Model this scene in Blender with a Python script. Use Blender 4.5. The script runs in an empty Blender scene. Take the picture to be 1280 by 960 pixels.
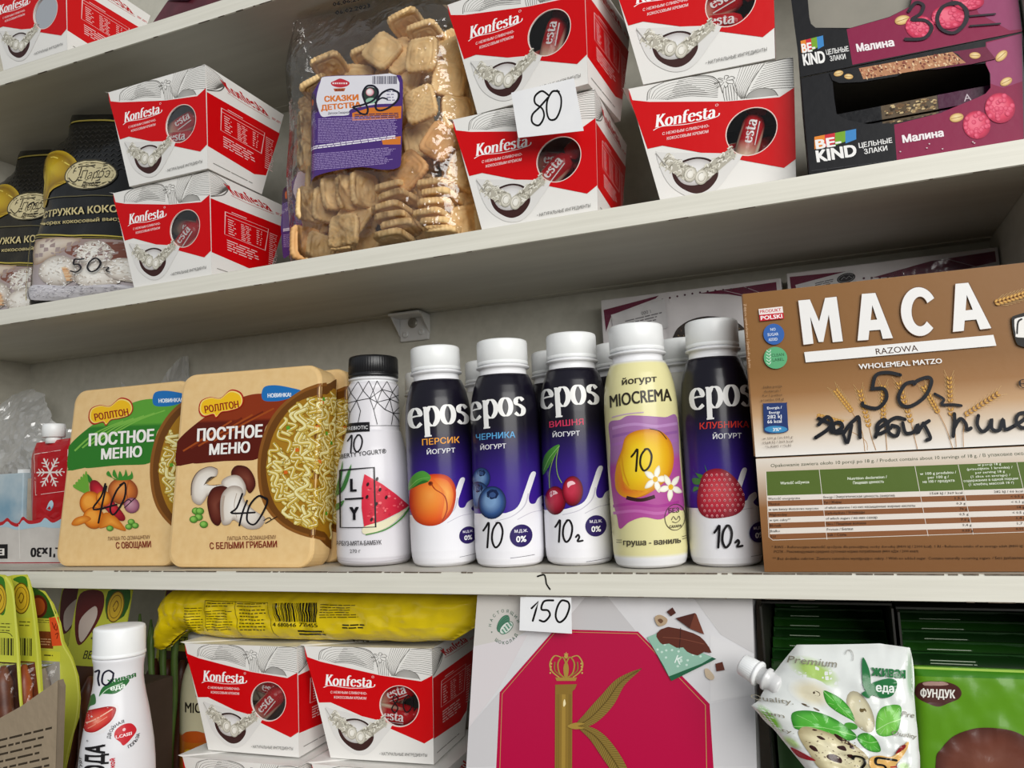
import bpy, bmesh, math, random
from mathutils import Vector, Matrix, noise
from mathutils.geometry import tessellate_polygon, delaunay_2d_cdt
random.seed(7)
SC = bpy.context.scene
COL = SC.collection
# ------------------------------------------------------------------ camera
cd = bpy.data.cameras.new('camera'); cam = bpy.data.objects.new('camera', cd); COL.objects.link(cam)
cd.sensor_width = 36; cd.lens = 990.875 / 1280 * 36; cd.clip_start = .01
yaw, pitch, roll = -.372933, .120471, -.0413504
f_ = Vector((math.sin(yaw)*math.cos(pitch), math.cos(yaw)*math.cos(pitch), math.sin(pitch)))
r_ = Vector((math.cos(yaw), -math.sin(yaw), 0)); u_ = r_.cross(f_)
R_ = r_*math.cos(roll) + u_*math.sin(roll); U_ = -r_*math.sin(roll) + u_*math.cos(roll)
cam.matrix_world = Matrix(((R_.x, U_.x, -f_.x, 0), (R_.y, U_.y, -f_.y, -.52), (R_.z, U_.z, -f_.z, .063357), (0, 0, 0, 1)))
SC.camera = cam
# ------------------------------------------------------------------ world and light
wd = bpy.data.worlds.new('world'); SC.world = wd; wd.use_nodes = True
wn = wd.node_tree.nodes; wl = wd.node_tree.links      # pale overcast sky above, darker street below the horizon
wt = wn.new('ShaderNodeTexCoord'); ws = wn.new('ShaderNodeSeparateXYZ'); wr = wn.new('ShaderNodeValToRGB')
wm = wn.new('ShaderNodeMapRange'); wm.inputs[1].default_value = -1; wm.inputs[2].default_value = 1
wl.new(wt.outputs['Generated'], ws.inputs[0]); wl.new(ws.outputs['Z'], wm.inputs[0]); wl.new(wm.outputs[0], wr.inputs[0]); wl.new(wr.outputs[0], wn['Background'].inputs[0])
wr.color_ramp.elements[0].position = .49; wr.color_ramp.elements[0].color = (.25, .24, .21, 1)
wr.color_ramp.elements[1].position = .60; wr.color_ramp.elements[1].color = (.88, .94, 1, 1)
wd.node_tree.nodes['Background'].inputs[1].default_value = .42
def area(name, loc, to, size, sy, power, col):
    l = bpy.data.lights.new(name, 'AREA'); l.shape = 'RECTANGLE'; l.size = size; l.size_y = sy; l.energy = power; l.color = col
    o = bpy.data.objects.new(name, l); COL.objects.link(o); o.location = loc
    o.rotation_euler = (Vector(to) - Vector(loc)).to_track_quat('-Z', 'Y').to_euler(); return o
area('shop_window_light', (1.5, -2.0, .9), (-.25, 0, .1), 2.2, 1.5, 76, (1, .985, .95))
SC.view_settings.view_transform = 'Standard'; SC.view_settings.look = 'None'
SC.view_settings.exposure = .0; SC.view_settings.gamma = 1
# ------------------------------------------------------------------ helpers
def lin(c):
    if isinstance(c, str):
        c = c.lstrip('#'); c = tuple(int(c[i:i+2], 16)/255 for i in (0, 2, 4))
    return tuple((x/12.92 if x <= .04045 else ((x+.055)/1.055)**2.4) for x in c[:3]) + (1,)
MAT = {}
def bsdf(m): return m.node_tree.nodes['Principled BSDF']
def printmat(rough=.45, coat=0, bump=0, bscale=60, key='carton'):
    k = 'print_' + key
    if k in MAT: return MAT[k]
    m = bpy.data.materials.new(k); m.use_nodes = True; b = bsdf(m); N = m.node_tree.nodes; L = m.node_tree.links
    a = N.new('ShaderNodeAttribute'); a.attribute_name = 'Col'; L.new(a.outputs['Color'], b.inputs['Base Color'])
    b.inputs['Roughness'].default_value = rough; b.inputs['Coat Weight'].default_value = coat; b.inputs['Coat Roughness'].default_value = .15; b.inputs['Specular IOR Level'].default_value = .22
    if bump:
        n = N.new('ShaderNodeTexNoise'); n.inputs['Scale'].default_value = bscale; n.inputs['Detail'].default_value = 3
        t = N.new('ShaderNodeTexCoord'); L.new(t.outputs['Object'], n.inputs['Vector'])
        u = N.new('ShaderNodeBump'); u.inputs['Strength'].default_value = bump; u.inputs['Distance'].default_value = .002
        L.new(n.outputs['Fac'], u.inputs['Height']); L.new(u.outputs['Normal'], b.inputs['Normal'])
    MAT[k] = m; return m
def backside(m, col):
    N = m.node_tree.nodes; L = m.node_tree.links; b = bsdf(m); src = b.inputs['Base Color'].links[0].from_socket
    g = N.new('ShaderNodeNewGeometry'); x = N.new('ShaderNodeMix'); x.data_type = 'RGBA'; L.new(g.outputs['Backfacing'], x.inputs[0]); L.new(src, x.inputs[6]); x.inputs[7].default_value = lin(col); L.new(x.outputs[2], b.inputs['Base Color'])
def plain(key, c1, c2=None, rough=.5, scale=40, bump=0, metal=0, stretch=(1, 1, 1), coat=0, detail=4, sss=0):
    if key in MAT: return MAT[key]
    m = bpy.data.materials.new(key); m.use_nodes = True; b = bsdf(m); N = m.node_tree.nodes; L = m.node_tree.links
    t = N.new('ShaderNodeTexCoord'); mp = N.new('ShaderNodeMapping'); mp.inputs['Scale'].default_value = stretch
    n = N.new('ShaderNodeTexNoise'); n.inputs['Scale'].default_value = scale; n.inputs['Detail'].default_value = detail
    L.new(t.outputs['Object'], mp.inputs[0]); L.new(mp.outputs[0], n.inputs['Vector'])
    r = N.new('ShaderNodeValToRGB'); r.color_ramp.elements[0].position = .3; r.color_ramp.elements[1].position = .7
    r.color_ramp.elements[0].color = lin(c1); r.color_ramp.elements[1].color = lin(c2 or c1)
    L.new(n.outputs['Fac'], r.inputs[0]); L.new(r.outputs[0], b.inputs['Base Color'])
    b.inputs['Roughness'].default_value = rough; b.inputs['Metallic'].default_value = metal; b.inputs['Coat Weight'].default_value = coat
    if bump:
        u = N.new('ShaderNodeBump'); u.inputs['Strength'].default_value = bump; u.inputs['Distance'].default_value = .001
        L.new(n.outputs['Fac'], u.inputs['Height']); L.new(u.outputs['Normal'], b.inputs['Normal'])
    MAT[key] = m; return m
def film(key, gloss=.12, tint=(1, 1, 1), rough=.12, scale=45, bump=.8, milk=0):
    if key in MAT: return MAT[key]
    m = bpy.data.materials.new(key); m.use_nodes = True; N = m.node_tree.nodes; L = m.node_tree.links
    N.remove(bsdf(m)); out = N['Material Output']
    tr = N.new('ShaderNodeBsdfTransparent'); tr.inputs[0].default_value = (*tint, 1)
    gl = N.new('ShaderNodeBsdfGlossy'); gl.inputs['Roughness'].default_value = rough
    t = N.new('ShaderNodeTexCoord'); n = N.new('ShaderNodeTexNoise'); n.inputs['Scale'].default_value = scale; n.inputs['Detail'].default_value = 3
    L.new(t.outputs['Object'], n.inputs['Vector'])
    u = N.new('ShaderNodeBump'); u.inputs['Strength'].default_value = bump; u.inputs['Distance'].default_value = .004
    L.new(n.outputs['Fac'], u.inputs['Height']); L.new(u.outputs['Normal'], gl.inputs['Normal'])
    fr = N.new('ShaderNodeFresnel'); fr.inputs['IOR'].default_value = 1.3 if key == 'window_film' else 1.45; L.new(u.outputs['Normal'], fr.inputs['Normal'])
    ad = N.new('ShaderNodeMath'); ad.operation = 'ADD'; ad.inputs[1].default_value = gloss; ad.use_clamp = True; L.new(fr.outputs[0], ad.inputs[0])
    mx = N.new('ShaderNodeMixShader'); L.new(ad.outputs[0], mx.inputs[0]); L.new(tr.outputs[0], mx.inputs[1]); L.new(gl.outputs[0], mx.inputs[2])
    last = mx
    if milk:
        df = N.new('ShaderNodeBsdfDiffuse'); df.inputs[0].default_value = (.8, .8, .8, 1)
        m2 = N.new('ShaderNodeMixShader'); m2.inputs[0].default_value = milk; L.new(mx.outputs[0], m2.inputs[1]); L.new(df.outputs[0], m2.inputs[2]); last = m2
    L.new(last.outputs[0], out.inputs[0]); MAT[key] = m; return m
def thing(name, label, cat, loc=(0, 0, 0), rz=0, group=None, rx=0, ry=0):
    o = bpy.data.objects.new(name, None); COL.objects.link(o); o.location = loc; o.rotation_euler = (rx, ry, rz)
    o['label'] = label; o['category'] = cat; o.empty_display_size = .02
    if group: o['group'] = group
    return o
def tag(o, label, cat, group=None, kind=None):
    if label: o['label'] = label
    if cat: o['category'] = cat
    if group: o['group'] = group
    if kind: o['kind'] = kind
    return o
def origin(o):
    v = Vector((0, 0, 0))
    while o: v += o.location; o = o.parent
    return v
def mesh(name, V, F, mat, parent=None, smooth=False, world=False, cols=None, loc=None):
    if world and parent is not None:
        w = origin(parent); V = [(v[0]-w.x, v[1]-w.y, v[2]-w.z) for v in V]
    me = bpy.data.meshes.new(name); me.from_pydata([tuple(v) for v in V], [], F); me.materials.append(mat)
    if cols:
        a = me.color_attributes.new('Col', 'FLOAT_COLOR', 'POINT')
        a.data.foreach_set('color', [x for c in cols for x in c])
    if smooth: me.polygons.foreach_set('use_smooth', [True]*len(me.polygons))
    o = bpy.data.objects.new(name, me); COL.objects.link(o)
    if parent: o.parent = parent
    if loc: o.location = loc
    return o
def copy_tree(o, parent=None):
    c = o.copy(); COL.objects.link(c); c.parent = parent
    for ch in list(o.children): copy_tree(ch, c)
    return c
def boxvf(x0, x1, y0, y1, z0, z1, bev=0):
    if not bev:
        V = [(x, y, z) for z in (z0, z1) for y in (y0, y1) for x in (x0, x1)]
        return V, [(0, 2, 3, 1), (4, 5, 7, 6), (0, 1, 5, 4), (2, 6, 7, 3), (0, 4, 6, 2), (1, 3, 7, 5)]
    bm = bmesh.new(); bmesh.ops.create_cube(bm, size=1)
    for v in bm.verts: v.co = Vector(((x0+x1)/2+v.co.x*(x1-x0), (y0+y1)/2+v.co.y*(y1-y0), (z0+z1)/2+v.co.z*(z1-z0)))
    bmesh.ops.bevel(bm, geom=bm.edges[:], offset=bev, segments=2, affect='EDGES', profile=.5)
    V = [v.co.copy() for v in bm.verts]; F = [[v.index for v in f.verts] for f in bm.faces]; bm.free(); return V, F
def box(name, x0, x1, y0, y1, z0, z1, mat, parent=None, bev=0, world=True):
    V, F = boxvf(x0, x1, y0, y1, z0, z1, bev); return mesh(name, V, F, mat, parent, world=world)
def lathe(name, prof, mat, parent, n=48, colfn=None, ribs=0, amp=0, ribz=None):
    V = []; C = []; F = []
    m = ribs*4 if ribs else n
    for r, z in prof:
        for i in range(m):
            a = 2*math.pi*i/m; rr = r
            if ribs and ribz and ribz[0] < z < ribz[1]: rr = r + (amp if (i % 4) in (0, 1) else 0)
            V.append((rr*math.sin(a), -rr*math.cos(a), z))
            if colfn: C.append(colfn(z))
    for k in range(len(prof)-1):
        for i in range(m):
            j = (i+1) % m; F.append((k*m+i, k*m+j, (k+1)*m+j, (k+1)*m+i))
    V.append((0, 0, prof[0][1])); V.append((0, 0, prof[-1][1]))
    if colfn: C += [colfn(prof[0][1]), colfn(prof[-1][1])]
    b = len(V)-2; t = b+1; k = (len(prof)-1)*m
    for i in range(m):
        j = (i+1) % m; F.append((b, j, i)); F.append((t, k+i, k+j))
    return mesh(name, V, F, mat, parent, smooth=True, cols=C or None)
def cr(pts, n=6, closed=False):
    if len(pts) < 3: return list(pts)
    P = list(pts); out = []
    N = len(P); seg = N if closed else N-1
    for i in range(seg):
        if closed: a, b, c, d = P[(i-1) % N], P[i], P[(i+1) % N], P[(i+2) % N]
        else: a, b, c, d = P[max(i-1, 0)], P[i], P[i+1], P[min(i+2, N-1)]
        for k in range(n):
            t = k/n
            out.append(tuple(.5*((2*b[q])+(-a[q]+c[q])*t+(2*a[q]-5*b[q]+4*c[q]-d[q])*t*t+(-a[q]+3*b[q]-3*c[q]+d[q])*t**3) for q in range(len(b))))
    if not closed: out.append(tuple(P[-1]))
    return out
def ellp(cx, cy, rx, ry, n=28, rot=0, a0=0, a1=360):
    o = []; k = n if a1-a0 >= 360 else n+1
    for i in range(k):
        a = math.radians(a0+(a1-a0)*i/n); x = rx*math.cos(a); y = ry*math.sin(a); r = math.radians(rot)
        o.append((cx+x*math.cos(r)-y*math.sin(r), cy+x*math.sin(r)+y*math.cos(r)))
    return o
def solve(A, b):
    n = len(b); M = [list(map(float, r))+[float(v)] for r, v in zip(A, b)]
    for i in range(n):
        p = max(range(i, n), key=lambda k: abs(M[k][i])); M[i], M[p] = M[p], M[i]
        for k in range(n):
            if k != i:
                f = M[k][i]/M[i][i]
                for j in range(i, n+1): M[k][j] -= f*M[i][j]
    return [M[i][n]/M[i][i] for i in range(n)]
class Sheet:
    """a printed face: art drawn in its own 2-D units, corner order TL, TR, BL, BR, laid on four 3-D corners"""
    def __init__(s, px4, c3, bulge=None):
        uv = [(0, 1), (1, 1), (0, 0), (1, 0)]; A = []; b = []
        for (x, y), (u, v) in zip(px4, uv):
            A.append([x, y, 1, 0, 0, 0, -u*x, -u*y]); b.append(u); A.append([0, 0, 0, x, y, 1, -v*x, -v*y]); b.append(v)
        s.h = solve(A, b); s.c = [Vector(c) for c in c3]; s.b = bulge
        s.n = (s.c[3]-s.c[2]).cross(s.c[0]-s.c[2]).normalized()
    def uv(s, x, y):
        h = s.h; w = h[6]*x+h[7]*y+1; return (h[0]*x+h[1]*y+h[2])/w, (h[3]*x+h[4]*y+h[5])/w
    def __call__(s, x, y, h=0):
        u, v = s.uv(x, y); c = s.c
        p = c[2]*(1-u)*(1-v)+c[3]*u*(1-v)+c[0]*(1-u)*v+c[1]*u*v
        return p+s.n*(h+(s.b(x, y) if s.b else 0))
def dist_in(poly, x, y):
    d = 1e9; inside = False; n = len(poly)
    for i in range(n):
        x0, y0 = poly[i]; x1, y1 = poly[(i+1) % n]; dx, dy = x1-x0, y1-y0
        t = max(0, min(1, ((x-x0)*dx+(y-y0)*dy)/(dx*dx+dy*dy+1e-12)))
        d = min(d, math.hypot(x-x0-t*dx, y-y0-t*dy))
        if (y0 > y) != (y1 > y) and x < (x1-x0)*(y-y0)/(y1-y0)+x0: inside = not inside
    return d if inside else -d
def puff(poly, rim, height, wr=0, ws=.02, seed=0, flat=0):
    def f(x, y):
        d = dist_in(poly, x, y)
        t = max(0, min(1, (d-flat)/rim)); w = 0
        if wr: w = wr*(noise.noise(Vector((x*ws, y*ws, seed)))+.5*noise.noise(Vector((x*ws*2.3, y*ws*2.3, seed+5))))*min(1, .35+t)
        return height*math.sqrt(t*(2-t))+w
    return f
def gridded(b, st):
    memo = {}
    def at(i, j):
        if (i, j) not in memo: memo[(i, j)] = b(i*st, j*st)
        return memo[(i, j)]
    def f(x, y):
        u, v = x/st, y/st; i, j = math.floor(u), math.floor(v); u -= i; v -= j
        return at(i, j)*(1-u)*(1-v)+at(i+1, j)*u*(1-v)+at(i, j+1)*(1-u)*v+at(i+1, j+1)*u*v
    return f
GL = {}
def outline(t, res):
    c = bpy.data.curves.new('txt', 'FONT'); c.body = t; c.resolution_u = res; c.fill_mode = 'NONE'
    o = bpy.data.objects.new('txt', c); me = o.to_mesh(); V = [v.co.to_2d() for v in me.vertices] if me else []; E = [tuple(e.vertices) for e in me.edges] if me else []
    o.to_mesh_clear(); bpy.data.objects.remove(o); bpy.data.curves.remove(c); return V, E
def glyph(ch, res):
    if (ch, res) in GL: return GL[(ch, res)]
    if 'HH' not in GL: GL['HH'] = max(v.x for v in outline('HH', 1)[0])
    adv = max(v.x for v in outline('H'+ch+'H', 1)[0])-GL['HH']; V, E = outline(ch, res); T = []
    if V:
        R = delaunay_2d_cdt(V, E, [], 1, 1e-6)
        for f in R[2]:
            cx = sum(R[0][k].x for k in f)/3; cy = sum(R[0][k].y for k in f)/3; w = 0
            for a, b in E:
                p, q = V[a], V[b]
                if (p.y > cy) != (q.y > cy) and cx < (q.x-p.x)*(cy-p.y)/(q.y-p.y)+p.x: w += 1 if q.y > p.y else -1
            if w: T.append(tuple(f))
        V = R[0]
    GL[(ch, res)] = (V, T, adv); return GL[(ch, res)]
def layout(t, res, sp=1):
    P, F, x = [], [], 0
    for ch in t:
        V, T, adv = glyph(ch, res); b = len(P); P += [Vector((v.x+x, v.y)) for v in V]; F += [tuple(b+k for k in f) for f in T]; x += adv*sp
    return P, F
class Art:
    def __init__(s): s.v = []; s.c = []; s.f = []; s.l = 0
    def _add(s, pts, cols, faces, lay=True, rise=0):
        if lay: s.l += 1
        b = len(s.v); n = len(pts); s.v += [(p[0], p[1], s.l+rise*(i//2*2)/n) for i, p in enumerate(pts)]; s.c += cols; s.f += [tuple(b+i for i in f) for f in faces]
    def poly(s, pts, col, holes=()):
        loops = [[Vector((p[0], p[1], 0)) for p in pts]]+[[Vector((p[0], p[1], 0)) for p in h] for h in holes]
        flat = [p for l in loops for p in l]
        F = tessellate_polygon(loops)
        c = [lin(col(p.x, p.y)) if callable(col) else None for p in flat] if callable(col) else [lin(col)]*len(flat)
        s._add([(p.x, p.y) for p in flat], c, F)
    def rect(s, x0, y0, x1, y1, col): s.poly([(x0, y0), (x1, y0), (x1, y1), (x0, y1)], col)
    def ell(s, cx, cy, rx, ry, col, rot=0, n=28): s.poly(ellp(cx, cy, rx, ry, n, rot), col)
    def smooth(s, pts, col, n=5, holes=()): s.poly(cr(pts, n, True), col, holes)
    def blob(s, outline, c, stops):
        """radial shading of a printed picture: outline shrunk towards c, colours per ring"""
        P = []; C = []; F = []; n = len(outline)
        for t, col in stops:
            P += [(c[0]+(p[0]-c[0])*t, c[1]+(p[1]-c[1])*t) for p in outline]; C += [lin(col)]*n
        for k in range(len(stops)-1):
            for i in range(n):
                j = (i+1) % n; F.append((k*n+i, k*n+j, (k+1)*n+j, (k+1)*n+i))
        s._add(P, C, F)
    def ball(s, cx, cy, rx, ry, c0, c1, c2, hx=-.3, hy=-.3, rot=0, n=24):
        s.blob(ellp(cx, cy, rx, ry, n, rot), (cx+hx*rx, cy+hy*ry), [(0, c0), (.35, c0), (.75, c1), (1, c2)])
    def st(s, pts, w, col, sm=True, nib=None, taper=0, n=5, cap=True):
        P = cr(pts, n) if sm and len(pts) > 2 else list(pts)
        if len(P) < 2: return
        V = []; m = len(P)
        for i in range(m):
            a = P[max(i-1, 0)]; b = P[min(i+1, m-1)]; dx, dy = b[0]-a[0], b[1]-a[1]; L = math.hypot(dx, dy) or 1
            ww = w if nib is None else nib+(w-nib)*(abs(dy)/L)**1.3
            if taper: ww *= 1-taper*abs(2*i/(m-1)-1)**2 if taper < 2 else (1-i/(m-1)*.9)
            nx, ny = -dy/L*ww/2, dx/L*ww/2
            V += [(P[i][0]+nx, P[i][1]+ny), (P[i][0]-nx, P[i][1]-ny)]
        s._add(V, [lin(col)]*len(V), [(2*i, 2*i+1, 2*i+3, 2*i+2) for i in range(m-1)], rise=.85)
        if cap and nib is None and not taper:
            for p in (P[0], P[-1]):
                e = ellp(p[0], p[1], w/2, w/2, 8); s._add(e, [lin(col)]*8, [tuple(range(8))], False)
    def fam(s, A, B, n, w, col):
        for i in range(n):
            t = i/(n-1); s.st([(a[0]*(1-t)+b[0]*t, a[1]*(1-t)+b[1]*t) for a, b in zip(A, B)], w, col, cap=False)
    def text(s, t, x, y, h, col, w=None, al='c', bold=0, rot=0, sx=1, shear=0, sp=1):
        V, F = layout(t, 4 if h > 40 else 3 if h > 24 else 2 if h > 12 else 1, sp)
        if not V: return
        x0 = min(v.x for v in V); x1 = max(v.x for v in V); k = h/.72; b = bold*.8
        if bold: w = w-2*b*k if w else None
        if w: sx = w/((x1-x0)*k)
        off = {'l': x0, 'c': (x0+x1)/2, 'r': x1}[al]; r = math.radians(rot); P = []
        for v in V:
            dx = (v.x-off)*k*sx+shear*v.y*k; dy = v.y*k
            P.append((x+dx*math.cos(r)-dy*math.sin(r), y-(dx*math.sin(r)+dy*math.cos(r))))
        if not bold: s._add(P, [lin(col)]*len(P), F); return
        for ox, oy in ((-b*k, -b*k*.45), (b*k, b*k*.45), (-b*k, b*k*.45), (b*k, -b*k*.45), (0, 0)): s._add([(p[0]+ox, p[1]+oy) for p in P], [lin(col)]*len(P), F)
    def lines(s, x0, y0, x1, y1, n, col, th=.45, rot=0, wmin=8, wmax=34, seed=1, ragged=.25):
        """fine print too small to read: one broken stroke per word"""
        rn = random.Random(seed); r = math.tan(math.radians(rot)); s.l += 1
        for i in range(n):
            y = y0+(y1-y0)*(i+.5)/n; hh = (y1-y0)/n*th/2; x = x0; end = x1-(x1-x0)*ragged*rn.random()
            while x < end:
                w = rn.uniform(wmin, wmax); e = min(x+w, end); ya = y-(x-x0)*r; yb = y-(e-x0)*r
                s._add([(x, ya-hh), (e, yb-hh), (e, yb+hh), (x, ya+hh)], [lin(col)]*4, [(0, 1, 2, 3)], False); x = e+(y1-y0)/n*.35
    def serif(s, word, x, y, h, w, col, T=.15, t=.05, rot=0):
        adv = sum(SER[ch][0] for ch in word); kx = w/adv; r = math.radians(rot); cx = 0
        def tr(p): 
            dx = (cx+p[0])*kx; dy = p[1]*h; return (x+dx*math.cos(r)-dy*math.sin(r), y-(dx*math.sin(r)+dy*math.cos(r)))
        for ch in word:
            a, ss = SER[ch]
            for sm, pts in ss:
                if sm == 's': s.st([tr(p) for p in pts], t*h*1.1, col, False, cap=False)
                elif sm == 'd': s.st([tr(p) for p in pts], T*h*.9, col, False, cap=False)
                else: s.st([tr(p) for p in pts], T*h, col, sm == 'c', nib=t*h, n=6)
            cx += a
    def hand(s, word, x, y, h, col, w, adv=.62, rot=0, cw=.5):
        r = math.radians(rot); cx = 0
        for ch in word:
            for pts in HND[ch]:
                s.st([(x+(cx+p[0]*cw)*h*math.cos(r)-p[1]*h*math.sin(r), y-((cx+p[0]*cw)*h*math.sin(r)+p[1]*h*math.cos(r))) for p in pts], w, col)
            cx += adv*(.55 if ch == '1' else 1)
    def bars(s, x0, y0, x1, y1, col, n=30, seed=3):
        rn = random.Random(seed); x = x0; s.l += 1; u = (x1-x0)/(n*2.6)
        while x < x1:
            w = u*rn.choice((1, 1, 2, 3)); s._add([(x, y0), (x+w, y0), (x+w, y1), (x, y1)], [lin(col)]*4, [(0, 1, 2, 3)], False); x += w+u*rn.choice((1, 1, 2))
    def build(s, name, fn, mat, parent, step=0, world=True, clip=None, h0=1.2e-4, dl=3.5e-6, smooth=False):
        bm = bmesh.new(); cl = bm.verts.layers.float_color.new('Col')
        vs = []
        for p, c in zip(s.v, s.c):
            v = bm.verts.new(p); v[cl] = c; vs.append(v)
        for f in s.f:
            q = []
            for i in f:
                if not q or q[-1] is not vs[i]: q.append(vs[i])
            if len(set(q)) >= 3 and len(set(q)) == len(q):
                try: bm.faces.new(q)
                except ValueError: pass
        if clip:
            for ax, val, sg in ((0, clip[0], -1), (1, clip[1], -1), (0, clip[2], 1), (1, clip[3], 1)):
                if val is None: continue
                co = [0, 0, 0]; no = [0, 0, 0]; co[ax] = val; no[ax] = sg
                bmesh.ops.bisect_plane(bm, geom=bm.verts[:]+bm.edges[:]+bm.faces[:], plane_co=co, plane_no=no, clear_outer=True)
        if step:
            for ax in (0, 1):
                st = step if not isinstance(step, tuple) else step[ax]
                if not st: continue
                lo = min(v.co[ax] for v in bm.verts); hi = max(v.co[ax] for v in bm.verts); k = math.floor(lo/st)+1
                while k*st < hi:
                    P = k*st; fs = [f for f in bm.faces if min(v.co[ax] for v in f.verts) < P-.01*st and max(v.co[ax] for v in f.verts) > P+.01*st and f.calc_area() > st*st*.12]
                    if fs:
                        g = set(fs)
                        for f in fs: g.update(f.verts); g.update(f.edges)
                        co = [0, 0, 0]; no = [0, 0, 0]; co[ax] = P; no[ax] = 1
                        bmesh.ops.bisect_plane(bm, geom=list(g), plane_co=co, plane_no=no)
                    k += 1
        bm.verts.index_update()
        V = [fn(v.co.x, v.co.y, h0+dl*v.co.z) for v in bm.verts]; C = [tuple(v[cl]) for v in bm.verts]
        F = [[v.index for v in f.verts] for f in bm.faces]; bm.free()
        return mesh(name, V, F, mat, parent, smooth=smooth, world=world, cols=C)
def slab(name, outline, sheet, th, mat, parent, holes=(), step=0, world=True, back=True, smooth=False, backb=None):
    """solid with the given outline: front on the sheet, flat back th behind"""
    a = Art(); a.poly(outline, '#ffffff', holes)
    bm = bmesh.new()
    vs = [bm.verts.new((p[0], p[1], 0)) for p in a.v]
    for f in a.f:
        try: bm.faces.new([vs[i] for i in f])
        except ValueError: pass
    if step:
        for ax in (0, 1):
            lo = min(v.co[ax] for v in bm.verts); hi = max(v.co[ax] for v in bm.verts); k = math.floor(lo/step)+1
            while k*step < hi:
                co = [0, 0, 0]; no = [0, 0, 0]; co[ax] = k*step; no[ax] = 1
                bmesh.ops.bisect_plane(bm, geom=bm.verts[:]+bm.edges[:]+bm.faces[:], plane_co=co, plane_no=no); k += 1
    bm.verts.index_update(); N = len(bm.verts)
    V = [sheet(v.co.x, v.co.y, 0) for v in bm.verts]; F = [[v.index for v in f.verts] for f in bm.faces]
    if back:
        keep = sheet.b; 
        if keep and backb is not None: sheet.b = lambda x, y: -backb*keep(x, y)
        elif keep: sheet.b = None
        V += [sheet(v.co.x, v.co.y, -th) for v in bm.verts]; sheet.b = keep
        F += [[i+N for i in reversed(f)] for f in F[:]]
        for e in bm.edges:
            if len(e.link_faces) == 1: i, j = e.verts[0].index, e.verts[1].index; F.append([i, j, j+N, i+N])
    bm.free(); return mesh(name, V, F, mat, parent, world=world, smooth=smooth)
# skeletons of lettering: l straight, c curved, s serif, d heavy diagonal
SER = {
 'K': (.70, [('l', [(.15, 0), (.15, 1)]), ('l', [(.18, .42), (.55, 1)]), ('d', [(.30, .58), (.62, 0)]), ('s', [(.03, .02), (.28, .02)]), ('s', [(.03, .98), (.28, .98)]), ('s', [(.42, .98), (.66, .98)]), ('s', [(.5, .02), (.74, .02)])]),
 'o': (.56, [('c', ellp(.27, .33, .2, .31, 16, 0, 90, 449.5))]),
 'n': (.64, [('l', [(.14, 0), (.14, .64)]), ('c', [(.14, .46), (.24, .6), (.38, .62), (.48, .5), (.48, .3), (.48, 0)]), ('s', [(.04, .02), (.25, .02)]), ('s', [(.38, .02), (.6, .02)]), ('s', [(.03, .62), (.14, .62)])]),
 'f': (.40, [('c', [(.15, 0), (.15, .4), (.16, .78), (.26, .97), (.42, .94)]), ('s', [(.02, .62), (.36, .62)]), ('s', [(.03, .02), (.3, .02)])]),
 'e': (.53, [('c', [(.07, .36), (.25, .38), (.44, .4), (.40, .56), (.26, .64), (.12, .54), (.07, .33), (.13, .1), (.29, .01), (.47, .12)])]),
 's': (.46, [('c', [(.38, .52), (.26, .63), (.12, .56), (.12, .42), (.26, .34), (.37, .22), (.34, .06), (.2, 0), (.06, .1)])]),
 't': (.40, [('c', [(.17, .84), (.17, .5), (.17, .15), (.24, .01), (.38, .08)]), ('s', [(.03, .61), (.36, .61)])]),
 'a': (.56, [('c', [(.08, .52), (.2, .63), (.34, .6), (.4, .45), (.4, .2), (.42, .03), (.52, .04)]), ('c', [(.4, .38), (.22, .34), (.09, .22), (.1, .06), (.22, 0), (.34, .06), (.4, .2)])]),
 'p': (.62, [('l', [(.14, -.34), (.14, .64)]), ('c', [(.14, .46), (.26, .62), (.42, .6), (.52, .42), (.51, .18), (.38, .01), (.24, .03), (.14, .14)]), ('s', [(.03, -.33), (.28, -.33)]), ('s', [(.03, .63), (.14, .63)])]),
}
HND = {
 '0': [[(.5, 1), (.16, .72), (.08, .3), (.35, 0), (.75, .2), (.92, .65), (.7, .97), (.42, .98)]],
 '1': [[(.05, .68), (.25, .82), (.5, 1), (.45, .5), (.38, 0)]],
 '3': [[(.1, .82), (.45, 1), (.75, .82), (.4, .55), (.8, .35), (.6, .02), (.1, .08)]],
 '4': [[(.4, 1), (.2, .65), (.08, .42), (.8, .5)], [(.78, .95), (.6, .5), (.5, 0)]],
 '5': [[(.95, 1), (.6, .97), (.35, .96), (.28, .6), (.6, .6), (.8, .3), (.5, 0), (.08, .1)]],
 '8': [[(.75, .85), (.45, 1), (.25, .78), (.45, .52), (.68, .25), (.4, 0), (.12, .2), (.35, .48), (.7, .75), (.6, .98)]],
 'г': [[(.0, .22), (.2, .32), (.3, .2), (.15, .03), (.6, .05)]],
}
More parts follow.
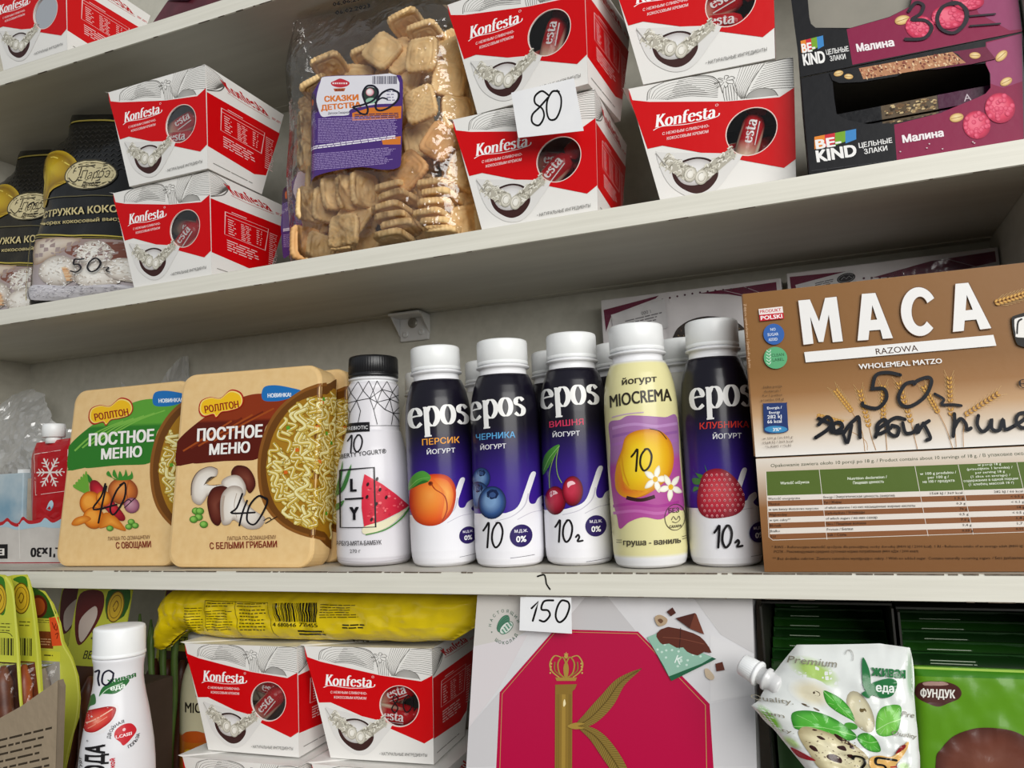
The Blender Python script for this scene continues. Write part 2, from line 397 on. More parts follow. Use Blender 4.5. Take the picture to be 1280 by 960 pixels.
# ------------------------------------------------------------------ shelving
XL, XR, YB = -.9145, .130, .1708
lam = plain('white_laminate', '#beb9ac', '#cac6b9', rough=.5, scale=9, stretch=(.5, 6, 14), bump=.08)
lamedge = plain('shelf_edge_band', '#e8e5d9', '#dcd9cc', rough=.45, scale=14, stretch=(.6, 3, 22), bump=.1)
wallm = plain('back_panel', '#b9b6aa', '#c4c1b5', rough=.6, scale=120, bump=.15)
chip = plain('worn_edge', '#4c3f33', '#75695a', rough=.8, scale=300, bump=.3)
def structure(o): o['kind'] = 'structure'; return o
structure(box('wall_back', XL-.02, XR+.02, YB, YB+.012, -.5, .9, wallm))
structure(box('wall_left', XL-.016, XL, -.0, YB, -.5, .9, lam))
structure(box('wall_right', XR, XR+.016, .0, YB, -.5, .9, lam))
def shelf(label, zt, y0=0, chips=0):
    t = thing('shelf_board', label, 'shelf', ((XL+XR)/2, 0, zt-.0156), group='white shelves of the rack')
    box('board', XL+.0003, XR-.0003, y0+.0008, YB-.0003, zt-.0156, zt, lam, t)
    box('edge_band', XL, XR, y0-.0002, y0+.0008, zt-.0152, zt-.0004, lamedge, t)
    box('back_batten', XL+.0003, XR-.0003, YB-.012, YB-.0003, zt-.0163, zt-.0156, lam, t)
    rn = random.Random(int(zt*1000)+9)
    V = []; F = []
    def sp(x, z, w, h):
        b = len(V); vf = boxvf(x, x+w, y0-.0006, y0+.0004, z, z+h); V.extend(vf[0]); F.extend([tuple(i+b for i in f) for f in vf[1]])
    x = XL
    while x < XR-.02:
        w = rn.uniform(.002, .02); 
        if rn.random() < chips: sp(x, zt-.0007, w*1.3, rn.uniform(.0006, .0010))
        if rn.random() < .45: sp(x, zt-.0157, w*.7, rn.uniform(.0002, .0005))
        x += w*(1.3 if chips else 1)+(rn.uniform(.0002, .003) if chips else rn.uniform(.001, .012))
    mesh('worn_chips', V, F, chip, t, world=True)['kind'] = 'stuff'
    return t
sA = shelf('white shelf board at the very top with one red box on it', .4946)
sB = shelf('white shelf board under the cookie bag and black pouches', .2474)
sC = shelf('white shelf board carrying the row of yogurt bottles', 0, chips=.9)
structure(box('floor', -1.1, .5, -.16, YB, -.256, -.24, lam))
# ink stroke left on the middle board edge
ink = printmat(key='ink', rough=.35)
a = Art(); a.st([(0, 0), (6, -1), (11, -1), (11, 5), (15, 14)], 2.2, '#15130f')
a.st([(-100, 60), (-97, 66), (-94, 70)], 1.5, '#2b2620')
p = Sheet([(-100, -100), (100, -100), (-100, 100), (100, 100)], [(-.247, -.0009, .053), (-.132, -.0009, .053), (-.247, -.0009, -.062), (-.132, -.0009, -.062)])
a = Art(); a.st([(-5, -6), (3, -8), (5, -4), (6, 3), (10, 9)], 1.9, '#15130f')
p = Sheet([(-50, -50), (50, -50), (-50, 50), (50, 50)], [(-.216, -.0004, .0222), (-.159, -.0004, .0222), (-.216, -.0004, -.0342), (-.159, -.0004, -.0342)])
a.build('ink_mark', p, ink, sC)
# clear plastic angle bracket under the upper shelf
clear = film('clear_plastic', gloss=.22, tint=(.90, .90, .88), rough=.2, bump=.1, milk=.8)
t = thing('shelf_bracket', 'translucent plastic angle bracket screwed to the back wall', 'bracket', (-.371, .165, .2318))
V, F = boxvf(-.3872, -.3548, .1672, .1702, .2045, .2300, .0012); mesh('wall_plate', V, F, clear, t, world=True)
V, F = boxvf(-.3882, -.3538, .146, .1702, .2272, .2300, .0010); mesh('top_plate', V, F, clear, t, world=True)
for sx in (-1, 1):
    V, F = [(-.371+sx*.0162, .1690, .2285), (-.371+sx*.0162, .150, .2285), (-.371+sx*.0162, .1690, .210), (-.371+sx*.0172, .1690, .2285), (-.371+sx*.0172, .150, .2285), (-.371+sx*.0172, .1690, .210)], [(0, 1, 2), (3, 5, 4), (0, 3, 4, 1), (1, 4, 5, 2), (2, 5, 3, 0)]
    mesh('rib', V, F, clear, t, world=True)
scr = plain('screw_steel', '#a8a69e', '#8f8d86', rough=.35, metal=.6)
for dx, z, r in ((-.001, .2225, .0052), (-.0095, .2115, .0034), (.0085, .2125, .0034)):
    V = []; F = []; n = 20
    for k, (rr, y) in enumerate(((r, .1672), (r, .1662), (r*.75, .1655), (r*.4, .1655), (r*.35, .1662))):
        V += [(-.371+dx+rr*math.cos(6.2832*i/n), y, z+rr*math.sin(6.2832*i/n)) for i in range(n)]
    for k in range(4): F += [(k*n+i, k*n+(i+1) % n, (k+1)*n+(i+1) % n, (k+1)*n+i) for i in range(n)]
    F.append(tuple(4*n+i for i in range(n))); mesh('screw', V, F, scr if r > .005 else clear, t, world=True)
# ------------------------------------------------------------------ candy boxes
RED, WHT, LIN = '#d2040d', '#eeece8', '#615f5a'
card = plain('white_carton', '#f0eeea', '#eae8e3', rough=.5, scale=80); cardb = plain('white_carton_folded', '#e9e7e2', '#e3e1dc', rough=.5, scale=80); backside(cardb, '#8a857c')
cardin = plain('carton_inside', '#8d8981', '#99958c', rough=.8, scale=80)
pc = printmat(.38, key='carton', bump=.05, bscale=140)
winfilm = film('window_film', gloss=.0, rough=.05, scale=60, bump=.02)
W1, W0, DT, DB, HH, AX, AY = .1107, .0886, .1049, .0689, .0881, -.0064, .0089
kTL, kTR = (-W1/2+AX, -DT/2+AY, HH), (W1/2+AX, -DT/2+AY, HH)
kBL, kBR = (-W0/2, -DB/2, 0), (W0/2, -DB/2, 0)
kTLB, kTRB, kBLB, kBRB = (-W1/2+AX, DT/2+AY, HH), (W1/2+AX, DT/2+AY, HH), (-W0/2, DB/2, 0), (W0/2, DB/2, 0)
KF = Sheet([(585, 238), (1062, 255), (685, 660), (1050, 688)], [kTL, kTR, kBL, kBR])
KS = Sheet([(1062, 255), (1205, 190), (1050, 688), (1169, 599)], [kTR, kTRB, kBR, kBRB])
HOLE = ellp(937, 494, 69, 74, 40)
def coconut(a):
    a.smooth([(672, 500), (700, 505), (890, 555), (905, 570), (880, 600), (840, 640), (800, 655), (750, 640), (700, 590)], '#e3e1de')
    a.smooth([(715, 560), (735, 545), (775, 540), (815, 552), (838, 580), (840, 610), (815, 636), (780, 641), (745, 622), (722, 595)], '#3f2523')
    a.blob(cr([(722, 562), (745, 548), (785, 545), (820, 562), (832, 590), (815, 612), (775, 618), (740, 602)], 4, True), (780, 580), [(0, '#f4f3f2'), (.7, '#dcd9d8'), (1, '#b9b4b2')])
    a.st([(722, 560), (745, 543), (785, 541), (822, 558), (838, 590)], 3, '#2a1c1a')
    rn = random.Random(4)
    for (x0, y0, x1, y1, w) in ((690, 524, 768, 588, 21), (886, 548, 795, 600, 20)):
        L = math.hypot(x1-x0, y1-y0); ux, uy = (x1-x0)/L, (y1-y0)/L; C = [(x0+(x1-x0)*k/6, y0+(y1-y0)*k/6) for k in range(7)]
        a.poly([(p[0]-uy*w*(.75+.25*k/6), p[1]+ux*w*(.75+.25*k/6)) for k, p in enumerate(C)]+[(p[0]+uy*w*(.75+.25*k/6), p[1]-ux*w*(.75+.25*k/6)) for k, p in reversed(list(enumerate(C)))], '#b9b4a6')
        for k in range(54):
            t = rn.random(); q = rn.uniform(-1, 1)*w*.95; px, py = x0+(x1-x0)*t-uy*q, y0+(y1-y0)*t+ux*q; an = rn.uniform(0, 3.1)
            a.st([(px-6*math.cos(an), py-5*math.sin(an)), (px+3, py-4), (px+6*math.cos(an), py+5*math.sin(an))], 3.6, ('#efece2', '#dedacb', '#8f8a7c', '#cbc6b6')[k % 4], n=3, cap=False)
    for cx, cy in ((766, 586), (796, 600)):
        a.ball(cx, cy, 18, 21, '#f3f0e8', '#dcd7ca', '#a9a595'); a.st(ellp(cx, cy, 10, 12, 14, 0, 0, 300), 1.8, '#a9a496', cap=False); a.ell(cx, cy, 5, 6, '#f4f1e8')
    a.st([(672, 500), (690, 530), (700, 545)], 2, '#b5b2ae')
def konfront(a, logo=True):
    a.poly([(585, 238), (1062, 255), (1050, 688), (685, 660)], WHT, [HOLE])
    a.fam([(648, 300), (654, 262), (690, 244), (735, 243)], [(700, 318), (760, 322), (800, 335), (846, 352)], 10, 1.5, LIN)
    a.fam([(735, 243), (790, 246), (830, 262), (848, 290)], [(700, 318), (760, 322), (800, 335), (846, 352)], 11, 1.6, LIN)
    a.st([(643, 304), (648, 262), (690, 243)], 2.4, LIN, cap=False); a.st([(770, 244), (818, 258), (846, 285), (860, 340)], 2.4, LIN, cap=False)
    a.fam([(912, 250), (900, 300), (893, 335), (912, 378)], [(980, 252), (955, 300), (930, 345), (924, 378)], 9, 1.2, '#77746e')
    a.fam([(985, 258), (1035, 256), (1062, 260)], [(928, 372), (985, 362), (1060, 378)], 13, 1.4, LIN)
    a.st([(982, 256), (952, 300), (932, 345), (920, 380)], 2, LIN, cap=False); a.st([(985, 258), (1030, 254), (1062, 262)], 2.4, LIN, cap=False)
    a.blob(cr([(925, 380), (935, 362), (965, 352), (1000, 368), (1012, 392)], 4), (965, 385), [(0, '#b8b6b2'), (1, '#a3a19d')])
    a.st([(925, 378), (937, 361), (965, 353), (1000, 368), (1014, 395)], 2.2, LIN, cap=False)
    for k in range(7):
        an = k*.9; a.st([(866+5*math.cos(an), 292+5*math.sin(an)), (866+24*math.cos(an+.25), 292+20*math.sin(an+.25)), (866+30*math.cos(an+.6), 298+24*math.sin(an+.6)), (866+14*math.cos(an+.8), 296+14*math.sin(an+.8))], 1.7, LIN, cap=False)
    a.fam([(862, 318), (862, 345), (866, 372)], [(895, 312), (900, 345), (900, 378)], 6, 1.4, LIN)
    a.poly([(586.5, 240), (600, 290), (650, 312), (870, 375), (1018, 402), (1060, 378), (1053, 608), (1020, 625), (690, 480), (648, 480), (592, 282)], RED, [HOLE])
    if logo:
        a.serif('Konfesta', 668, 413, 44, 172, '#ffffff', T=.17, t=.055, rot=-3.5)
        a.st([(664, 422), (690, 415), (760, 426), (838, 424), (850, 412)], 4, '#ffffff', nib=2)
        a.st(ellp(843, 381, 4, 4, 10)+[(847, 381)], 1, '#ffffff', cap=False)
        a.text('С НЕЖНЫМ СЛИВОЧНО-', 755, 449, 9.5, '#f7dcdc', w=132, rot=-3, bold=.02); a.text('КОКОСОВЫМ КРЕМОМ', 760, 468, 9.5, '#f7dcdc', w=116, rot=-3, bold=.02)
    a.st(ellp(937, 494, 70.5, 75.5, 40)+[(1007.5, 494)], 2.6, '#f0d8d0', False, cap=False)
    coconut(a)
    a.text('• НАТУРАЛЬНЫЕ ИНГРЕДИЕНТЫ', 945, 660, 9, '#55534f', w=168, rot=-3)
def konside(a):
    a.poly([(1062, 255), (1205, 190), (1169, 599), (1050, 688)], WHT)
    a.fam([(1062, 262), (1082, 262), (1094, 275)], [(1061, 372), (1075, 345), (1094, 290)], 14, 1.3, LIN)
    a.st([(1062, 256), (1085, 258), (1095, 280), (1085, 330), (1061, 376)], 2, LIN)
    a.poly([(1060, 385), (1197, 300), (1174, 522), (1150, 556), (1053, 608)], RED)
    a.serif('Konfesta', 1102, 302, 33, 86, '#c2141c', T=.13, t=.04, rot=29); a.st([(1100, 309), (1130, 297), (1178, 268)], 1.5, '#c2141c')
    a.lines(1182, 250, 1200, 262, 2, '#d0464c', rot=30, wmin=4, wmax=8)
    w = '#f2c9c9'
    a.st([(1086, 404), (1168, 355), (1162, 455), (1082, 502), (1086, 404)], 2, w, False, cap=False)
    a.st([(1085, 420), (1167, 371)], 1.5, w, False)
    a.lines(1090, 425, 1105, 492, 7, w, rot=30, wmin=6, wmax=12, th=.35); a.lines(1115, 410, 1135, 480, 9, w, rot=30, wmin=5, wmax=10, th=.35, seed=4); a.lines(1145, 390, 1156, 455, 7, w, rot=30, wmin=3, wmax=6, th=.35)
    a.lines(1098, 385, 1130, 392, 1, w, rot=31, wmin=20, wmax=30); a.lines(1086, 515, 1150, 560, 5, w, rot=31, wmin=8, wmax=24, th=.4)
    a.lines(1170, 365, 1187, 500, 16, w, rot=30, wmin=6, wmax=17, th=.3)
    a.lines(1062, 650, 1150, 656, 1, '#8b8984', rot=35, wmin=20, wmax=40)
konproto = None
candyred = None
def candy_mesh():
    V = []; C = []; F = []; n = 20
    prof = [(-.031, .0058), (-.026, .0072), (-.022, .0066), (-.020, .0030), (-.0185, .0062), (-.014, .0078), (0, .0082), (.014, .0078), (.0185, .0062), (.020, .0030), (.022, .0066), (.026, .0072), (.031, .0058)]
    for x, r in prof:
        for i in range(n):
            t = 6.2832*i/n; rr = r*(1+.05*math.sin(3*t)) if abs(x) < .019 else r
            sq = .35 if abs(x) > .0205 else 1
            V.append((x, rr*math.cos(t)*sq, rr*math.sin(t))); C.append(lin('#e9dcc0' if x < -.003 or (i % 7 == 0 and abs(x) < .01) else '#b81a22'))
    for k in range(len(prof)-1): F += [(k*n+i, k*n+(i+1) % n, (k+1)*n+(i+1) % n, (k+1)*n+i) for i in range(n)]
    return V, F, C
gloss = printmat(.22, key='foil_wrap', bump=.25, bscale=220)
cmesh = None
def candy(loc, rot, label):
    global cmesh
    t = thing('wrapped_candy', label, 'candy', loc, group='wrapped candies seen through the box windows'); t.rotation_euler = rot
    if cmesh is None:
        V, F, C = candy_mesh(); o = mesh('wrapper', V, F, gloss, t, smooth=True, cols=C)
        a = Art(); a.serif('esta', -2, 3, 7.5, 17, '#f6eeee', T=.2, t=.08); a.st([(-2, 6), (14, 5)], .8, '#f6eeee')
        p = a.build('lettering', lambda x, y, h: Vector((x*.001, -(.00815+h)*math.cos(y/8.2), -.0081*math.sin(y/8.2))), gloss, t, world=False)
        cmesh = (o, p)
    else:
        for q in cmesh:
            c = q.copy(); COL.objects.link(c); c.parent = t
    return t
CANDYLAB = []
def konfesta(loc, deg, label, group='red and white coconut candy boxes', seed=0):
    global konproto
    if konproto is None:
        t = thing('candy_box', label, 'box', group=group)
        fr = slab('front_panel', [(585, 238), (1062, 255), (1050, 688), (685, 660)], KF, .0006, card, t, holes=[HOLE], world=False)
        V = [kTL, kTR, kBL, kBR, kTLB, kTRB, kBLB, kBRB]
        mesh('carton_body', V, [(1, 3, 7, 5), (4, 5, 7, 6), (0, 4, 6, 2), (2, 6, 7, 3)], cardb, t)
        # scalloped lid with a pinched corner
        lid = [(kTL[0]-.004, kTL[1]-.001, HH+.0012), (kTL[0], kTL[1], HH), kTR, kTRB, kTLB, ((kTL[0]+kTR[0])/2, 0, HH-.003)]
        mesh('lid', lid, [(0, 5, 1), (1, 5, 2), (2, 5, 3), (3, 5, 4), (4, 5, 0)], card, t)
        a = Art(); konfront(a); a.build('front_print', KF, pc, t, world=False)
        a = Art(); konside(a); a.build('side_print', KS, pc, t, world=False)
        slab('window', HOLE, Sheet([(585, 238), (1062, 255), (685, 660), (1050, 688)], [Vector(c)+Vector((0, .0008, 0)) for c in (kTL, kTR, kBL, kBR)]), .0001, winfilm, t, world=False)
        konproto = t
    else:
        t = copy_tree(konproto); t['label'] = label
    t.location = loc; t.rotation_euler = (0, 0, math.radians(deg))
    M = Matrix.Translation(Vector(loc)) @ Matrix.Rotation(math.radians(deg), 4, 'Z')
    c = KF(937, 500); rn = random.Random(seed); where = label.split(' ', 0)[0]
    poses = [[(-11, 12, -7, .75), (-13, 20, 8, -.25), (-14, 34, 2, .2)], [(-13, 11, -8, -.1), (-12, 15, 7, .3), (-16, 32, 1, .9)], [(-3, 12, -3, 1.25), (-15, 25, -4, .1), (-20, 40, -8, .3)]][seed % 3]
    nm = CNAME.pop(0) if CNAME else 'candy box'
    words = ['front', 'upper', 'rear']
    for q, (dx, dy, dz, an) in enumerate(poses):
        p = M @ (c+Vector((dx, dy, dz))*.001)
        candy(p, (0, -an, math.radians(deg)), 'red wrapped coconut candy, %s one behind the window of the %s' % (words[q], nm))
    return t
CNAME = ['upper left box', 'lower left box', 'upper middle box', 'lower middle box', 'upper right box', 'lower right box', 'top shelf box', 'bottom row left box', 'bottom row right box']
zB, zB2 = .2477, .2477+HH+.0006
konfesta((-.5124, .0240, zB2), -.2, 'red white candy box stacked on another beside the black pouches', seed=1)
konfesta((-.5186, .0367, zB), -.7, 'red white candy box at shelf level beside the black pouches', seed=0)
konfesta((-.1751, .0305, zB2), -5, 'red white candy box above the handwritten 80 tag', seed=2)
konfesta((-.1815, .0436, zB), 1, 'red white candy box at shelf level under the handwritten 80 tag', seed=0)
konfesta((-.0562, .0473, zB2), 2.5, 'red white candy box on top, next to the black bar cartons', seed=1)
konfesta((-.0506, .0582, zB), 3.2, 'red white candy box at shelf level next to the black bar cartons', seed=2)
konfesta((-.652-.0443, .0350, .4949), 0, 'red white candy box alone on the top shelf at far left', seed=1)
zD2 = -.2397+HH+.0006
konfesta((-.4604, .068, zD2), 2.7, 'red white candy box under the yellow packet, left of the pair', seed=0)
konfesta((-.3476, .0800, zD2), 5.2, 'red white candy box with 80 written on its window', seed=1)
k80 = COL.objects[-1]
a = Art(); a.hand('80', 905, 520, 62, '#1a1418', 4.5, adv=.7, cw=.62)
for o in COL.objects:
    if o.get('label', '').startswith('red white candy box with 80'): a.build('ink_number', KF, ink, o, world=False, h0=6e-4)
CNAME = ['hidden left box', 'hidden right box']
for loc, lab in (((-.454, .060, -.2397), 'red white candy box lowest of the left bottom stack'), ((-.337, .074, -.2397), 'red white candy box lowest of the right bottom stack')):
    c = copy_tree(konproto); c.location = loc; c['label'] = lab; c.rotation_euler = (0, 0, math.radians(3))
# handwritten price tags
paper = printmat(.6, key='paper', bump=.03)
def tagcard(label, px4, c3, fn, name='price_tag'):
    t = thing(name, label, 'price tag', tuple((Vector(c3[2])+Vector(c3[3]))/2))
    s = Sheet(px4, c3); slab('paper', [px4[0], px4[1], px4[3], px4[2]], s, .0004, plain('white_paper', '#f1f1f2', '#e9e9ec', rough=.7), t)
    a = Art(); fn(a); a.build('ink_number', s, ink, t); return t
def n80(a):
    a.st([(461, 421), (436, 406), (408, 424), (406, 450), (432, 470), (436, 500), (414, 530), (390, 520), (392, 492), (420, 466), (458, 430)], 7, '#0d0b0c')
    a.st([(505, 408), (478, 408), (455, 440), (449, 480), (458, 508), (484, 504), (506, 466), (511, 428), (498, 404)], 7, '#0d0b0c')
tagcard('white paper tag with handwritten 80 between the middle candy boxes', [(317, 410), (572, 360), (333, 577), (592, 545)], [(-.1878, -.0180, .3372), (-.1412, -.0180, .3372), (-.1848, -.0160, .3037), (-.1368, -.0160, .2990)], n80)
def n150(a):
    a.st([(300, 125), (328, 98), (318, 130), (304, 175)], 8, '#0d0b0c', False)
    a.st([(390, 92), (352, 96), (340, 128), (366, 132), (374, 152), (352, 176), (332, 172)], 8, '#0d0b0c')
    a.st([(450, 96), (425, 92), (406, 118), (398, 156), (412, 178), (438, 160), (456, 120), (452, 98), (436, 92)], 8, '#0d0b0c')
tagcard('white paper tag with handwritten 150 hanging below the shelf edge', [(255, 80), (465, 80), (250, 215), (462, 222)], [(-.2045, .0020, -.0168), (-.1679, .0020, -.0168), (-.2055, .0000, -.0390), (-.1680, .0000, -.0400)], n150)
# ------------------------------------------------------------------ yogurt bottles on the middle shelf
capw = plain('white_cap', '#f8f9f9', '#f3f5f5', rough=.38, scale=60)
capk = plain('black_cap', '#141416', '#1b1b1e', rough=.35, scale=60)
pet = plain('white_bottle', '#f3f3f5', '#eeeef1', rough=.3, scale=60)
lab_m = printmat(.3, coat=.25, key='bottle_label')
lab_b = printmat(.36, coat=.15, key='bottle_label_satin')
EP = [(.019, 0), (.0225, .0003), (.0255, .0022), (.0268, .006), (.0274, .012), (.0275, .03), (.0277, .06), (.0278, .1), (.0277, .113), (.0272, .121), (.0262, .129), (.0245, .1365), (.0222, .1425), (.0208, .1455)]
EN = [(.0205, .1455), (.0192, .1458), (.0190, .151), (.0216, .1512), (.0218, .1525), (.0196, .1530), (.0190, .156)]
CAPP = [(.0205, .1538), (.0209, .1545), (.0208, .1560), (.0206, .1562), (.0206, .1564), (.0208, .1566), (.0208, .171), (.0203, .1726), (.0190, .1733), (.010, .1735)]
def rad(prof, z):
    for (r0, z0), (r1, z1) in zip(prof, prof[1:]):
        if z0 <= z <= z1: return r0+(r1-r0)*(z-z0)/(z1-z0+1e-9)
    return prof[0][0] if z < prof[0][1] else prof[-1][0]
def lmap(prof, xt, yt, xb, yb, Rpx, H):
    """label drawn flat-on, wrapped round the bottle"""
    Rm = max(r for r, z in prof); k = Rm/Rpx
    def f(x, y, h):
        z = (yb-y)/(yb-yt)*H; cx = xb+(xt-xb)*(yb-y)/(yb-yt)
        r = rad(prof, max(prof[0][1], min(prof[-1][1], z))); q = max(-.995, min(.995, (x-cx)*k/r)); t = math.asin(q)
        return Vector(((r+h)*math.sin(t), -(r+h)*math.cos(t), z))
    return f
def face(x, y): return math.atan2(-x, .52+y)*-1
def lerp(a, b, t): return tuple(a[i]+(b[i]-a[i])*t for i in range(4))
NAVY, PUR, MILK = lin('#15121f'), lin('#3c2190'), lin('#f0eff4')
def epcol(z):
    if z > .1455: return lin('#e8e8ea')
    if z < .040: return MILK
    t = max(0, min(1, (.108-z)/.055)); return lerp(NAVY, PUR, t*t*(3-2*t))
def refine(prof, n=60):
    z0, z1 = prof[0][1], prof[-1][1]; zs = sorted(set([z for r, z in prof]+[z0+(z1-z0)*i/n for i in range(n+1)]+[.0399, .0401]))
    return [(rad(prof, z), z) for z in zs]
def epbottle(label, x, y, tilt, H=.1735, R=.0261, group='yogurt drink bottles', colfn=epcol, name='yogurt_bottle'):
    t = thing(name, label, 'bottle', (x, y, 0), group=group)
    t.rotation_euler = (0, -math.radians(tilt), 0)
    t.location.z = .0226*math.sin(math.radians(abs(tilt)))+.0002
    t.scale = (R/.0278, R/.0278, H/.1735)
    body = lathe('bottle_body', refine(EP), lab_m, t, n=64, colfn=colfn)
    lathe('neck', EN, pet, t, n=48)
    lathe('cap', CAPP, capw, t, ribs=70, amp=.0004, ribz=(.157, .1705))
    return t
def eposart(a, cx, ey, fr, fy, word, wcol, ww, s=1, edge=None):
    """common print: logo, flavour, milk wave"""
    a.serif('epos', cx-112*s, ey, 105*s, 240*s, '#f1f0ee', T=.17, t=.045)
def milk(a, xs, top, low, cx, col='#f0eff4'):
    pts = [(cx-160, low+30), (cx-150, top+50), (cx-128, top+52), (cx-90, top+42), (cx-30, top+30), (cx+20, top+8), (cx+46, top-50), (cx+66, top-105), (cx+78, top-118), (cx+88, top-112), (cx+80, top-85), (cx+62, top-30), (cx+66, top-4), (cx+84, top-2), (cx+96, top-20), (cx+118, top-30), (cx+124, top-12), (cx+110, top+6), (cx+130, top+22), (cx+150, top+10), (cx+160, low+30)]
    a.smooth(pts, col, 5)
    a.st([(cx-60, top+55), (cx, top+40), (cx+45, top+5), (cx+60, top-40)], 5, '#c9c6d2', nib=2)
    a.st([(cx+20, top+52), (cx+70, top+30), (cx+110, top+26)], 4, '#cbc8d4', nib=2)
def badge(a, cx, cy, r, col='#2b1b5e'):
    a.ell(cx, cy, r, r*1.0, col); a.text('М.Д.Ж.', cx, cy-r*.3, r*.26, '#e8e6f0', bold=.03); a.text('0%', cx, cy+r*.55, r*.55, '#ffffff', bold=.03)
def bt(t, a, prof, fr, x, y):
    f = lmap(prof, *fr)
    p = a.build('label_print', f, lab_b, t, step=6.5, world=False, h0=1.5e-4, dl=1e-5, smooth=False)
    return p
VIEW = {}
def facecam(t):
    t.rotation_euler.z = -math.atan2(-t.location.x*-1, .52+t.location.y)*1.0 if False else math.atan2(t.location.x, .52+t.location.y)*-1
S8 = lambda s: s
# peach
def peach():
    t = epbottle('yogurt bottle with a printed peach and white cap', -.2846, .0490, 1.2, .1713, .0265); facecam(t)
    a = Art(); milk(a, 0, 700, 900, 478)
    a.serif('epos', 360, 378, 118, 228, '#f1f0ee', T=.165, t=.045, rot=2.5)
    a.text('ПЕРСИК', 480, 447, 24, '#f0a23a', w=138, bold=.02, rot=1); a.text('ЙОГУРТ', 480, 484, 18, '#e9e8ee', w=104, bold=.02, rot=1)
    o = cr([(360, 640), (368, 600), (400, 572), (450, 562), (500, 572), (528, 610), (530, 665), (512, 720), (470, 755), (420, 758), (380, 735), (362, 690)], 4, True)
    a.blob(o, (440, 640), [(0, '#f7a04a'), (.4, '#f28a35'), (.8, '#e65c20'), (1, '#b93413')])
    a.blob(cr([(452, 580), (500, 590), (522, 640), (510, 700), (478, 735), (486, 680), (478, 620)], 4, True), (500, 640), [(0, '#f9b052'), (.7, '#f08a34'), (1, '#e8702a')])
    a.st([(440, 592), (455, 620), (490, 650), (498, 700), (480, 745)], 5, '#a83a12', nib=2); a.ball(440, 598, 9, 9, '#5a1f10', '#8a3a18', '#b0451a')
    a.smooth([(355, 618), (362, 580), (385, 555), (415, 548), (440, 570), (432, 590), (400, 600), (372, 612)], '#4f9a3a'); a.st([(360, 610), (395, 580), (436, 575)], 2.5, '#8ec96a', nib=1)
    a.smooth([(372, 612), (400, 600), (432, 590), (410, 585)], '#2d6b28')
    badge(a, 573, 806, 33); a.st([(540, 886), (610, 881)], 1.5, '#55525c', False, cap=False)
    bt(t, a, EP+EN[1:], (462, 45, 490, 918, 128, .1735), 0, 0)
peach()
def blue():
    t = epbottle('yogurt bottle with printed blueberries and a handwritten 10', -.2290, .0468, 0, .1709, .0264); facecam(t)
    a = Art(); milk(a, 0, 700, 880, 205)
    a.serif('epos', 50, 385, 105, 208, '#f1f0ee', T=.165, t=.045, rot=3)
    a.text('ЧЕРНИКА', 148, 458, 22, '#5aa7dc', w=142, bold=.02, rot=1); a.text('ЙОГУРТ', 140, 495, 17, '#e9e8ee', w=92, bold=.02, rot=1)
    for cx, cy, r in ((96, 600, 34), (84, 660, 42), (136, 688, 50)):
        a.ball(cx, cy, r, r*1.18, '#7fa3cf', '#34568e', '#101d40', -.2, -.2)
        a.ell(cx+2, cy-r*.6, r*.45, r*.38, '#16244a', n=7); a.ell(cx+2, cy-r*.55, r*.24, r*.2, '#3a5588', n=9)
    a.hand('10', 103, 848, 88, '#161216', 7, adv=.62, cw=.5); badge(a, 238, 810, 40); a.st([(200, 887), (285, 881)], 1.5, '#55525c', False, cap=False)
    bt(t, a, EP+EN[1:], (170, 78, 201, 922, 128, .1735), 0, 0)
blue()
def cherry():
    t = epbottle('yogurt bottle with printed cherries and white cap', -.1775, .0578, -.5, .1720, .0256); facecam(t)
    a = Art(); milk(a, 0, 682, 880, 455)
    a.serif('epos', 316, 346, 112, 218, '#f1f0ee', T=.165, t=.045, rot=3)
    a.text('ВИШНЯ', 413, 415, 22, '#d2365c', w=124, bold=.02, rot=2); a.text('ЙОГУРТ', 412, 453, 17, '#e9e8ee', w=98, bold=.02, rot=1)
    a.st([(388, 486), (362, 540), (350, 590), (350, 640)], 3, '#8fae5a', cap=False); a.st([(386, 486), (376, 540), (380, 590), (395, 622)], 3, '#8fae5a', cap=False)
    a.smooth([(388, 484), (360, 492), (332, 520), (322, 560), (325, 590), (345, 565), (365, 530)], '#4d9138'); a.st([(386, 488), (350, 530), (328, 575)], 2, '#9cd07a', cap=False)
    for cx, cy, rx, ry in ((370, 685, 39, 52), (433, 652, 37, 54)):
        a.ball(cx, cy, rx, ry, '#c4344c', '#97102a', '#4c0716'); a.smooth([(cx-18, cy-30), (cx-2, cy-36), (cx+10, cy-26), (cx-6, cy-20), (cx-16, cy-12)], '#f3c8cf')
    a.hand('10г', 368, 834, 78, '#161216', 7, adv=.62, cw=.5); badge(a, 514, 780, 38); a.st([(478, 906), (560, 898)], 1.5, '#55525c', False, cap=False)
    bt(t, a, EP+EN[1:], (431, 56, 457, 920, 127, .1735), 0, 0)
cherry()
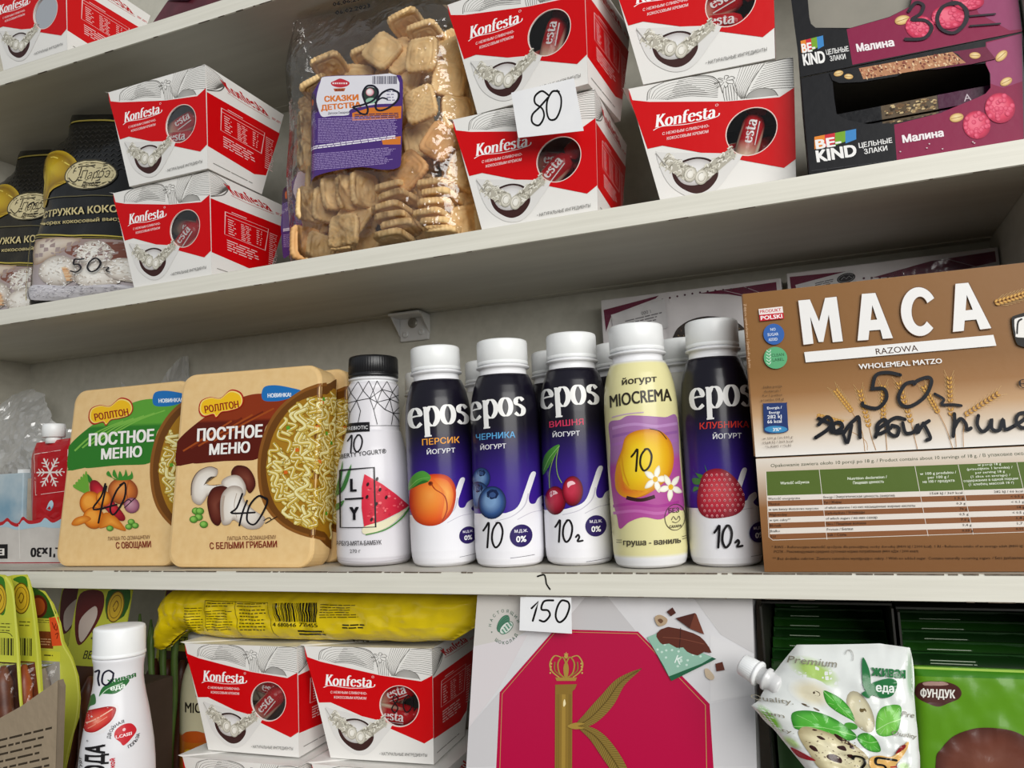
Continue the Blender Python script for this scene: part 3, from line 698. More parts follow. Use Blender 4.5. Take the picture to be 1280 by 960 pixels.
def mio():
    t = epbottle('cream yellow yogurt bottle with a printed pear and vanilla flowers', -.1205, .0410, .4, .1699, .0262, colfn=lambda z: lin('#e6dfa6') if .0095 < z < .1455 else lin('#e6e6e8')); facecam(t)
    a = Art()
    a.smooth([(58, 420), (100, 412), (130, 400), (190, 405), (260, 412), (305, 410), (312, 560), (318, 650), (325, 740), (290, 740), (240, 770), (180, 760), (130, 775), (95, 800), (85, 760), (70, 700), (60, 600), (62, 500)], lambda x, y: '#a571a8' if y < 560 else '#b2509a')
    for y, c in ((440, '#b98ac0'), (470, '#9460a0'), (500, '#a86fb2'), (720, '#a83c92'), (745, '#c26aae')): a.st([(70, y), (150, y-8), (230, y+4), (305, y-6)], 12, c, nib=10)
    a.st([(70, 400), (120, 394), (185, 392)], 7, '#c5a6c4', nib=4)
    o = cr([(80, 620), (85, 570), (105, 520), (118, 478), (150, 458), (200, 452), (245, 462), (280, 500), (290, 560), (275, 620), (230, 660), (170, 690), (110, 685), (82, 660)], 4, True)
    a.blob(o, (170, 560), [(0, '#f5d93e'), (.5, '#efc61f'), (.85, '#e2a51a'), (1, '#c7761a')])
    a.blob(cr([(80, 600), (96, 560), (104, 620), (150, 670), (200, 670), (150, 692), (105, 685), (82, 655)], 4, True), (115, 660), [(0, '#e0702a'), (1, '#e39a22')])
    a.st([(105, 540), (112, 600), (130, 650)], 5, '#d99a18', nib=3); a.st([(206, 452), (240, 462), (264, 490)], 3, '#2b2014')
    a.st([(120, 690), (170, 700), (220, 690)], 16, '#3b1e22', nib=12)
    for cx, cy, rr, an in ((222, 630, 46, 0), (276, 660, 46, 25)):
        for k in range(5):
            t_ = math.radians(an+72*k); a.blob(cr([(cx, cy), (cx+rr*.55*math.cos(t_-.42), cy+rr*.62*math.sin(t_-.42)), (cx+rr*math.cos(t_), cy+rr*1.1*math.sin(t_)), (cx+rr*.55*math.cos(t_+.42), cy+rr*.62*math.sin(t_+.42))], 4, True), (cx+rr*.4*math.cos(t_), cy+rr*.45*math.sin(t_)), [(0, '#fbfaf2'), (.7, '#f4f1e2'), (1, '#d9cfb4')])
        a.ball(cx, cy, 9, 10, '#e9b21e', '#f0c63a', '#d9a020')
    a.text('йогурт', 171, 285, 24, '#3a3326', w=124, bold=.035, rot=2); a.text('MIOCREMA', 175, 358, 46, '#2e281e', w=222, bold=.02, rot=3)
    a.hand('10', 138, 598, 76, '#20180c', 7, adv=.7, cw=.62)
    a.st(ellp(290, 766, 37, 45, 30)+[(327, 766)], 2.2, '#4a4038', False, cap=False); a.text('БЕЗ', 285, 750, 16, '#4a4038', w=38, bold=.03); a.text('САХАРА', 290, 802, 9, '#4a4038', w=44, bold=.03)
    a.st([(276, 775), (283, 763), (293, 775), (302, 763), (306, 776), (292, 785), (278, 780)], 2, '#4a4038', cap=False)
    a.text('груша - ваниль', 208, 856, 20, '#4a4438', w=200, bold=.035, rot=0)
    for dy in (-6, 2): a.st([(84, 846+dy), (103, 845+dy)], 2, '#4a4438', False); a.st([(314, 842+dy), (328, 841+dy)], 2, '#4a4438', False)
    bt(t, a, EP+EN[1:], (157, 55, 205, 940, 138, .1735), 0, 0)
mio()
def straw():
    t = epbottle('yogurt bottle with a printed strawberry beside the brown cartons', -.0700, .0500, -.3, .1690, .0246); facecam(t)
    a = Art(); milk(a, 0, 706, 920, 470)
    a.serif('epos', 352, 372, 118, 236, '#f1f0ee', T=.165, t=.045, rot=2)
    a.text('КЛУБНИКА', 478, 444, 23, '#d8382e', w=180, bold=.02, rot=0); a.text('ЙОГУРТ', 488, 482, 18, '#e9e8ee', w=104, bold=.02, rot=0)
    for p in ([(415, 600), (405, 572), (412, 600)], [(400, 610), (372, 600), (362, 585), (385, 620)], [(390, 640), (365, 640), (358, 620), (388, 622)], [(385, 655), (362, 668), (366, 650)]): a.smooth(p, '#3f7f35')
    o = cr([(376, 690), (386, 640), (402, 604), (436, 588), (478, 594), (520, 630), (545, 680), (545, 725), (515, 752), (460, 762), (410, 760), (382, 735)], 4, True)
    a.blob(o, (445, 660), [(0, '#d8505a'), (.6, '#c02f40'), (1, '#86182a')])
    rn = random.Random(2)
    for i in range(9):
        for j in range(9):
            x = 395+i*18+(j % 2)*9; y = 610+j*18
            if dist_in(o, x, y) > 6: a.ell(x, y, 4.2, 5.2, '#e99aa0', n=8); a.ell(x, y+1, 2.2, 3.2, '#7c1424', n=6)
    a.hand('10г', 438, 864, 76, '#161216', 8, adv=.62, cw=.5, rot=0); badge(a, 594, 818, 36)
    a.bars(338, 720, 352, 850, '#30303a', 8); a.st([(562, 899), (615, 897)], 1.5, '#55525c', False, cap=False)
    bt(t, a, EP+EN[1:], (432, 32, 482, 935, 138, .1735), 0, 0)
straw()
LP = [(.021, 0), (.0265, .0004), (.0292, .0025), (.0300, .006), (.0301, .0062), (.0303, .008), (.0305, .02), (.0306, .066), (.0300, .074), (.0285, .083), (.0262, .0925), (.0240, .1005), (.0226, .1055), (.0217, .1062), (.0214, .109), (.0211, .125), (.0209, .136), (.0213, .1405), (.0213, .1425), (.0196, .1455)]
LN = [(.0196, .1455), (.0190, .1460), (.0190, .1475), (.0206, .1478), (.0208, .1488), (.0190, .1494), (.0186, .152)]
def ly():
    t = thing('yogurt_bottle', 'white yogurt bottle with black ribbed cap and printed watermelon', 'bottle', (-.3518, .0535, .0003), group='yogurt drink bottles'); facecam(t); t.rotation_euler[1] = math.radians(.8); t.location.z = .0006; t.scale = (1, 1, 1.015)
    lathe('bottle_body', refine(LP), lab_m, t, n=64, colfn=lambda z: lin('#e6e3e8') if z > .0062 else lin('#dcd8de'))
    lathe('neck', LN, pet, t, n=48)
    lathe('cap', [(.0205, .1502), (.0209, .151), (.0208, .1530), (.0204, .1532), (.0204, .1536), (.0206, .1538), (.0205, .1655), (.0198, .1672), (.018, .1678), (.01, .1679)], capk, t, ribs=60, amp=.0003, ribz=(.1534, .1650))
    a = Art(); rn = random.Random(12); P = []
    for j, y in enumerate((188, 225, 268, 312, 364)):
        for i in range(6): P.append((112+i*41+(j % 2)*18+rn.uniform(-9, 9), y+(rn.uniform(-9, 9) if 0 < j < 4 else 0)))
    for i, p in enumerate(P):
        for q in P[i+1:]:
            d = math.hypot(p[0]-q[0], (p[1]-q[1]))
            if d < 60 and abs(p[1]-q[1]) > 5: a.st([p, q], 2.6, '#1d1b20', False, cap=False)
    a.st([(108, 366), (216, 369), (322, 366)], 1.5, '#2d2a30', cap=False)
    a.rect(96, 354, 198, 392, '#17151a'); a.text('PREBIOTIC', 150, 382, 15, '#f1f0f2', w=82)
    a.hand('10', 112, 472, 68, '#1a171c', 6, adv=.62, cw=.55)
    a.text('LIBERTY YOGURT®', 166, 488, 18, '#1e1b20', w=186, rot=5, bold=.01)
    for p in ([(95, 505), (82, 560), (68, 610), (62, 650), (78, 620), (92, 565)], [(128, 520), (110, 560), (88, 610), (68, 640), (100, 618), (120, 570)], [(100, 660), (80, 668), (62, 678), (62, 700), (85, 688)]): a.smooth(p, '#3d7a3a'); a.st([p[0], p[3]], 1.4, '#86b572', False)
    o = [(176, 560), (200, 575), (240, 600), (290, 640), (342, 688), (300, 712), (240, 740), (172, 762), (164, 690), (166, 610)]
    a.poly(o, lambda x, y: '#e0344a' if y < 680 else '#d42a40')
    for i in range(60):
        x = rn.uniform(168, 320); y = rn.uniform(570, 745)
        if dist_in(o, x, y) > 6: a.ell(x, y, rn.uniform(2, 7), rn.uniform(2, 6), rn.choice(('#ec5a66', '#c4203a', '#f27c80')), n=7)
    a.smooth([(342, 688), (310, 725), (250, 770), (175, 790), (172, 762), (240, 742), (300, 714)], '#e9e3c2'); a.st([(341, 695), (310, 735), (250, 775), (178, 792)], 7, '#4d8f3c', nib=4)
    for x, y in ((188, 600), (222, 580), (232, 622), (254, 652), (218, 676), (200, 735), (185, 648)): a.ell(x, y, 5, 8, '#2a0d12', rot=20, n=10)
    a.st([(86, 542), (212, 535), (214, 764), (86, 764), (86, 541)], 6.5, '#16141a', False, cap=False); a.text('L', 136, 625, 50, '#16141a', w=24, bold=.05); a.text('Y', 138, 734, 50, '#16141a', w=34, bold=.05)
    a.st([(104, 655), (172, 652)], 6.5, '#16141a', False, cap=False)
    a.text('АРБУЗ-МЯТА-БАМБУК', 152, 832, 17, '#2a272c', w=164, bold=.01, rot=1); a.text('270 г', 140, 860, 14, '#2a272c', w=38, rot=1)
    a.st([(72, 889), (200, 897), (345, 889)], 1.2, '#a9a6ac', cap=False)
    bt(t, a, LP+LN[1:], (216, 78, 208, 914, 147, .1679), 0, 0)
ly()
for i, (x, y, h, lab) in enumerate(((-.3330, .118, .163, 'blurred white cap of a bottle behind the black capped bottle'), (-.2700, .1120, .1665, 'white cap of a bottle behind the peach and blueberry bottles'), (-.2080, .1120, .1690, 'white cap of a dark bottle between blueberry and cherry bottles'), (-.1530, .1120, .1700, 'white cap of a dark bottle between cherry and cream yellow bottles'), (-.0990, .0990, .1660, 'white cap of a bottle between cream yellow and strawberry bottles'), (-.0450, .1130, .1690, 'white cap of a bottle right behind the strawberry bottle'))):
    dark = i in (2, 3)
    t = epbottle(lab, x, y, 0, group='bottles of the rear row', colfn=epcol if dark else (lambda z: lin('#dcdad2')))
    k = h/.1735; t.scale = (.93, .93, k)
# ------------------------------------------------------------------ noodle trays
sleeve = plain('tan_card_sleeve', '#ecc98f', '#e6c084', rough=.42, scale=130, detail=2, bump=.04)
tp = printmat(.36, key='tray_sleeve')
def rrect(w, h, r, n=7):
    P = []
    for cx, cz, a0 in ((w/2-r, r, -90), (w/2-r, h-r, 0), (-w/2+r, h-r, 90), (-w/2+r, r, 180)):
        for i in range(n+1): a_ = math.radians(a0+90*i/n); P.append((cx+r*math.cos(a_), cz+r*math.sin(a_)))
    return P
TW, TH, TD = .1412, .1678, .030
def tray_body(parent):
    V = []; F = []; R = [(0.0030, 0, .012), (.0008, .0006, .013), (0, .0022, .014), (0, TD-.004, .014), (.004, TD, .012)]
    N = 0
    for ins, y, r in R:
        P = rrect(TW-2*ins, TH-2*ins, r); N = len(P); V += [(p[0], y, p[1]+ins) for p in P]
    for k in range(len(R)-1): F += [(k*N+i, k*N+(i+1) % N, (k+1)*N+(i+1) % N, (k+1)*N+i) for i in range(N)]
    F.append(tuple(range(N-1, -1, -1))); F.append(tuple((len(R)-1)*N+i for i in range(N)))
    return mesh('sleeve', V, F, sleeve, parent, smooth=False)
def tray_fn(px4):
    sh = Sheet(px4, [(-TW/2, 0, TH), (TW/2, 0, TH), (-TW/2, 0, 0), (TW/2, 0, 0)])
    def f(x, y, h):
        p = sh(x, y, h); ov = p.x-(TW/2-.0028)     # print runs on round the right edge
        if ov > 0:
            q = ov/.0028
            if q < 1: p = Vector((TW/2-.0028+.0028*math.sin(q*1.57), p.y+.0026*(1-math.cos(q*1.57))*.8, p.z))
            else: p = Vector((TW/2+h, .0024+(ov-.0028), p.z))
        return p
    return f
def noodles(a, poly, n, seed):
    rn = random.Random(seed); xs = [p[0] for p in poly]; ys = [p[1] for p in poly]; k = 0
    a.poly(poly, '#a8781c')
    while k < n:
        x = rn.uniform(min(xs), max(xs)); y = rn.uniform(min(ys), max(ys))
        if dist_in(poly, x, y) < 10: continue
        an = rn.uniform(-.7, .7)+1.4; L = rn.uniform(40, 95); P = []; ph = rn.uniform(0, 6); am = rn.uniform(12, 22)
        for i in range(13):
            t = i/12; u = (t-.5)*L; v = am*math.sin(ph+t*7)
            px, py = x+u*math.cos(an)-v*math.sin(an), y+u*math.sin(an)+v*math.cos(an)
            if dist_in(poly, px, py) > 4: P.append((px, py))
        if len(P) > 4:
            sh = k/n
            a.st(P, 16, '#94701c' if sh < .5 else '#a8842a', n=2); a.st(P, 12, ('#c9a83c', '#dcc66a', '#e6d88c', '#cdb04a')[rn.randrange(4)], n=2); a.st([(p[0]-1.5, p[1]-1.5) for p in P], 3, '#f4eec4', n=2, cap=False)
        k += 1
    for i in range(16):
        x = rn.uniform(min(xs), max(xs)); y = rn.uniform(min(ys), max(ys))
        if dist_in(poly, x, y) > 16:
            c = rn.choice(('#5ea02e', '#d8681c', '#4c8a26', '#e07a2a')); a.poly([(x-7, y-6), (x+6, y-8), (x+9, y+5), (x-5, y+8)], c)
def logo_badge(a, cx, cy, s):
    o = [(-88, 22), (-80, -18), (-45, -34), (-5, -30), (35, -62), (72, -52), (84, -20), (70, 8), (30, 22), (-2, 28), (-22, 50), (-34, 36), (-70, 44)]
    P = [(cx+x*s, cy+y*s) for x, y in o]; a.smooth(P, '#b5241c', 6); a.smooth([(cx+x*s*.95, cy+(y-1)*s*.9) for x, y in o], '#f6dd7c', 6); a.smooth([(cx+x*s*.90, cy+(y-1)*s*.82) for x, y in o], '#f2c01e', 6)
    a.text('РОЛЛТОН', cx+2*s, cy+18*s, 27*s, '#8e1f14', w=132*s, bold=.035, rot=9)
def traytop(a, dx, dy, green):
    c1, c2 = ('#2f7a26', '#5da237') if green else ('#5a1708', '#8c3312')
    X = lambda pts: [(x+dx, y+dy) for x, y in pts]
    a.smooth(X([(66, 400), (75, 372), (130, 320), (210, 262), (300, 215), (370, 195), (440, 200), (520, 225), (560, 240), (430, 300), (400, 360), (392, 430), (360, 455), (250, 448), (150, 458), (66, 478)]), lambda x, y: c2 if y-dy < 300 else c1)
    a.smooth(X([(70, 470), (150, 440), (200, 445), (140, 466), (68, 480)]), c1); a.smooth(X([(130, 470), (200, 440), (300, 435), (366, 455), (250, 460)]), c1)
    if green: 
        for k in range(5): a.st(X([(90+k*30, 400-k*12), (170+k*40, 330-k*12), (280+k*40, 280-k*10)]), 9, '#7db84a', nib=3)
    else:
        for k in range(5): a.st(X([(90+k*30, 420-k*10), (170+k*40, 370-k*15), (280+k*40, 300-k*12)]), 11, ('#a04a18', '#6e2209')[k % 2], nib=4)
    a.smooth(X([(400, 172), (440, 162), (500, 172), (545, 188), (500, 212), (450, 224), (398, 218)]), '#1f70b8')
    a.text('НОВИНКА!', 460+dx, 208+dy, 15, '#eef4fa', w=88, bold=.04, rot=2)
    # bowl
    bowl = X([(640, 150), (600, 165), (540, 190), (470, 245), (420, 320), (392, 410), (384, 490), (392, 580), (418, 650), (470, 710), (530, 745), (600, 765), (660, 770)])
    a.smooth(bowl[:-1]+X([(760, 770), (760, 150)]), '#6b4012')
    rim = cr(bowl, 5)
    a.st(rim, 12, '#8a5620', False, cap=False)
    noodles(a, cr(X([(640, 190), (590, 205), (530, 228), (480, 280), (440, 350), (418, 430), (412, 500), (425, 580), (455, 650), (510, 705), (570, 728), (650, 740), (715, 735), (715, 190)]), 4, True), 150, 5 if green else 9)
    a.text('ПОСТНОЕ', 272+dx, 372+dy, 48, '#f6f3ee', w=252, bold=.045, rot=4, shear=.12); a.text('МЕНЮ', 272+dx, 430+dy, 42, '#f6f3ee', w=158, bold=.045, rot=4, shear=.12)
ink_art = printmat(key='ink')
def mush_art():
    a = Art(); logo_badge(a, 243, 240, 1); a.l += 1
    traytop(a, 0, 0, False); logo_badge(a, 243, 240, 1)
    def cap(o, c, col): a.blob(cr(o, 4, True), c, col)
    W = [(0, '#f4efe8'), (.7, '#e2d9ce'), (1, '#a5968a')]; B = [(0, '#7c4030'), (.7, '#5e2418'), (1, '#3f130c')]
    cap([(122, 590), (128, 545), (150, 505), (190, 484), (225, 492), (222, 520), (195, 525), (180, 550), (215, 560), (250, 555), (240, 590), (190, 600), (175, 620), (155, 640), (128, 625)], (170, 560), W)
    a.st([(122, 600), (126, 545), (152, 502), (195, 483), (226, 493)], 4, '#6b5a4e', nib=2)
    cap([(280, 500), (300, 478), (340, 484), (366, 520), (372, 560), (350, 590), (330, 560), (300, 530), (282, 525)], (340, 530), B)
    cap([(240, 545), (270, 520), (310, 520), (335, 560), (330, 600), (300, 600), (260, 580)], (290, 560), W)
    cap([(186, 650), (186, 610), (205, 572), (240, 560), (268, 572), (250, 600), (235, 640), (240, 700), (225, 725), (200, 705)], (215, 640), B)
    cap([(235, 640), (245, 590), (280, 560), (320, 570), (330, 620), (370, 660), (410, 690), (390, 730), (340, 735), (290, 700), (270, 718), (242, 715)], (290, 640), W)
    a.st([(250, 600), (244, 650), (246, 705)], 9, '#b7a596', nib=5); a.st([(300, 590), (290, 640), (300, 690)], 3, '#b9aa9c', nib=1.5)
    rn = random.Random(3)
    for cx, cy in ((140, 665), (150, 690), (170, 720), (130, 700), (155, 665)): a.ball(cx, cy, 17, 15, '#8cc258', '#5a9434', '#35681c', n=12)
    a.st([(322, 592), (300, 650), (280, 672), (370, 668)], 7.5, '#141014', nib=None); a.st([(340, 620), (322, 670), (310, 722)], 7.5, '#141014')
    a.st([(412, 612), (385, 600), (350, 640), (340, 700), (370, 716), (405, 660), (418, 615), (395, 604)], 7.5, '#141014'); a.st([(405, 700), (425, 688), (432, 698), (410, 712), (455, 684)], 3.5, '#141014')
    a.text('ЛАПША ПО-ДОМАШНЕМУ', 357, 780, 16, '#6b3c22', w=192, rot=3); a.text('С БЕЛЫМИ ГРИБАМИ', 325, 816, 27, '#7a1f12', w=264, rot=3, bold=.02)
    return a
def veg_art():
    a = Art(); traytop(a, 240, 25, True); logo_badge(a, 477, 275, 1)
    a.smooth([(375, 530), (382, 521), (400, 548), (400, 580), (388, 560)], '#2f7a26')
    for k in range(6): a.smooth([(372, 600), (325+k*9, 575-k*10), (332+k*9, 562-k*10), (385, 590)], '#6aa536')
    a.blob(ellp(515, 590, 58, 55, 24, 10), (505, 575), [(0, '#e8a25a'), (.6, '#cf7430'), (1, '#8a3f1c')])
    a.st([(540, 540), (530, 590), (535, 640)], 4, '#a85422'); 
    for k in range(5): a.smooth([(500, 545), (455+k*22, 525), (462+k*22, 508-6*(k % 2)), (480+k*18, 540)], '#3f8a2e')
    a.blob(ellp(548, 648, 30, 32, 18), (540, 640), [(0, '#cfa0ae'), (.7, '#a86a80'), (1, '#6f3c50')])
    a.blob(cr([(388, 560), (400, 545), (425, 555), (470, 620), (520, 690), (510, 712), (470, 690), (420, 630), (392, 600)], 4, True), (440, 620), [(0, '#e05a5a'), (.6, '#c01f30'), (1, '#7c0f1c')])
    for cx, cy, rx, ry in ((390, 640, 44, 50), (440, 620, 30, 32), (400, 700, 42, 45)): a.ball(cx, cy, rx, ry, '#f3a43e', '#e07f1c', '#a8500c')
    a.blob(cr([(312, 725), (330, 700), (370, 690), (390, 705), (360, 722), (330, 732)], 4, True), (350, 708), [(0, '#f3a43e'), (1, '#c8680f')]); a.blob(cr([(440, 680), (480, 690), (520, 740), (515, 752), (460, 735), (420, 740)], 4, True), (470, 715), [(0, '#f3a43e'), (1, '#c8680f')])
    for cx, cy in ((545, 715), (560, 730), (535, 735), (462, 742)): a.ball(cx, cy, 14, 12, '#8cc258', '#5a9434', '#35681c', n=12)
    a.st([(448, 560), (432, 610), (400, 665), (490, 645)], 7.5, '#141014'); a.st([(452, 570), (435, 640), (418, 720)], 7.5, '#141014')
    a.st([(520, 555), (490, 590), (465, 660), (480, 685), (520, 620), (525, 560), (505, 565)], 7.5, '#141014'); a.st([(515, 640), (535, 625), (545, 633), (520, 658), (562, 618)], 3.5, '#141014')
    a.text('ЛАПША ПО-ДОМАШНЕМУ', 535, 788, 15, '#6b3c22', w=164, rot=3); a.text('С ОВОЩАМИ', 552, 822, 26, '#7a1f12', w=136, rot=3, bold=.02)
    return a
MPX = [(92, 118), (614, 82), (16, 905), (590, 893)]; GPX = [(337, 182), (776, 143), (238, 902), (705, 895)]
def tray(label, loc, rot, art, px, clipx):
    t = thing('noodle_tray', label, 'food tray', loc, group='noodle trays in tan card sleeves'); t.rotation_euler = [math.radians(r) for r in rot]
    tray_body(t); art.build('print', tray_fn(px), tp, t, step=(8, 0), world=False, clip=(None, None, clipx, None), h0=1.6e-4, dl=1.2e-6)
    return t
mt = tray('tan noodle tray with printed white mushrooms and a handwritten 40', (-.4600, .0160, .0008), (-5.2, .6, 4), mush_art(), MPX, 700)
tray('tan noodle tray with printed carrots and peppers, leftmost', (-.6090, .0260, .0008), (-6, 0, 1.5), veg_art(), GPX, 800)
t3 = copy_tree(mt); t3['label'] = 'tan noodle tray half hidden behind the mushroom tray'; t3.location = (-.4560, .0560, .0008); t3.rotation_euler = (math.radians(-5.2), 0, 0)
# ------------------------------------------------------------------ brown cartons of matzo
brown = plain('brown_carton', '#8b6135', '#845b30', rough=.5, scale=60)
mp = printmat(.4, key='matzo_carton', bump=.04, bscale=160)
def rp(x, y, th=math.radians(2)):
    return (-.042+x*math.cos(th)-y*math.sin(th), .004+x*math.sin(th)+y*math.cos(th))
def carton(name, label, cat, x0, x1, z0, z1, dp, px4, pw, art, mat, pm, off=0, cap=(None,)*4, grp=None, **kw):
    A, B, C, D = [rp(*q) for q in ((x0, off), (x1, off), (x0, off+dp), (x1, off+dp))]
    t = thing(name, label, cat, ((A[0]+D[0])/2, (A[1]+D[1])/2, z0), group=grp)
    V = [(*A, z0), (*B, z0), (*C, z0), (*D, z0), (*A, z1), (*B, z1), (*C, z1), (*D, z1)]
    bm = bmesh.new(); vs = [bm.verts.new(v) for v in V]
    for f in [(0, 2, 3, 1), (4, 5, 7, 6), (0, 1, 5, 4), (2, 6, 7, 3), (0, 4, 6, 2), (1, 3, 7, 5)]: bm.faces.new([vs[i] for i in f])
    bmesh.ops.bevel(bm, geom=bm.edges[:], offset=.0006, segments=2, affect='EDGES')
    VV = [v.co.copy() for v in bm.verts]; FF = [[v.index for v in f.verts] for f in bm.faces]; bm.free()
    mesh('carton_body', VV, FF, mat, t, world=True)
    s = Sheet(px4, [(*rp(pw[0], off), pw[3]), (*rp(pw[1], off), pw[3]), (*rp(pw[0], off), pw[2]), (*rp(pw[1], off), pw[2])])
    art.build('front_print', s, pm, t, **kw); return t
def wheat(a, x0, y0, x1, y1, stem=None, s=1):
    n = 9; dx, dy = (x1-x0), (y1-y0); L = math.hypot(dx, dy); ux, uy = dx/L, dy/L
    if stem: a.st([(x0, y0)]+stem, 2.5*s, '#b8864a', cap=False)
    for i in range(n):
        t = i/(n-1); cx, cy = x0+dx*t, y0+dy*t
        for sd in (-1, 1):
            bx, by = cx+sd*(-uy)*7*s, cy+sd*ux*7*s
            a.st([(bx, by), (bx+ux*34*s+sd*(-uy)*14*s, by+uy*34*s+sd*ux*14*s)], .9*s, '#d9b87a', False, cap=False)
        for sd in (-1, 1):
            bx, by = cx+sd*(-uy)*6*s, cy+sd*ux*6*s; an = math.degrees(math.atan2(uy, ux))
            a.blob(ellp(bx, by, 9*s, 4.6*s, 9, an+sd*28), (bx, by), [(0, '#e8bc62'), (1, '#a8702a')])
def maca_art():
    a = Art(); tl, bl = (30, 245), (90, 930); tr, br = (1310, 65), (1310, 866)
    bands = [(0, '#8b6135'), (.5, '#8b6135'), (.64, '#9c7044'), (.76, '#c29c74'), (.87, '#dccab4'), (1, '#efeae4')]
    def L(t, r): return ((tl[0]+(bl[0]-tl[0])*t, tl[1]+(bl[1]-tl[1])*t) if not r else (tr[0]+(br[0]-tr[0])*t, tr[1]+(br[1]-tr[1])*t))
    P = []; C = []; F = []
    for i, (t, c) in enumerate(bands): P += [L(t, 0), L(t, 1)]; C += [lin(c)]*2
    for i in range(len(bands)-1): F.append((2*i, 2*i+1, 2*i+3, 2*i+2))
    a._add(P, C, F)
    wheat(a, 345, 765, 440, 790, [(520, 850), (540, 900)]); wheat(a, 480, 740, 420, 660, [(520, 820), (530, 905)]); wheat(a, 550, 800, 520, 660, [(560, 850), (575, 900)]); wheat(a, 612, 770, 618, 640, [(618, 830), (620, 900)])
    wheat(a, 725, 780, 685, 625, [(735, 840), (745, 895)]); wheat(a, 840, 740, 790, 640, [(870, 810), (890, 890)]); wheat(a, 895, 750, 900, 600, [(905, 820), (905, 885)]); wheat(a, 960, 750, 1100, 665, [(940, 820), (935, 885)]); wheat(a, 1140, 260, 1280, 215, None, 1.3)
    for col, g in (('#6d4a30', 3), ('#f0eeec', 0)):
        o = -g
        a.poly([(268+o, 270), (318, 264-g), (356, 362), (384, 256), (434+g, 249-g), (455+g, 448), (412-g, 453), (398, 330), (372, 452), (352, 453), (318, 340), (330, 460+g), (288+o, 466+g)], col)
        A_ = lambda p, q: a.poly(p, col, [q] if g == 0 else [q])
        A_([(545+o, 234), (604+g, 228-g), (670+g, 430+g), (626-o, 434+g), (618, 394), (570, 399), (564+g, 440+g), (518+o, 444+g)], [(578, 352), (606, 349), (588, 284)])
        C_ = ellp(792, 308, 80+g, 111+g, 40, 6, 38, 322); C2 = ellp(796, 308, 38-g, 68-g, 40, 6, 38, 322)
        a.poly(C_+C2[::-1], col)
        A_([(962+o, 178), (1020+g, 171-g), (1102+g, 378+g), (1052-o, 385+g), (1040, 340), (988, 346), (980+g, 392+g), (932+o, 398+g)], [(996, 300), (1028, 296), (1008, 228)])
    a.poly([(290, 498), (1108, 408), (1116, 456), (296, 542)], '#f0eeec'); a.text('RAZOWA', 685, 494, 27, '#4a2f1c', w=182, rot=6, bold=.01); a.text('WHOLEMEAL MATZO', 697, 552, 22, '#f0eeec', w=358, rot=5, bold=.035)
    a.poly([(98, 312), (200, 298), (203, 326), (101, 338)], '#f0e6e2'); a.text('PRODUKT', 150, 325, 14, '#c42030', w=90, rot=7, bold=.02); a.poly([(101, 338), (203, 326), (207, 352), (104, 366)], '#c81e30'); a.text('POLSKI', 154, 355, 18, '#ffffff', w=92, rot=7, bold=.03)
    a.ell(163, 422, 44, 46, '#3564ae')
    for i, s in enumerate(('NO', 'SUGAR', 'ADDED')): a.text(s, 160, 407+i*22, 13, '#e4ecf6', w=(22, 46, 38)[i], rot=6, bold=.01)
    a.ell(170, 524, 49, 47, '#5fae7a'); a.text('CLEAN', 180, 518, 13, '#143a22', w=52, rot=6); a.text('LABEL', 182, 538, 13, '#143a22', w=48, rot=6)
    for k in range(5): a.st([(132, 492+k*13), (144, 500+k*13), (150, 490+k*13)], 3, '#e4f2e6', nib=1.5)
    a.text('Zdjęcie symboliczne / Symbolic photo', 47, 430, 11, '#d8b898', w=280, rot=-85)
    for i, s in enumerate(('Jedna porcja', 'dostarcza /', 'Per 1 portion', 'provides (18 g)')): a.text(s, 158, 650+i*18, 10, '#54402e', w=(78, 68, 80, 94)[i], rot=4)
    a.smooth([(120, 722), (122, 716), (210, 712), (216, 718), (220, 800), (218, 828), (170, 836), (128, 832), (122, 800)], '#23386e', 3); a.blob(ellp(172, 820, 46, 14, 20), (172, 820), [(0, '#4a9ac8'), (1, '#3a88bc')])
    for i, s in enumerate(('Energia /', 'Energy', '282 kJ', '66 kcal')): a.text(s, 166, 738+i*19, (11, 11, 14, 14)[i], '#f0f2f6', w=(60, 44, 58, 58)[i], rot=4, bold=.02)
    a.text('3%*', 176, 827, 13, '#f0f6fa', w=34, rot=3, bold=.03)
    for i, s in enumerate(('w 100 g / in 100 g:', '1568 kJ / 369 kcal', '*% RWS / *% RI')): a.text(s, 180, 858+i*17, 10, '#6b5c50', w=(122, 120, 104)[i], rot=4)
    K = '#12141c'; w = 15
    a.st([(692, 590), (640, 580), (590, 592), (572, 645), (570, 650), (620, 650), (628, 690), (590, 730), (535, 722), (528, 710)], w, K)
    a.st([(748, 628), (765, 612), (810, 598), (822, 620), (790, 680), (730, 720), (690, 715), (680, 680), (710, 630), (745, 618)], w, K); a.st([(832, 668), (868, 690), (858, 712), (905, 712), (940, 716)], w*.8, K)
    a.st([(332, 852), (380, 820), (400, 790), (380, 768), (345, 800)], w, K); a.st([(345, 775), (395, 800), (398, 830), (440, 812), (432, 790), (405, 800), (415, 832), (450, 826)], w, K)
    a.st([(445, 835), (470, 800), (492, 780), (510, 770), (512, 850)], w, K); a.st([(445, 840), (460, 872), (480, 800)], w*.9, K)
    a.st([(575, 848), (590, 815), (622, 790), (612, 776), (585, 800), (590, 835), (640, 810)], w, K); a.st([(700, 775), (665, 768), (630, 790), (632, 830), (662, 842), (672, 810), (645, 800)], w, K)
    a.st([(690, 790), (700, 830), (735, 825), (752, 795), (748, 830), (770, 800), (800, 780)], w, K); a.st([(775, 790), (790, 820), (800, 850), (785, 858)], w, K)
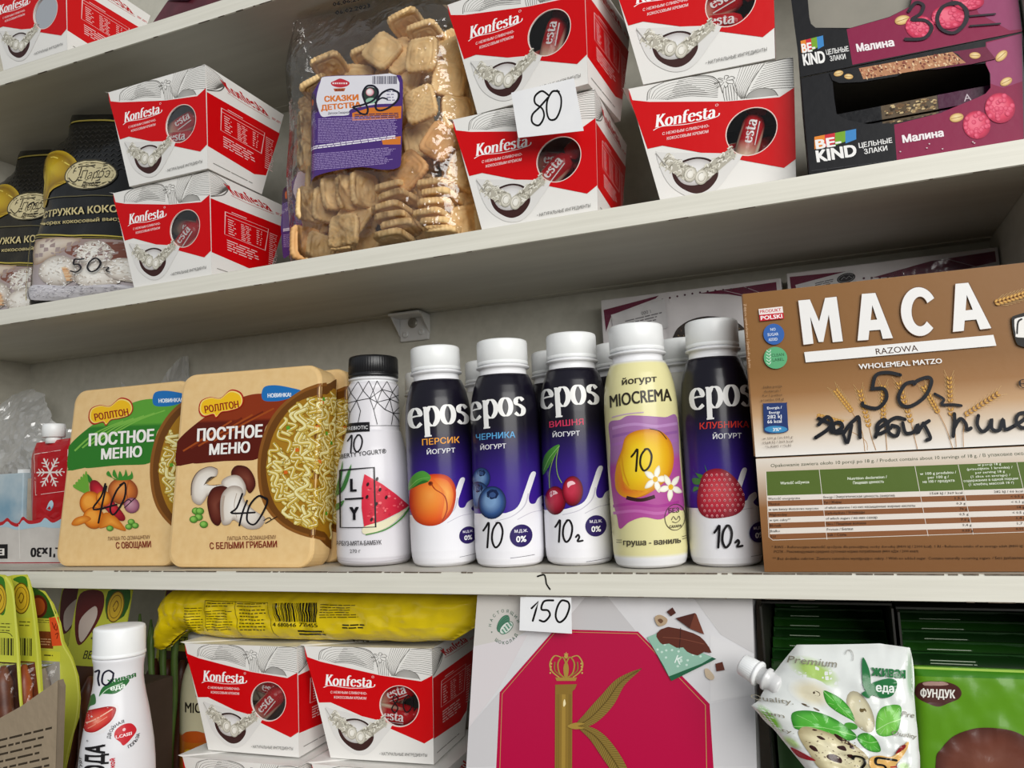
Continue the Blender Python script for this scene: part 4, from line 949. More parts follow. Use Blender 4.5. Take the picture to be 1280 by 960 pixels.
    a.st([(908, 750), (905, 790), (895, 842)], w, K); a.st([(900, 812), (930, 770), (952, 790), (955, 815), (972, 808)], w, K)
    a.st([(1008, 756), (1000, 795), (1020, 822), (1050, 800), (1062, 770), (1060, 810), (1090, 815), (1110, 770), (1115, 812), (1150, 800)], w, K)
    a.st([(1150, 800), (1200, 770), (1215, 745), (1180, 748), (1165, 780), (1190, 805), (1240, 790), (1290, 770)], w, K)
    a.smooth([(1195, 345), (1215, 318), (1330, 305), (1330, 452), (1225, 458), (1200, 425)], '#16120e', 3); a.smooth([(1206, 352), (1222, 330), (1330, 320), (1330, 405), (1215, 418), (1206, 400)], '#efece8', 3)
    a.st([(1212, 400), (1222, 350), (1240, 335)], 8, '#16120e'); a.text('℮', 1215, 638, 50, '#2a1d14', w=44) 
    return a
carton('matzo_box', 'brown carton with big white letters and handwriting, on top', 'box', -.001, .1695, .0715, .1768, .045, [(30, 245), (1234, 75), (90, 930), (1234, 870)], (0, .1521, .0715, .1765), maca_art(), brown, mp, clip=(None, None, 1300, None), step=0)
def maclow():
    a = Art(); P = []; C = []; F = []; bl = [(0, '#e2d9cd'), (.12, '#d6c6b4'), (.45, '#93663e'), (1, '#7c532f')]
    for t, c in bl: P += [(15+63*t, 128+534*t), (1330, 62+598*t)]; C += [lin(c)]*2
    for i in range(3): F.append((2*i, 2*i+1, 2*i+3, 2*i+2))
    a._add(P, C, F)
    a.text('Opakowanie zawiera około 10 porcji po 18 g. / Product contains about 10 servings of 18 g. / В упаковке около', 88, 170, 17, '#3b4a30', w=1240, al='l', rot=3.0, bold=.01)
    a.poly([(66, 192), (1330, 140), (1330, 272), (76, 310)], '#566b2c')
    L = lambda x: (lambda y0, y1: (y0, y1))(192-(x-66)*52/1264, 512-(x-66)*40/1264)
    rows = [(310, 335, '#e6ddd4'), (335, 362, '#8c5a38'), (362, 388, '#e6ddd4'), (388, 414, '#8c5a38'), (414, 440, '#e6ddd4'), (440, 466, '#8c5a38'), (466, 492, '#e6ddd4'), (492, 514, '#8c5a38')]
    for y0, y1, c in rows:
        k = (512-y0)/320; k1 = (512-y1)/320
        a.poly([(76+(y0-310)*.11, y0), (1330, y0-38+(1-k)*0), (1330, y1-38), (76+(y1-310)*.11, y1)], c)
    a.st([(66, 192), (92, 505), (110, 519), (1330, 478)], 2.5, '#e6ddd4', False, cap=False)
    for x0, x1 in ((318, 356), (772, 816), (978, 1022), (1258, 1300)): a.st([(x0, 182-(x0-318)*.04), (x1, 516-(x1-356)*.035)], 2.5, '#e6ddd4', False, cap=False)
    W = '#e9efdc'
    a.text('Wartość odżywcza', 204, 252, 14, W, w=136, rot=3, bold=.02); a.text('Nutrition declaration /', 545, 228, 14, W, w=186, rot=3, bold=.02); a.text('Пищевая ценность', 550, 250, 14, W, w=145, rot=3, bold=.02)
    for i, (s, w) in enumerate((('w 100 g produktu /', 172), ('per 100 g /', 100), ('на 100 г продукта', 150))): a.text(s, 880, 204+i*20, 13, W, w=w, rot=3, bold=.02)
    for i, (s, w) in enumerate((('w porcji 18 g', 112), ('(przeciętnie 1 kromka) /', 218), ('per serving 18 g', 140), ('(1 slice on average) /', 190), ('содержание в одной порции', 258), ('(1 хлебец массой 18 г)', 214))): a.text(s, 1126, 160+i*19, 12, W, w=w, rot=3, bold=.02)
    D = '#4a4640'
    for i, (p, q, r, s) in enumerate((('Wartość energetyczna', 'Energy / Энергетическая ценность (энергия)', '1568 kJ / 369 kcal', '282 kJ / 66 kcal'), ('Tłuszcz', 'Fat / Жиры', '1,5 g', '< 0,5 g'), ('w tym kwasy tłuszczowe nasycone', 'of which saturates / из них насыщенные жирные кислоты', '0,3 g', '< 0,1 g'), ('Węglowodany', 'Carbohydrate / Углеводы', '76 g', '14 g'), ('w tym cukry**', 'of which sugars / из них сахар', '0,5 g', '< 0,5 g'), ('Błonnik', 'Fibre / Пищевые волокна', '7,6 g', '1,4 g'), ('Białko', 'Protein / Белки', '9,4 g', '1,7 g'), ('Sól', 'Salt / Соль', '0,03 g', '0,01 g'))):
        y = 330+i*25.5; c = D if i % 2 == 0 else '#33221a'
        a.text(p, 82+i*2.6, y, 12, c, w=len(p)*7.4, al='l', rot=1.5); a.text(q, 340+i*2.6, y-8, 12, c, w=len(q)*7.9, al='l', rot=1.5); a.text(r, 988+i*5, y-30, 12, c, w=len(r)*8.4, al='r', rot=1.5); a.text(s, 1270, y-38, 12, c, w=len(s)*8.4, al='r', rot=1.5)
    a.text('* RWS - Referencyjna wartość spożycia dla przeciętnej osoby dorosłej (8400 kJ / 2000 kcal). 1 RI - Reference intake of an average adult (8400 kJ / 2000 kcal)', 106, 556, 12, '#3a2618', w=1230, al='l', rot=.3)
    a.text('РСПК - Рекомендуемая средняя суточная норма потребления (8400 кДж / 2000 ккал)', 118, 577, 12, '#3a2618', w=650, al='l', rot=.3)
    a.text('** Bez dodatku cukrów. Zawiera naturalnie występujące cukry. / With no added sugar. Contains naturally occurring sugars. / Без добавления сахара', 112, 608, 12, '#3a2618', w=1220, al='l', rot=.2)
    return a
carton('matzo_box', 'brown carton with a green nutrition table, under the lettered one', 'box', 0, .1695, .0004, .0707, .046, [(15, 128), (1280, 65), (78, 662), (1280, 660)], (0, .1446, .0004, .0703), maclow(), brown, mp, clip=(None, None, 1320, None))
# ------------------------------------------------------------------ white and maroon boxes at the back
wht = plain('grey_white_card', '#e6e1e1', '#dcd7d7', rough=.5, scale=50)
filmw = film('shrink_wrap', gloss=.0, rough=.15, scale=45, bump=.6)
def backbox(label, x0, x1, z1, fn, y=.1395, z0=.0005):
    t = thing('cookie_box', label, 'box', ((x0+x1)/2, y+.015, z0), group='white and maroon boxes at the back')
    box('carton_body', x0, x1, y, y+.029, z0, z1, wht, t, bev=.0008)
    s = Sheet([(0, 0), (1000, 0), (0, 400), (1000, 400)], [(x0, y-.0001, z1), (x1, y-.0001, z1), (x0, y-.0001, z1-.4*(x1-x0)), (x1, y-.0001, z1-.4*(x1-x0))])
    a = Art(); fn(a); a.build('front_print', s, pc, t)
    V = []; F = []; rn = random.Random(5); nx, nz = 26, 16
    for j in range(nz+1):
        for i in range(nx+1):
            x = x0-.001+(x1-x0+.002)*i/nx; z = z0+.001+(z1-z0+.0005)*j/nz
            V.append((x, y-.0022+.0010*noise.noise(Vector((x*60, z*60, 3))), z))
    F = [(j*(nx+1)+i, j*(nx+1)+i+1, (j+1)*(nx+1)+i+1, (j+1)*(nx+1)+i) for j in range(nz) for i in range(nx)]
    mesh('plastic_wrap', V, F, filmw, t, smooth=True, world=True); return t
MAR = '#6e1f3c'
def bb1(a):
    a.poly([(15, 60), (340, 15), (320, 30), (60, 95), (22, 190)], MAR); a.poly([(560, 30), (975, 20), (975, 110), (900, 110), (720, 55)], MAR)
    a.st([(800, 20), (955, 105)], 2.5, '#c9b6bd', False); a.st([(690, 28), (880, 100)], 2.5, '#c9b6bd', False)
    for i in range(12): a.ell(360+i*42, 36+((i-6)**2)*.4-10, 6, 6, '#5b3040', n=8)
    a.smooth([(385, 400), (410, 250), (470, 190), (560, 165), (660, 175), (760, 220), (820, 300), (850, 400)], '#33271f')
    rn = random.Random(8)
    for i in range(520):
        x, y = rn.uniform(400, 830), rn.uniform(172, 398)
        if dist_in([(400, 400), (420, 260), (480, 200), (560, 175), (660, 185), (750, 230), (810, 310), (835, 400)], x, y) > 0: a.ell(x, y, rn.uniform(3, 7), rn.uniform(3, 7), rn.choice(('#6a5340', '#1c1510', '#8a7050', '#4a3828')), n=6)
    a.poly([(60, 96), (372, 38), (385, 205), (75, 260)], '#d9d6d6'); a.text('1.000', 262, 96, 20, '#4a4648', w=55, rot=187); a.lines(140, 135, 360, 200, 4, '#6a6668', rot=7, wmin=20, wmax=60, th=.35)
backbox('white and maroon box behind bottles with an upside down sticker', -.1720, -.0228, .2155, bb1)
def bb2(a):
    a.poly([(15, 22), (300, 30), (120, 60), (40, 120), (20, 150)], MAR); a.poly([(420, 80), (700, 30), (985, 20), (985, 75), (700, 110)], MAR)
    for i in range(9): a.ell(380+i*38, 78+i*3, 6, 6, '#5b3040', n=8)
    a.st([(750, 20), (900, 90)], 2.5, '#c9b6bd', False)
    a.poly([(40, 70), (330, 25), (350, 120), (60, 160)], '#d9d8d8'); a.ell(295, 66, 46, 26, '#26242a', rot=-8); a.st(ellp(295, 66, 38, 19, 16, -8), 2, '#a9a8a8', cap=False)
    a.st([(270, 72), (285, 58), (295, 70), (310, 56), (322, 68)], 2, '#c9c8c8', False)
    a.rect(62, 100, 110, 122, '#1c1a1e'); a.text('ЕАС', 86, 118, 13, '#e9e9e9', w=38, bold=.03); a.lines(140, 70, 235, 100, 3, '#4a484c', rot=7, wmin=20, wmax=50, th=.45)
backbox('white and maroon wrapped box behind the brown carton at right', -.0183, .1290, .2185, bb2)
# ------------------------------------------------------------------ milk carton with pouches at the left end
cw = plain('white_corrugated', '#cbc6c0', '#bfbab4', rough=.55, scale=70, bump=.1)
pl = printmat(.4, key='display_carton')
t = thing('display_carton', 'low white display carton with red waves, left end of shelf', 'box', (-.79, .10, 0))
x0, x1, y0, y1 = -.905, -.688, .0500, .150
CS = Sheet([(0, 660), (250, 660), (0, 895), (250, 895)], [(-.7905, .0495, .0475), (-.7030, .0495, .0475), (-.7885, .0495, .0005), (-.7035, .0495, .0005)])
wave = [(-420, 660), (-300, 690), (-200, 665), (-100, 690), (0, 693), (30, 672), (48, 690), (75, 700), (95, 668), (120, 688), (165, 682), (185, 660), (215, 685), (250, 665), (290, 640)]
slab('front_wall', cr(wave, 4)+[(290, 897), (-420, 897)], CS, .0012, cw, t)
box('rear_wall', x0, x1, y1, y1+.0012, .0005, .06, cw, t); box('carton_base', x0, x1, y0+.001, y1, .0003, .0014, cw, t)
box('end_wall', x1-.0012, x1, y0+.001, y1, .0014, .05, cw, t); box('end_wall', x0, x0+.0012, y0+.001, y1, .0014, .05, cw, t)
a = Art()
a.smooth(wave[1:-1]+[(270, 715), (215, 722), (160, 715), (75, 728), (30, 712), (0, 712), (-420, 712)], '#a9c4d2', 4)
a.poly(cr([(x, y-6) for x, y in wave[1:-1]], 4)+cr([(x, y+12) for x, y in reversed(wave[1:-1])], 4), '#b5242a')
a.text('L\'1x30', 190, 818, 46, '#1c1a1c', w=122, rot=180, bold=.04); a.rect(-40, 798, 34, 870, '#1c1a1c'); a.text('E', 8, 820, 34, '#e6e2dc', w=24, rot=180, bold=.05)
a.st([(-400, 893), (270, 890)], 5, '#9a2026', False, cap=False); a.st([(80, 700), (86, 870)], 3, '#dcd8d2', False, cap=False)
a.build('front_print', CS, pl, t)
redp = printmat(.3, coat=.3, key='red_pouch', bump=.2, bscale=60)
def redpouch(label, x0, x1, y, zt, full):
    t = thing('drink_pouch', label, 'pouch', ((x0+x1)/2, y, .0015), group='red pouches in the display carton')
    o = [(82, 372), (258, 362), (272, 378), (275, 500), (275, 700), (272, 890), (72, 890), (66, 700), (62, 440), (66, 400)]
    s = Sheet([(62, 362), (275, 362), (62, 890), (275, 890)], [(x0, y, zt), (x1, y, zt), (x0, y, .002), (x1, y, .002)], gridded(puff(o, 60, .006, .0006, .03), 22))
    slab('pouch_body', o, s, .001, plain('red_pouch_back', '#a81620', '#9c121c', rough=.35, scale=30), t, step=22, backb=1, smooth=True)
    a = Art(); a.poly(o, lambda x, y: '#b5161f'); a.st([(88, 424), (248, 412), (252, 592), (104, 604), (88, 424)], 3, '#ead8d4', False, cap=False)
    cx, cy = 172, 508
    if full:
        for k in range(6):
            an = math.radians(60*k+2); ux, uy = math.cos(an), math.sin(an); a.st([(cx, cy), (cx+64*ux, cy+68*uy)], 7, '#ece2de', False)
            for d in (26, 42):
                for sd in (-1, 1):
                    b = an+sd*.85; a.st([(cx+d*ux, cy+d*uy*1.05), (cx+d*ux+20*math.cos(b), cy+d*uy*1.05+20*math.sin(b))], 4.5, '#ece2de', False)
        a.smooth([(160, 668), (172, 640), (186, 630), (194, 648), (184, 666), (176, 655)], '#b7d4e0'); a.st([(165, 668), (180, 672), (192, 655)], 4, '#7fa9bc')
    a.build('pouch_print', s, redp, t, step=22, h0=2.5e-4, dl=1e-5)
    cx = (x0+x1)/2-.003; V = []; F = []
    sc = lathe('screw_cap', [(.0098, .0), (.0108, .0006), (.0108, .0125), (.0100, .0138), (.004, .014)], capw, t, ribs=36, amp=.0002, ribz=(.001, .012)); sc.location = (cx-t.location.x, .0, zt-.0015+.0035-.0015)
    lathe('spout', [(.0075, -.004), (.0075, .0045)], capw, t, n=20).location = (cx-t.location.x, .0, zt-.0015)
    return t
redpouch('red pouch with a white snowflake and white screw cap', -.7640, -.7010, .0640, .1240, True)
redpouch('red pouch right behind the snowflake pouch, edge showing', -.7420, -.6870, .0850, .1270, False)
blu = plain('blue_carton', '#7fa3b8', '#c9d3d6', rough=.5, scale=25)
t = thing('milk_carton', 'pale blue carton inside the display carton, left edge', 'carton', (-.81, .085, .0016)); box('carton_body', -.835, -.786, .070, .100, .0016, .092, blu, t, bev=.001); box('cap', -.800, -.792, .074, .082, .092, .096, capw, t)
t = thing('small_carton', 'small beige carton between blue carton and red pouch', 'carton', (-.776, .085, .0016)); box('carton_body', -.7845, -.7665, .0735, .096, .0016, .086, plain('beige_carton', '#a3917c', '#c2b6a4', rough=.5, scale=60), t, bev=.001)
V, F = boxvf(-.7825, -.7685, .0728, .0735, .03, .034); mesh('stripe', V, F, blu, t, world=True)
# crumpled clear bag heaped behind
def crumple(name, label, fn, nx, ny, mat, cat='plastic bag', amp=.006, fr=28, seed=0):
    V = []; F = []; cs = []
    for j in range(ny+1):
        for i in range(nx+1):
            p = Vector(fn(i/nx, j/ny)); q = p*fr+Vector((seed, seed*2, 0))
            d = sum(abs(noise.noise(q*(1.9**k)))/1.7**k for k in range(4)); p = p+Vector((noise.noise(q+Vector((9, 0, 0)))*amp, (d-.5)*amp*2.2, noise.noise(q+Vector((0, 9, 0)))*amp*.8)); V.append(p); cs.append(p)
    c = sum(V, Vector())/len(V); V = [v-c for v in V]
    F = [(j*(nx+1)+i, j*(nx+1)+i+1, (j+1)*(nx+1)+i+1, (j+1)*(nx+1)+i) for j in range(ny) for i in range(nx)]
    o = mesh(name, V, F, mat, loc=c, smooth=False); tag(o, label, cat); return o
bagf = film('crumpled_bag_film', gloss=.16, tint=(.93, .95, .96), rough=.22, scale=30, bump=1.2, milk=.33)
crumple('plastic_bag', 'crumpled clear plastic bag heaped behind the red pouches', lambda u, v: (-.898+.175*u, .128-.024*math.sin(v*3.1)+.006*math.sin(u*9), .014+v*(.166-.03*u+.02*math.sin(u*7))), 60, 40, bagf)
crumple('plastic_bag', 'crumpled clear bag propped between back wall and vegetable tray', lambda u, v: (-.745+.10*u, .160-.003*v, .01+v*(.185-.02*math.sin(u*5))), 40, 34, bagf, seed=4, amp=.0028)
# ------------------------------------------------------------------ black bar cartons, upper right
blk = plain('black_carton', '#17171a', '#1f1f22', rough=.4, scale=70, bump=.04)
blkin = plain('kraft_black_inside', '#3a372f', '#413d34', rough=.8, scale=40)
kp = printmat(.42, key='bar_carton', bump=.06, bscale=180)
BX0, BX1 = .0045, .1285
def barface(y, z0, z1, x0=BX0): return Sheet([(90, 415), (1273, 186), (142, 915), (1290, 731)], [(x0, y, z1), (.1270, y, z1), (x0, y, z0), (.1228, y, z0)])
def barcarton(label, z0, z1, hole, artfn, low):
    t = thing('bar_carton', label, 'box', (.066, .04, z0), group='black cartons of berry bars')
    y0, y1 = .0060, .120; s = barface(y0, z0, z1)
    out = [(90, 415), (1283, 184), (1303, 729), (142, 915)]
    slab('front_panel', out, s, .0006, blk, t, holes=[hole] if hole else ())
    box('side_panel', BX0-.0004, BX0+.0002, y0+.0006, y1, z0, z1, plain('maroon_edge', '#2a1218', '#1c1a1c', rough=.5), t); box('side_panel', BX1-.0005, BX1, y0+.0006, y1, z0, z1, blk, t)
    box('rear_panel', BX0+.0002, BX1-.0005, y1-.0006, y1, z0, z1, blkin, t); box('base_panel', BX0+.0002, BX1-.0005, y0+.0006, y1-.0006, z0, z0+.0006, blkin, t)
    a = Art(); artfn(a); a.build('front_print', s, kp, t, clip=(None, None, 1282, None), dl=7e-6); return t, s
def kindlogo(a, dx, dy):
    for i, c in enumerate(('#e88a30', '#d2303c', '#78a830', '#4088c8')):
        x = 165+dx+i*56; yy = 718+dy-i*10; a.poly([(x, yy), (x+58, yy-11), (x+59, yy+52-11), (x+1, yy+62)], c)
    a.text('BE-', 244+dx, 768+dy, 46, '#f6f4f2', w=140, bold=.06, rot=9)
    a.text('KIND', 288+dx, 826+dy, 58, '#f6f4f2', w=220, bold=.06, rot=9)
    a.text('ЦЕЛЬНЫЕ', 497+dx, 758+dy, 24, '#f0efed', w=182, bold=.03, rot=9); a.text('ЗЛАКИ', 498+dx, 792+dy, 24, '#f0efed', w=126, bold=.03, rot=9)
    a.text('Малина', 752+dx, 728+dy, 36, '#f6eef0', w=222, bold=.06, rot=9)
def rasp(a, cx, cy, r):
    a.ball(cx, cy, r, r*.94, '#ef7088', '#d83a5c', '#a61c44')
    rn = random.Random(int(cx))
    for i in range(26):
        an, q = rn.uniform(0, 6.28), r*.85*math.sqrt(rn.random()); a.ball(cx+q*math.cos(an), cy+q*math.sin(an)*.94, r*.17, r*.16, '#e86682', '#de4c6c', '#c8345c', n=9)
def oat(a, cx, cy, r, rot):
    a.blob(ellp(cx, cy, 38*r, 22*r, 16, rot), (cx, cy-4), [(0, '#f3dfae'), (.7, '#e2c080'), (1, '#b98a4c')]); c, s = math.cos(math.radians(rot)), math.sin(math.radians(rot)); a.st([(cx-28*r*c, cy-28*r*s), (cx+28*r*c, cy+28*r*s)], 3, '#a87a40', False)
MALC = '#8a1f47'
def lowart(a):
    hl = [(90, 415), (1330, 175), (1345, 722), (142, 915)]
    a.poly(hl, '#1a1a1d', [HOLE_LOW]); a.poly([(596, 655), (850, 595), (860, 590), (1040, 520), (1085, 500), (1112, 470), (1112, 400), (1088, 350), (1090, 235), (1330, 180), (1345, 722), (610, 835)], MALC)
    a.poly([(1095, 240), (1330, 180), (1335, 420), (1180, 470), (1114, 450), (1112, 400), (1092, 350)], '#96426a')
    kindlogo(a, 0, 0); oat(a, 930, 620, 1, -12); oat(a, 1195, 440, .9, -25); oat(a, 1172, 308, 1, -40); rasp(a, 1036, 655, 74); rasp(a, 1160, 572, 80)
    a.lines(150, 880, 600, 895, 1, '#4a4a4e', th=.12, rot=7, wmin=60, wmax=90); rn = random.Random(3)
    for i in range(10): a.ell(rn.uniform(620, 1250), rn.uniform(735, 800), 5, 3, '#d8c8cc', n=6)
HOLE_LOW = [(262, 430), (300, 445), (420, 440), (610, 412), (660, 382), (830, 376), (1010, 352), (1088, 345), (1108, 385), (1112, 470), (1085, 500), (1040, 520), (960, 555), (865, 590), (600, 648), (450, 652), (340, 632), (285, 600), (272, 520)]
tl_, sl_ = barcarton('lower black and maroon bar carton with an oval opening', .2478, .3145, HOLE_LOW, lowart, True)
# flap of the opening folded inwards, printed side showing
FL = [(262, 430), (300, 445), (420, 440), (610, 412), (660, 382), (830, 376), (1010, 352), (1140, 325), (1090, 262), (920, 285), (620, 335), (330, 372), (245, 392)]
fs = barface(.0052, .2478, .3145)
slab('folded_flap', FL, fs, .0005, blkin, tl_)
a = Art(); a.poly(FL, '#1c1c1f'); a.poly([(800, 378), (1010, 352), (1140, 325), (1090, 262), (910, 287), (940, 300), (980, 345)], '#6e1a3c')
bar = [(405, 368), (910, 287), (982, 345), (430, 426)]; a.poly(bar, '#b8825e'); rn = random.Random(6)
for i in range(420):
    x, y = rn.uniform(405, 980), rn.uniform(288, 426)
    if dist_in(bar, x, y) > 3: a.ell(x, y, rn.uniform(4, 11), rn.uniform(3, 6), rn.choice(('#d8aa82', '#8a4a3a', '#e8c8a0', '#6e3428', '#c88a68')), rot=rn.uniform(0, 90), n=6)
oat(a, 1030, 308, .8, 2); oat(a, 350, 412, .65, 5); oat(a, 295, 395, .7, -12); a.build('flap_print', fs, kp, tl_, dl=1e-6)
HOLE_UP = [(225, -60), (228, 90), (240, 122), (280, 140), (520, 140), (800, 72), (905, 20), (930, -60)]
def upart(a):
    a.poly([(36, -60), (1330, -60), (1330, 165), (92, 405)], '#1a1a1d', [[(225, -58), (228, 90), (240, 122), (280, 140), (520, 140), (800, 72), (905, 20), (930, -58)]])
    a.poly([(535, 138), (800, 74), (905, 21), (928, -56), (1330, -56), (1330, 165), (1250, 180), (555, 308)], MALC); a.poly([(1130, -56), (1330, -56), (1330, 165), (1230, 165), (1150, 60)], '#96426a')
    kindlogo(a, -48, -500); oat(a, 862, 88, 1, -18); rasp(a, 935, 122, 62); rasp(a, 1050, 78, 62); rasp(a, 1120, 0, 50)
    K = '#2a242c'; w = 15
    a.st([(895, 48), (930, 5), (960, 18), (945, 60), (905, 88), (960, 92), (985, 130), (950, 178), (868, 182)], w, K); a.st([(1095, 10), (1040, 22), (1010, 80), (1020, 135), (1065, 158), (1105, 110), (1112, 45), (1085, 5), (1050, 15)], w, K)
    a.st([(1118, 78), (1195, 72)], 9, K); a.st([(1120, 128), (1205, 126)], 9, K)
tu = thing('bar_carton', 'upper black and maroon bar carton with 30 written on it', 'box', (.066, .04, .3152), group='black cartons of berry bars')
UP4 = [(36, -60), (1262, -60), (92, 405), (1262, 176)]
su = Sheet(UP4, [(.0024, .0060, .3768), (.1284, .0060, .3404), (.0045, .0060, .3154), (.1284, .0060, .3150)])
slab('front_panel', [(36, -60), (224, -60)]+HOLE_UP[1:-1]+[(928, -60), (1262, -60), (1262, 176), (92, 405)], su, .0006, blk, tu)
for nm, X0, X1, Y0, Y1, Z0, Z1, m in (('side_panel', .0040, .0045, .0067, .12, .3152, .341, blk), ('side_panel', .1279, .1284, .0067, .12, .3152, .341, blk), ('rear_panel', .0045, .1279, .1194, .12, .3152, .341, wht), ('base_panel', .0045, .1279, .0067, .1194, .3152, .3158, plain('grey_card_inside', '#8a867c', '#948f84', rough=.8, scale=50))): box(nm, X0, X1, Y0, Y1, Z0, Z1, m, tu)
slab('inner_flap', [(225, -60), (228, 90), (240, 128), (300, 150), (540, 150), (820, 80), (930, 20), (930, -60)], Sheet(UP4, [(.0024, .0100, .3768), (.1284, .0100, .3404), (.0045, .0100, .3160), (.1284, .0100, .3158)]), .0005, plain('grey_card_inside', '#8a867c'), tu)
a = Art(); upart(a); a.build('front_print', su, kp, tu, clip=(None, -57, 1260, None), dl=7e-6)
wrapb = printmat(.3, key='bar_wrap', bump=.2, bscale=90)
for i in range(5):
    x0 = .012; zb = .2488+(i % 4)*.0105; yb = .016+(i//4)*.040
    t = thing('snack_bar', ('wrapped berry bar lying %s in the lower black carton' % ('at the bottom of the pile', 'second from the bottom', 'third from the bottom', 'on top of the front pile', 'behind the front pile')[i]), 'snack bar', (x0+.05, yb+.016, zb), group='wrapped bars in the lower carton')
    box('wrapper', x0, x0+.105, yb, yb+.033, zb, zb+.0098, plain('black_wrapper', '#1c1b1d', '#262426', rough=.35, scale=40), t, bev=.003)
    a = Art(); a.rect(0, 0, 45, 10, '#17171a'); a.rect(38, 0, 70, 10, '#5c4c38'); rn = random.Random(i)
    for k in range(90): a.ell(rn.uniform(40, 69), rn.uniform(1, 9), rn.uniform(.6, 1.5), .7, rn.choice(('#a88c60', '#3a2c1c', '#d0b888', '#705438')), n=6)
    a.rect(70, 0, 104, 10, '#4a1236'); a.text('A', 86, 8, 5, '#d8c8d0', w=4)
    a.build('wrapper_print', Sheet([(0, 0), (105, 0), (0, 10), (105, 10)], [(x0, yb-.0001, zb+.0095), (x0+.105, yb-.0001, zb+.0095), (x0, yb-.0001, zb+.0004), (x0+.105, yb-.0001, zb+.0004)]), wrapb, t)
    a = Art(); a.rect(38, 0, 70, 33, '#5c4c38')
    for k in range(150): a.ell(rn.uniform(40, 69), rn.uniform(1, 32), rn.uniform(.6, 1.8), .8, rn.choice(('#a88c60', '#3a2c1c', '#d0b888', '#705438')), n=6)
    a.rect(70, 0, 104, 33, '#4a1236'); a.build('top_print', Sheet([(0, 0), (105, 0), (0, 33), (105, 33)], [(x0, yb+.033, zb+.0099), (x0+.105, yb+.033, zb+.0099), (x0, yb, zb+.0099), (x0+.105, yb, zb+.0099)]), wrapb, t)
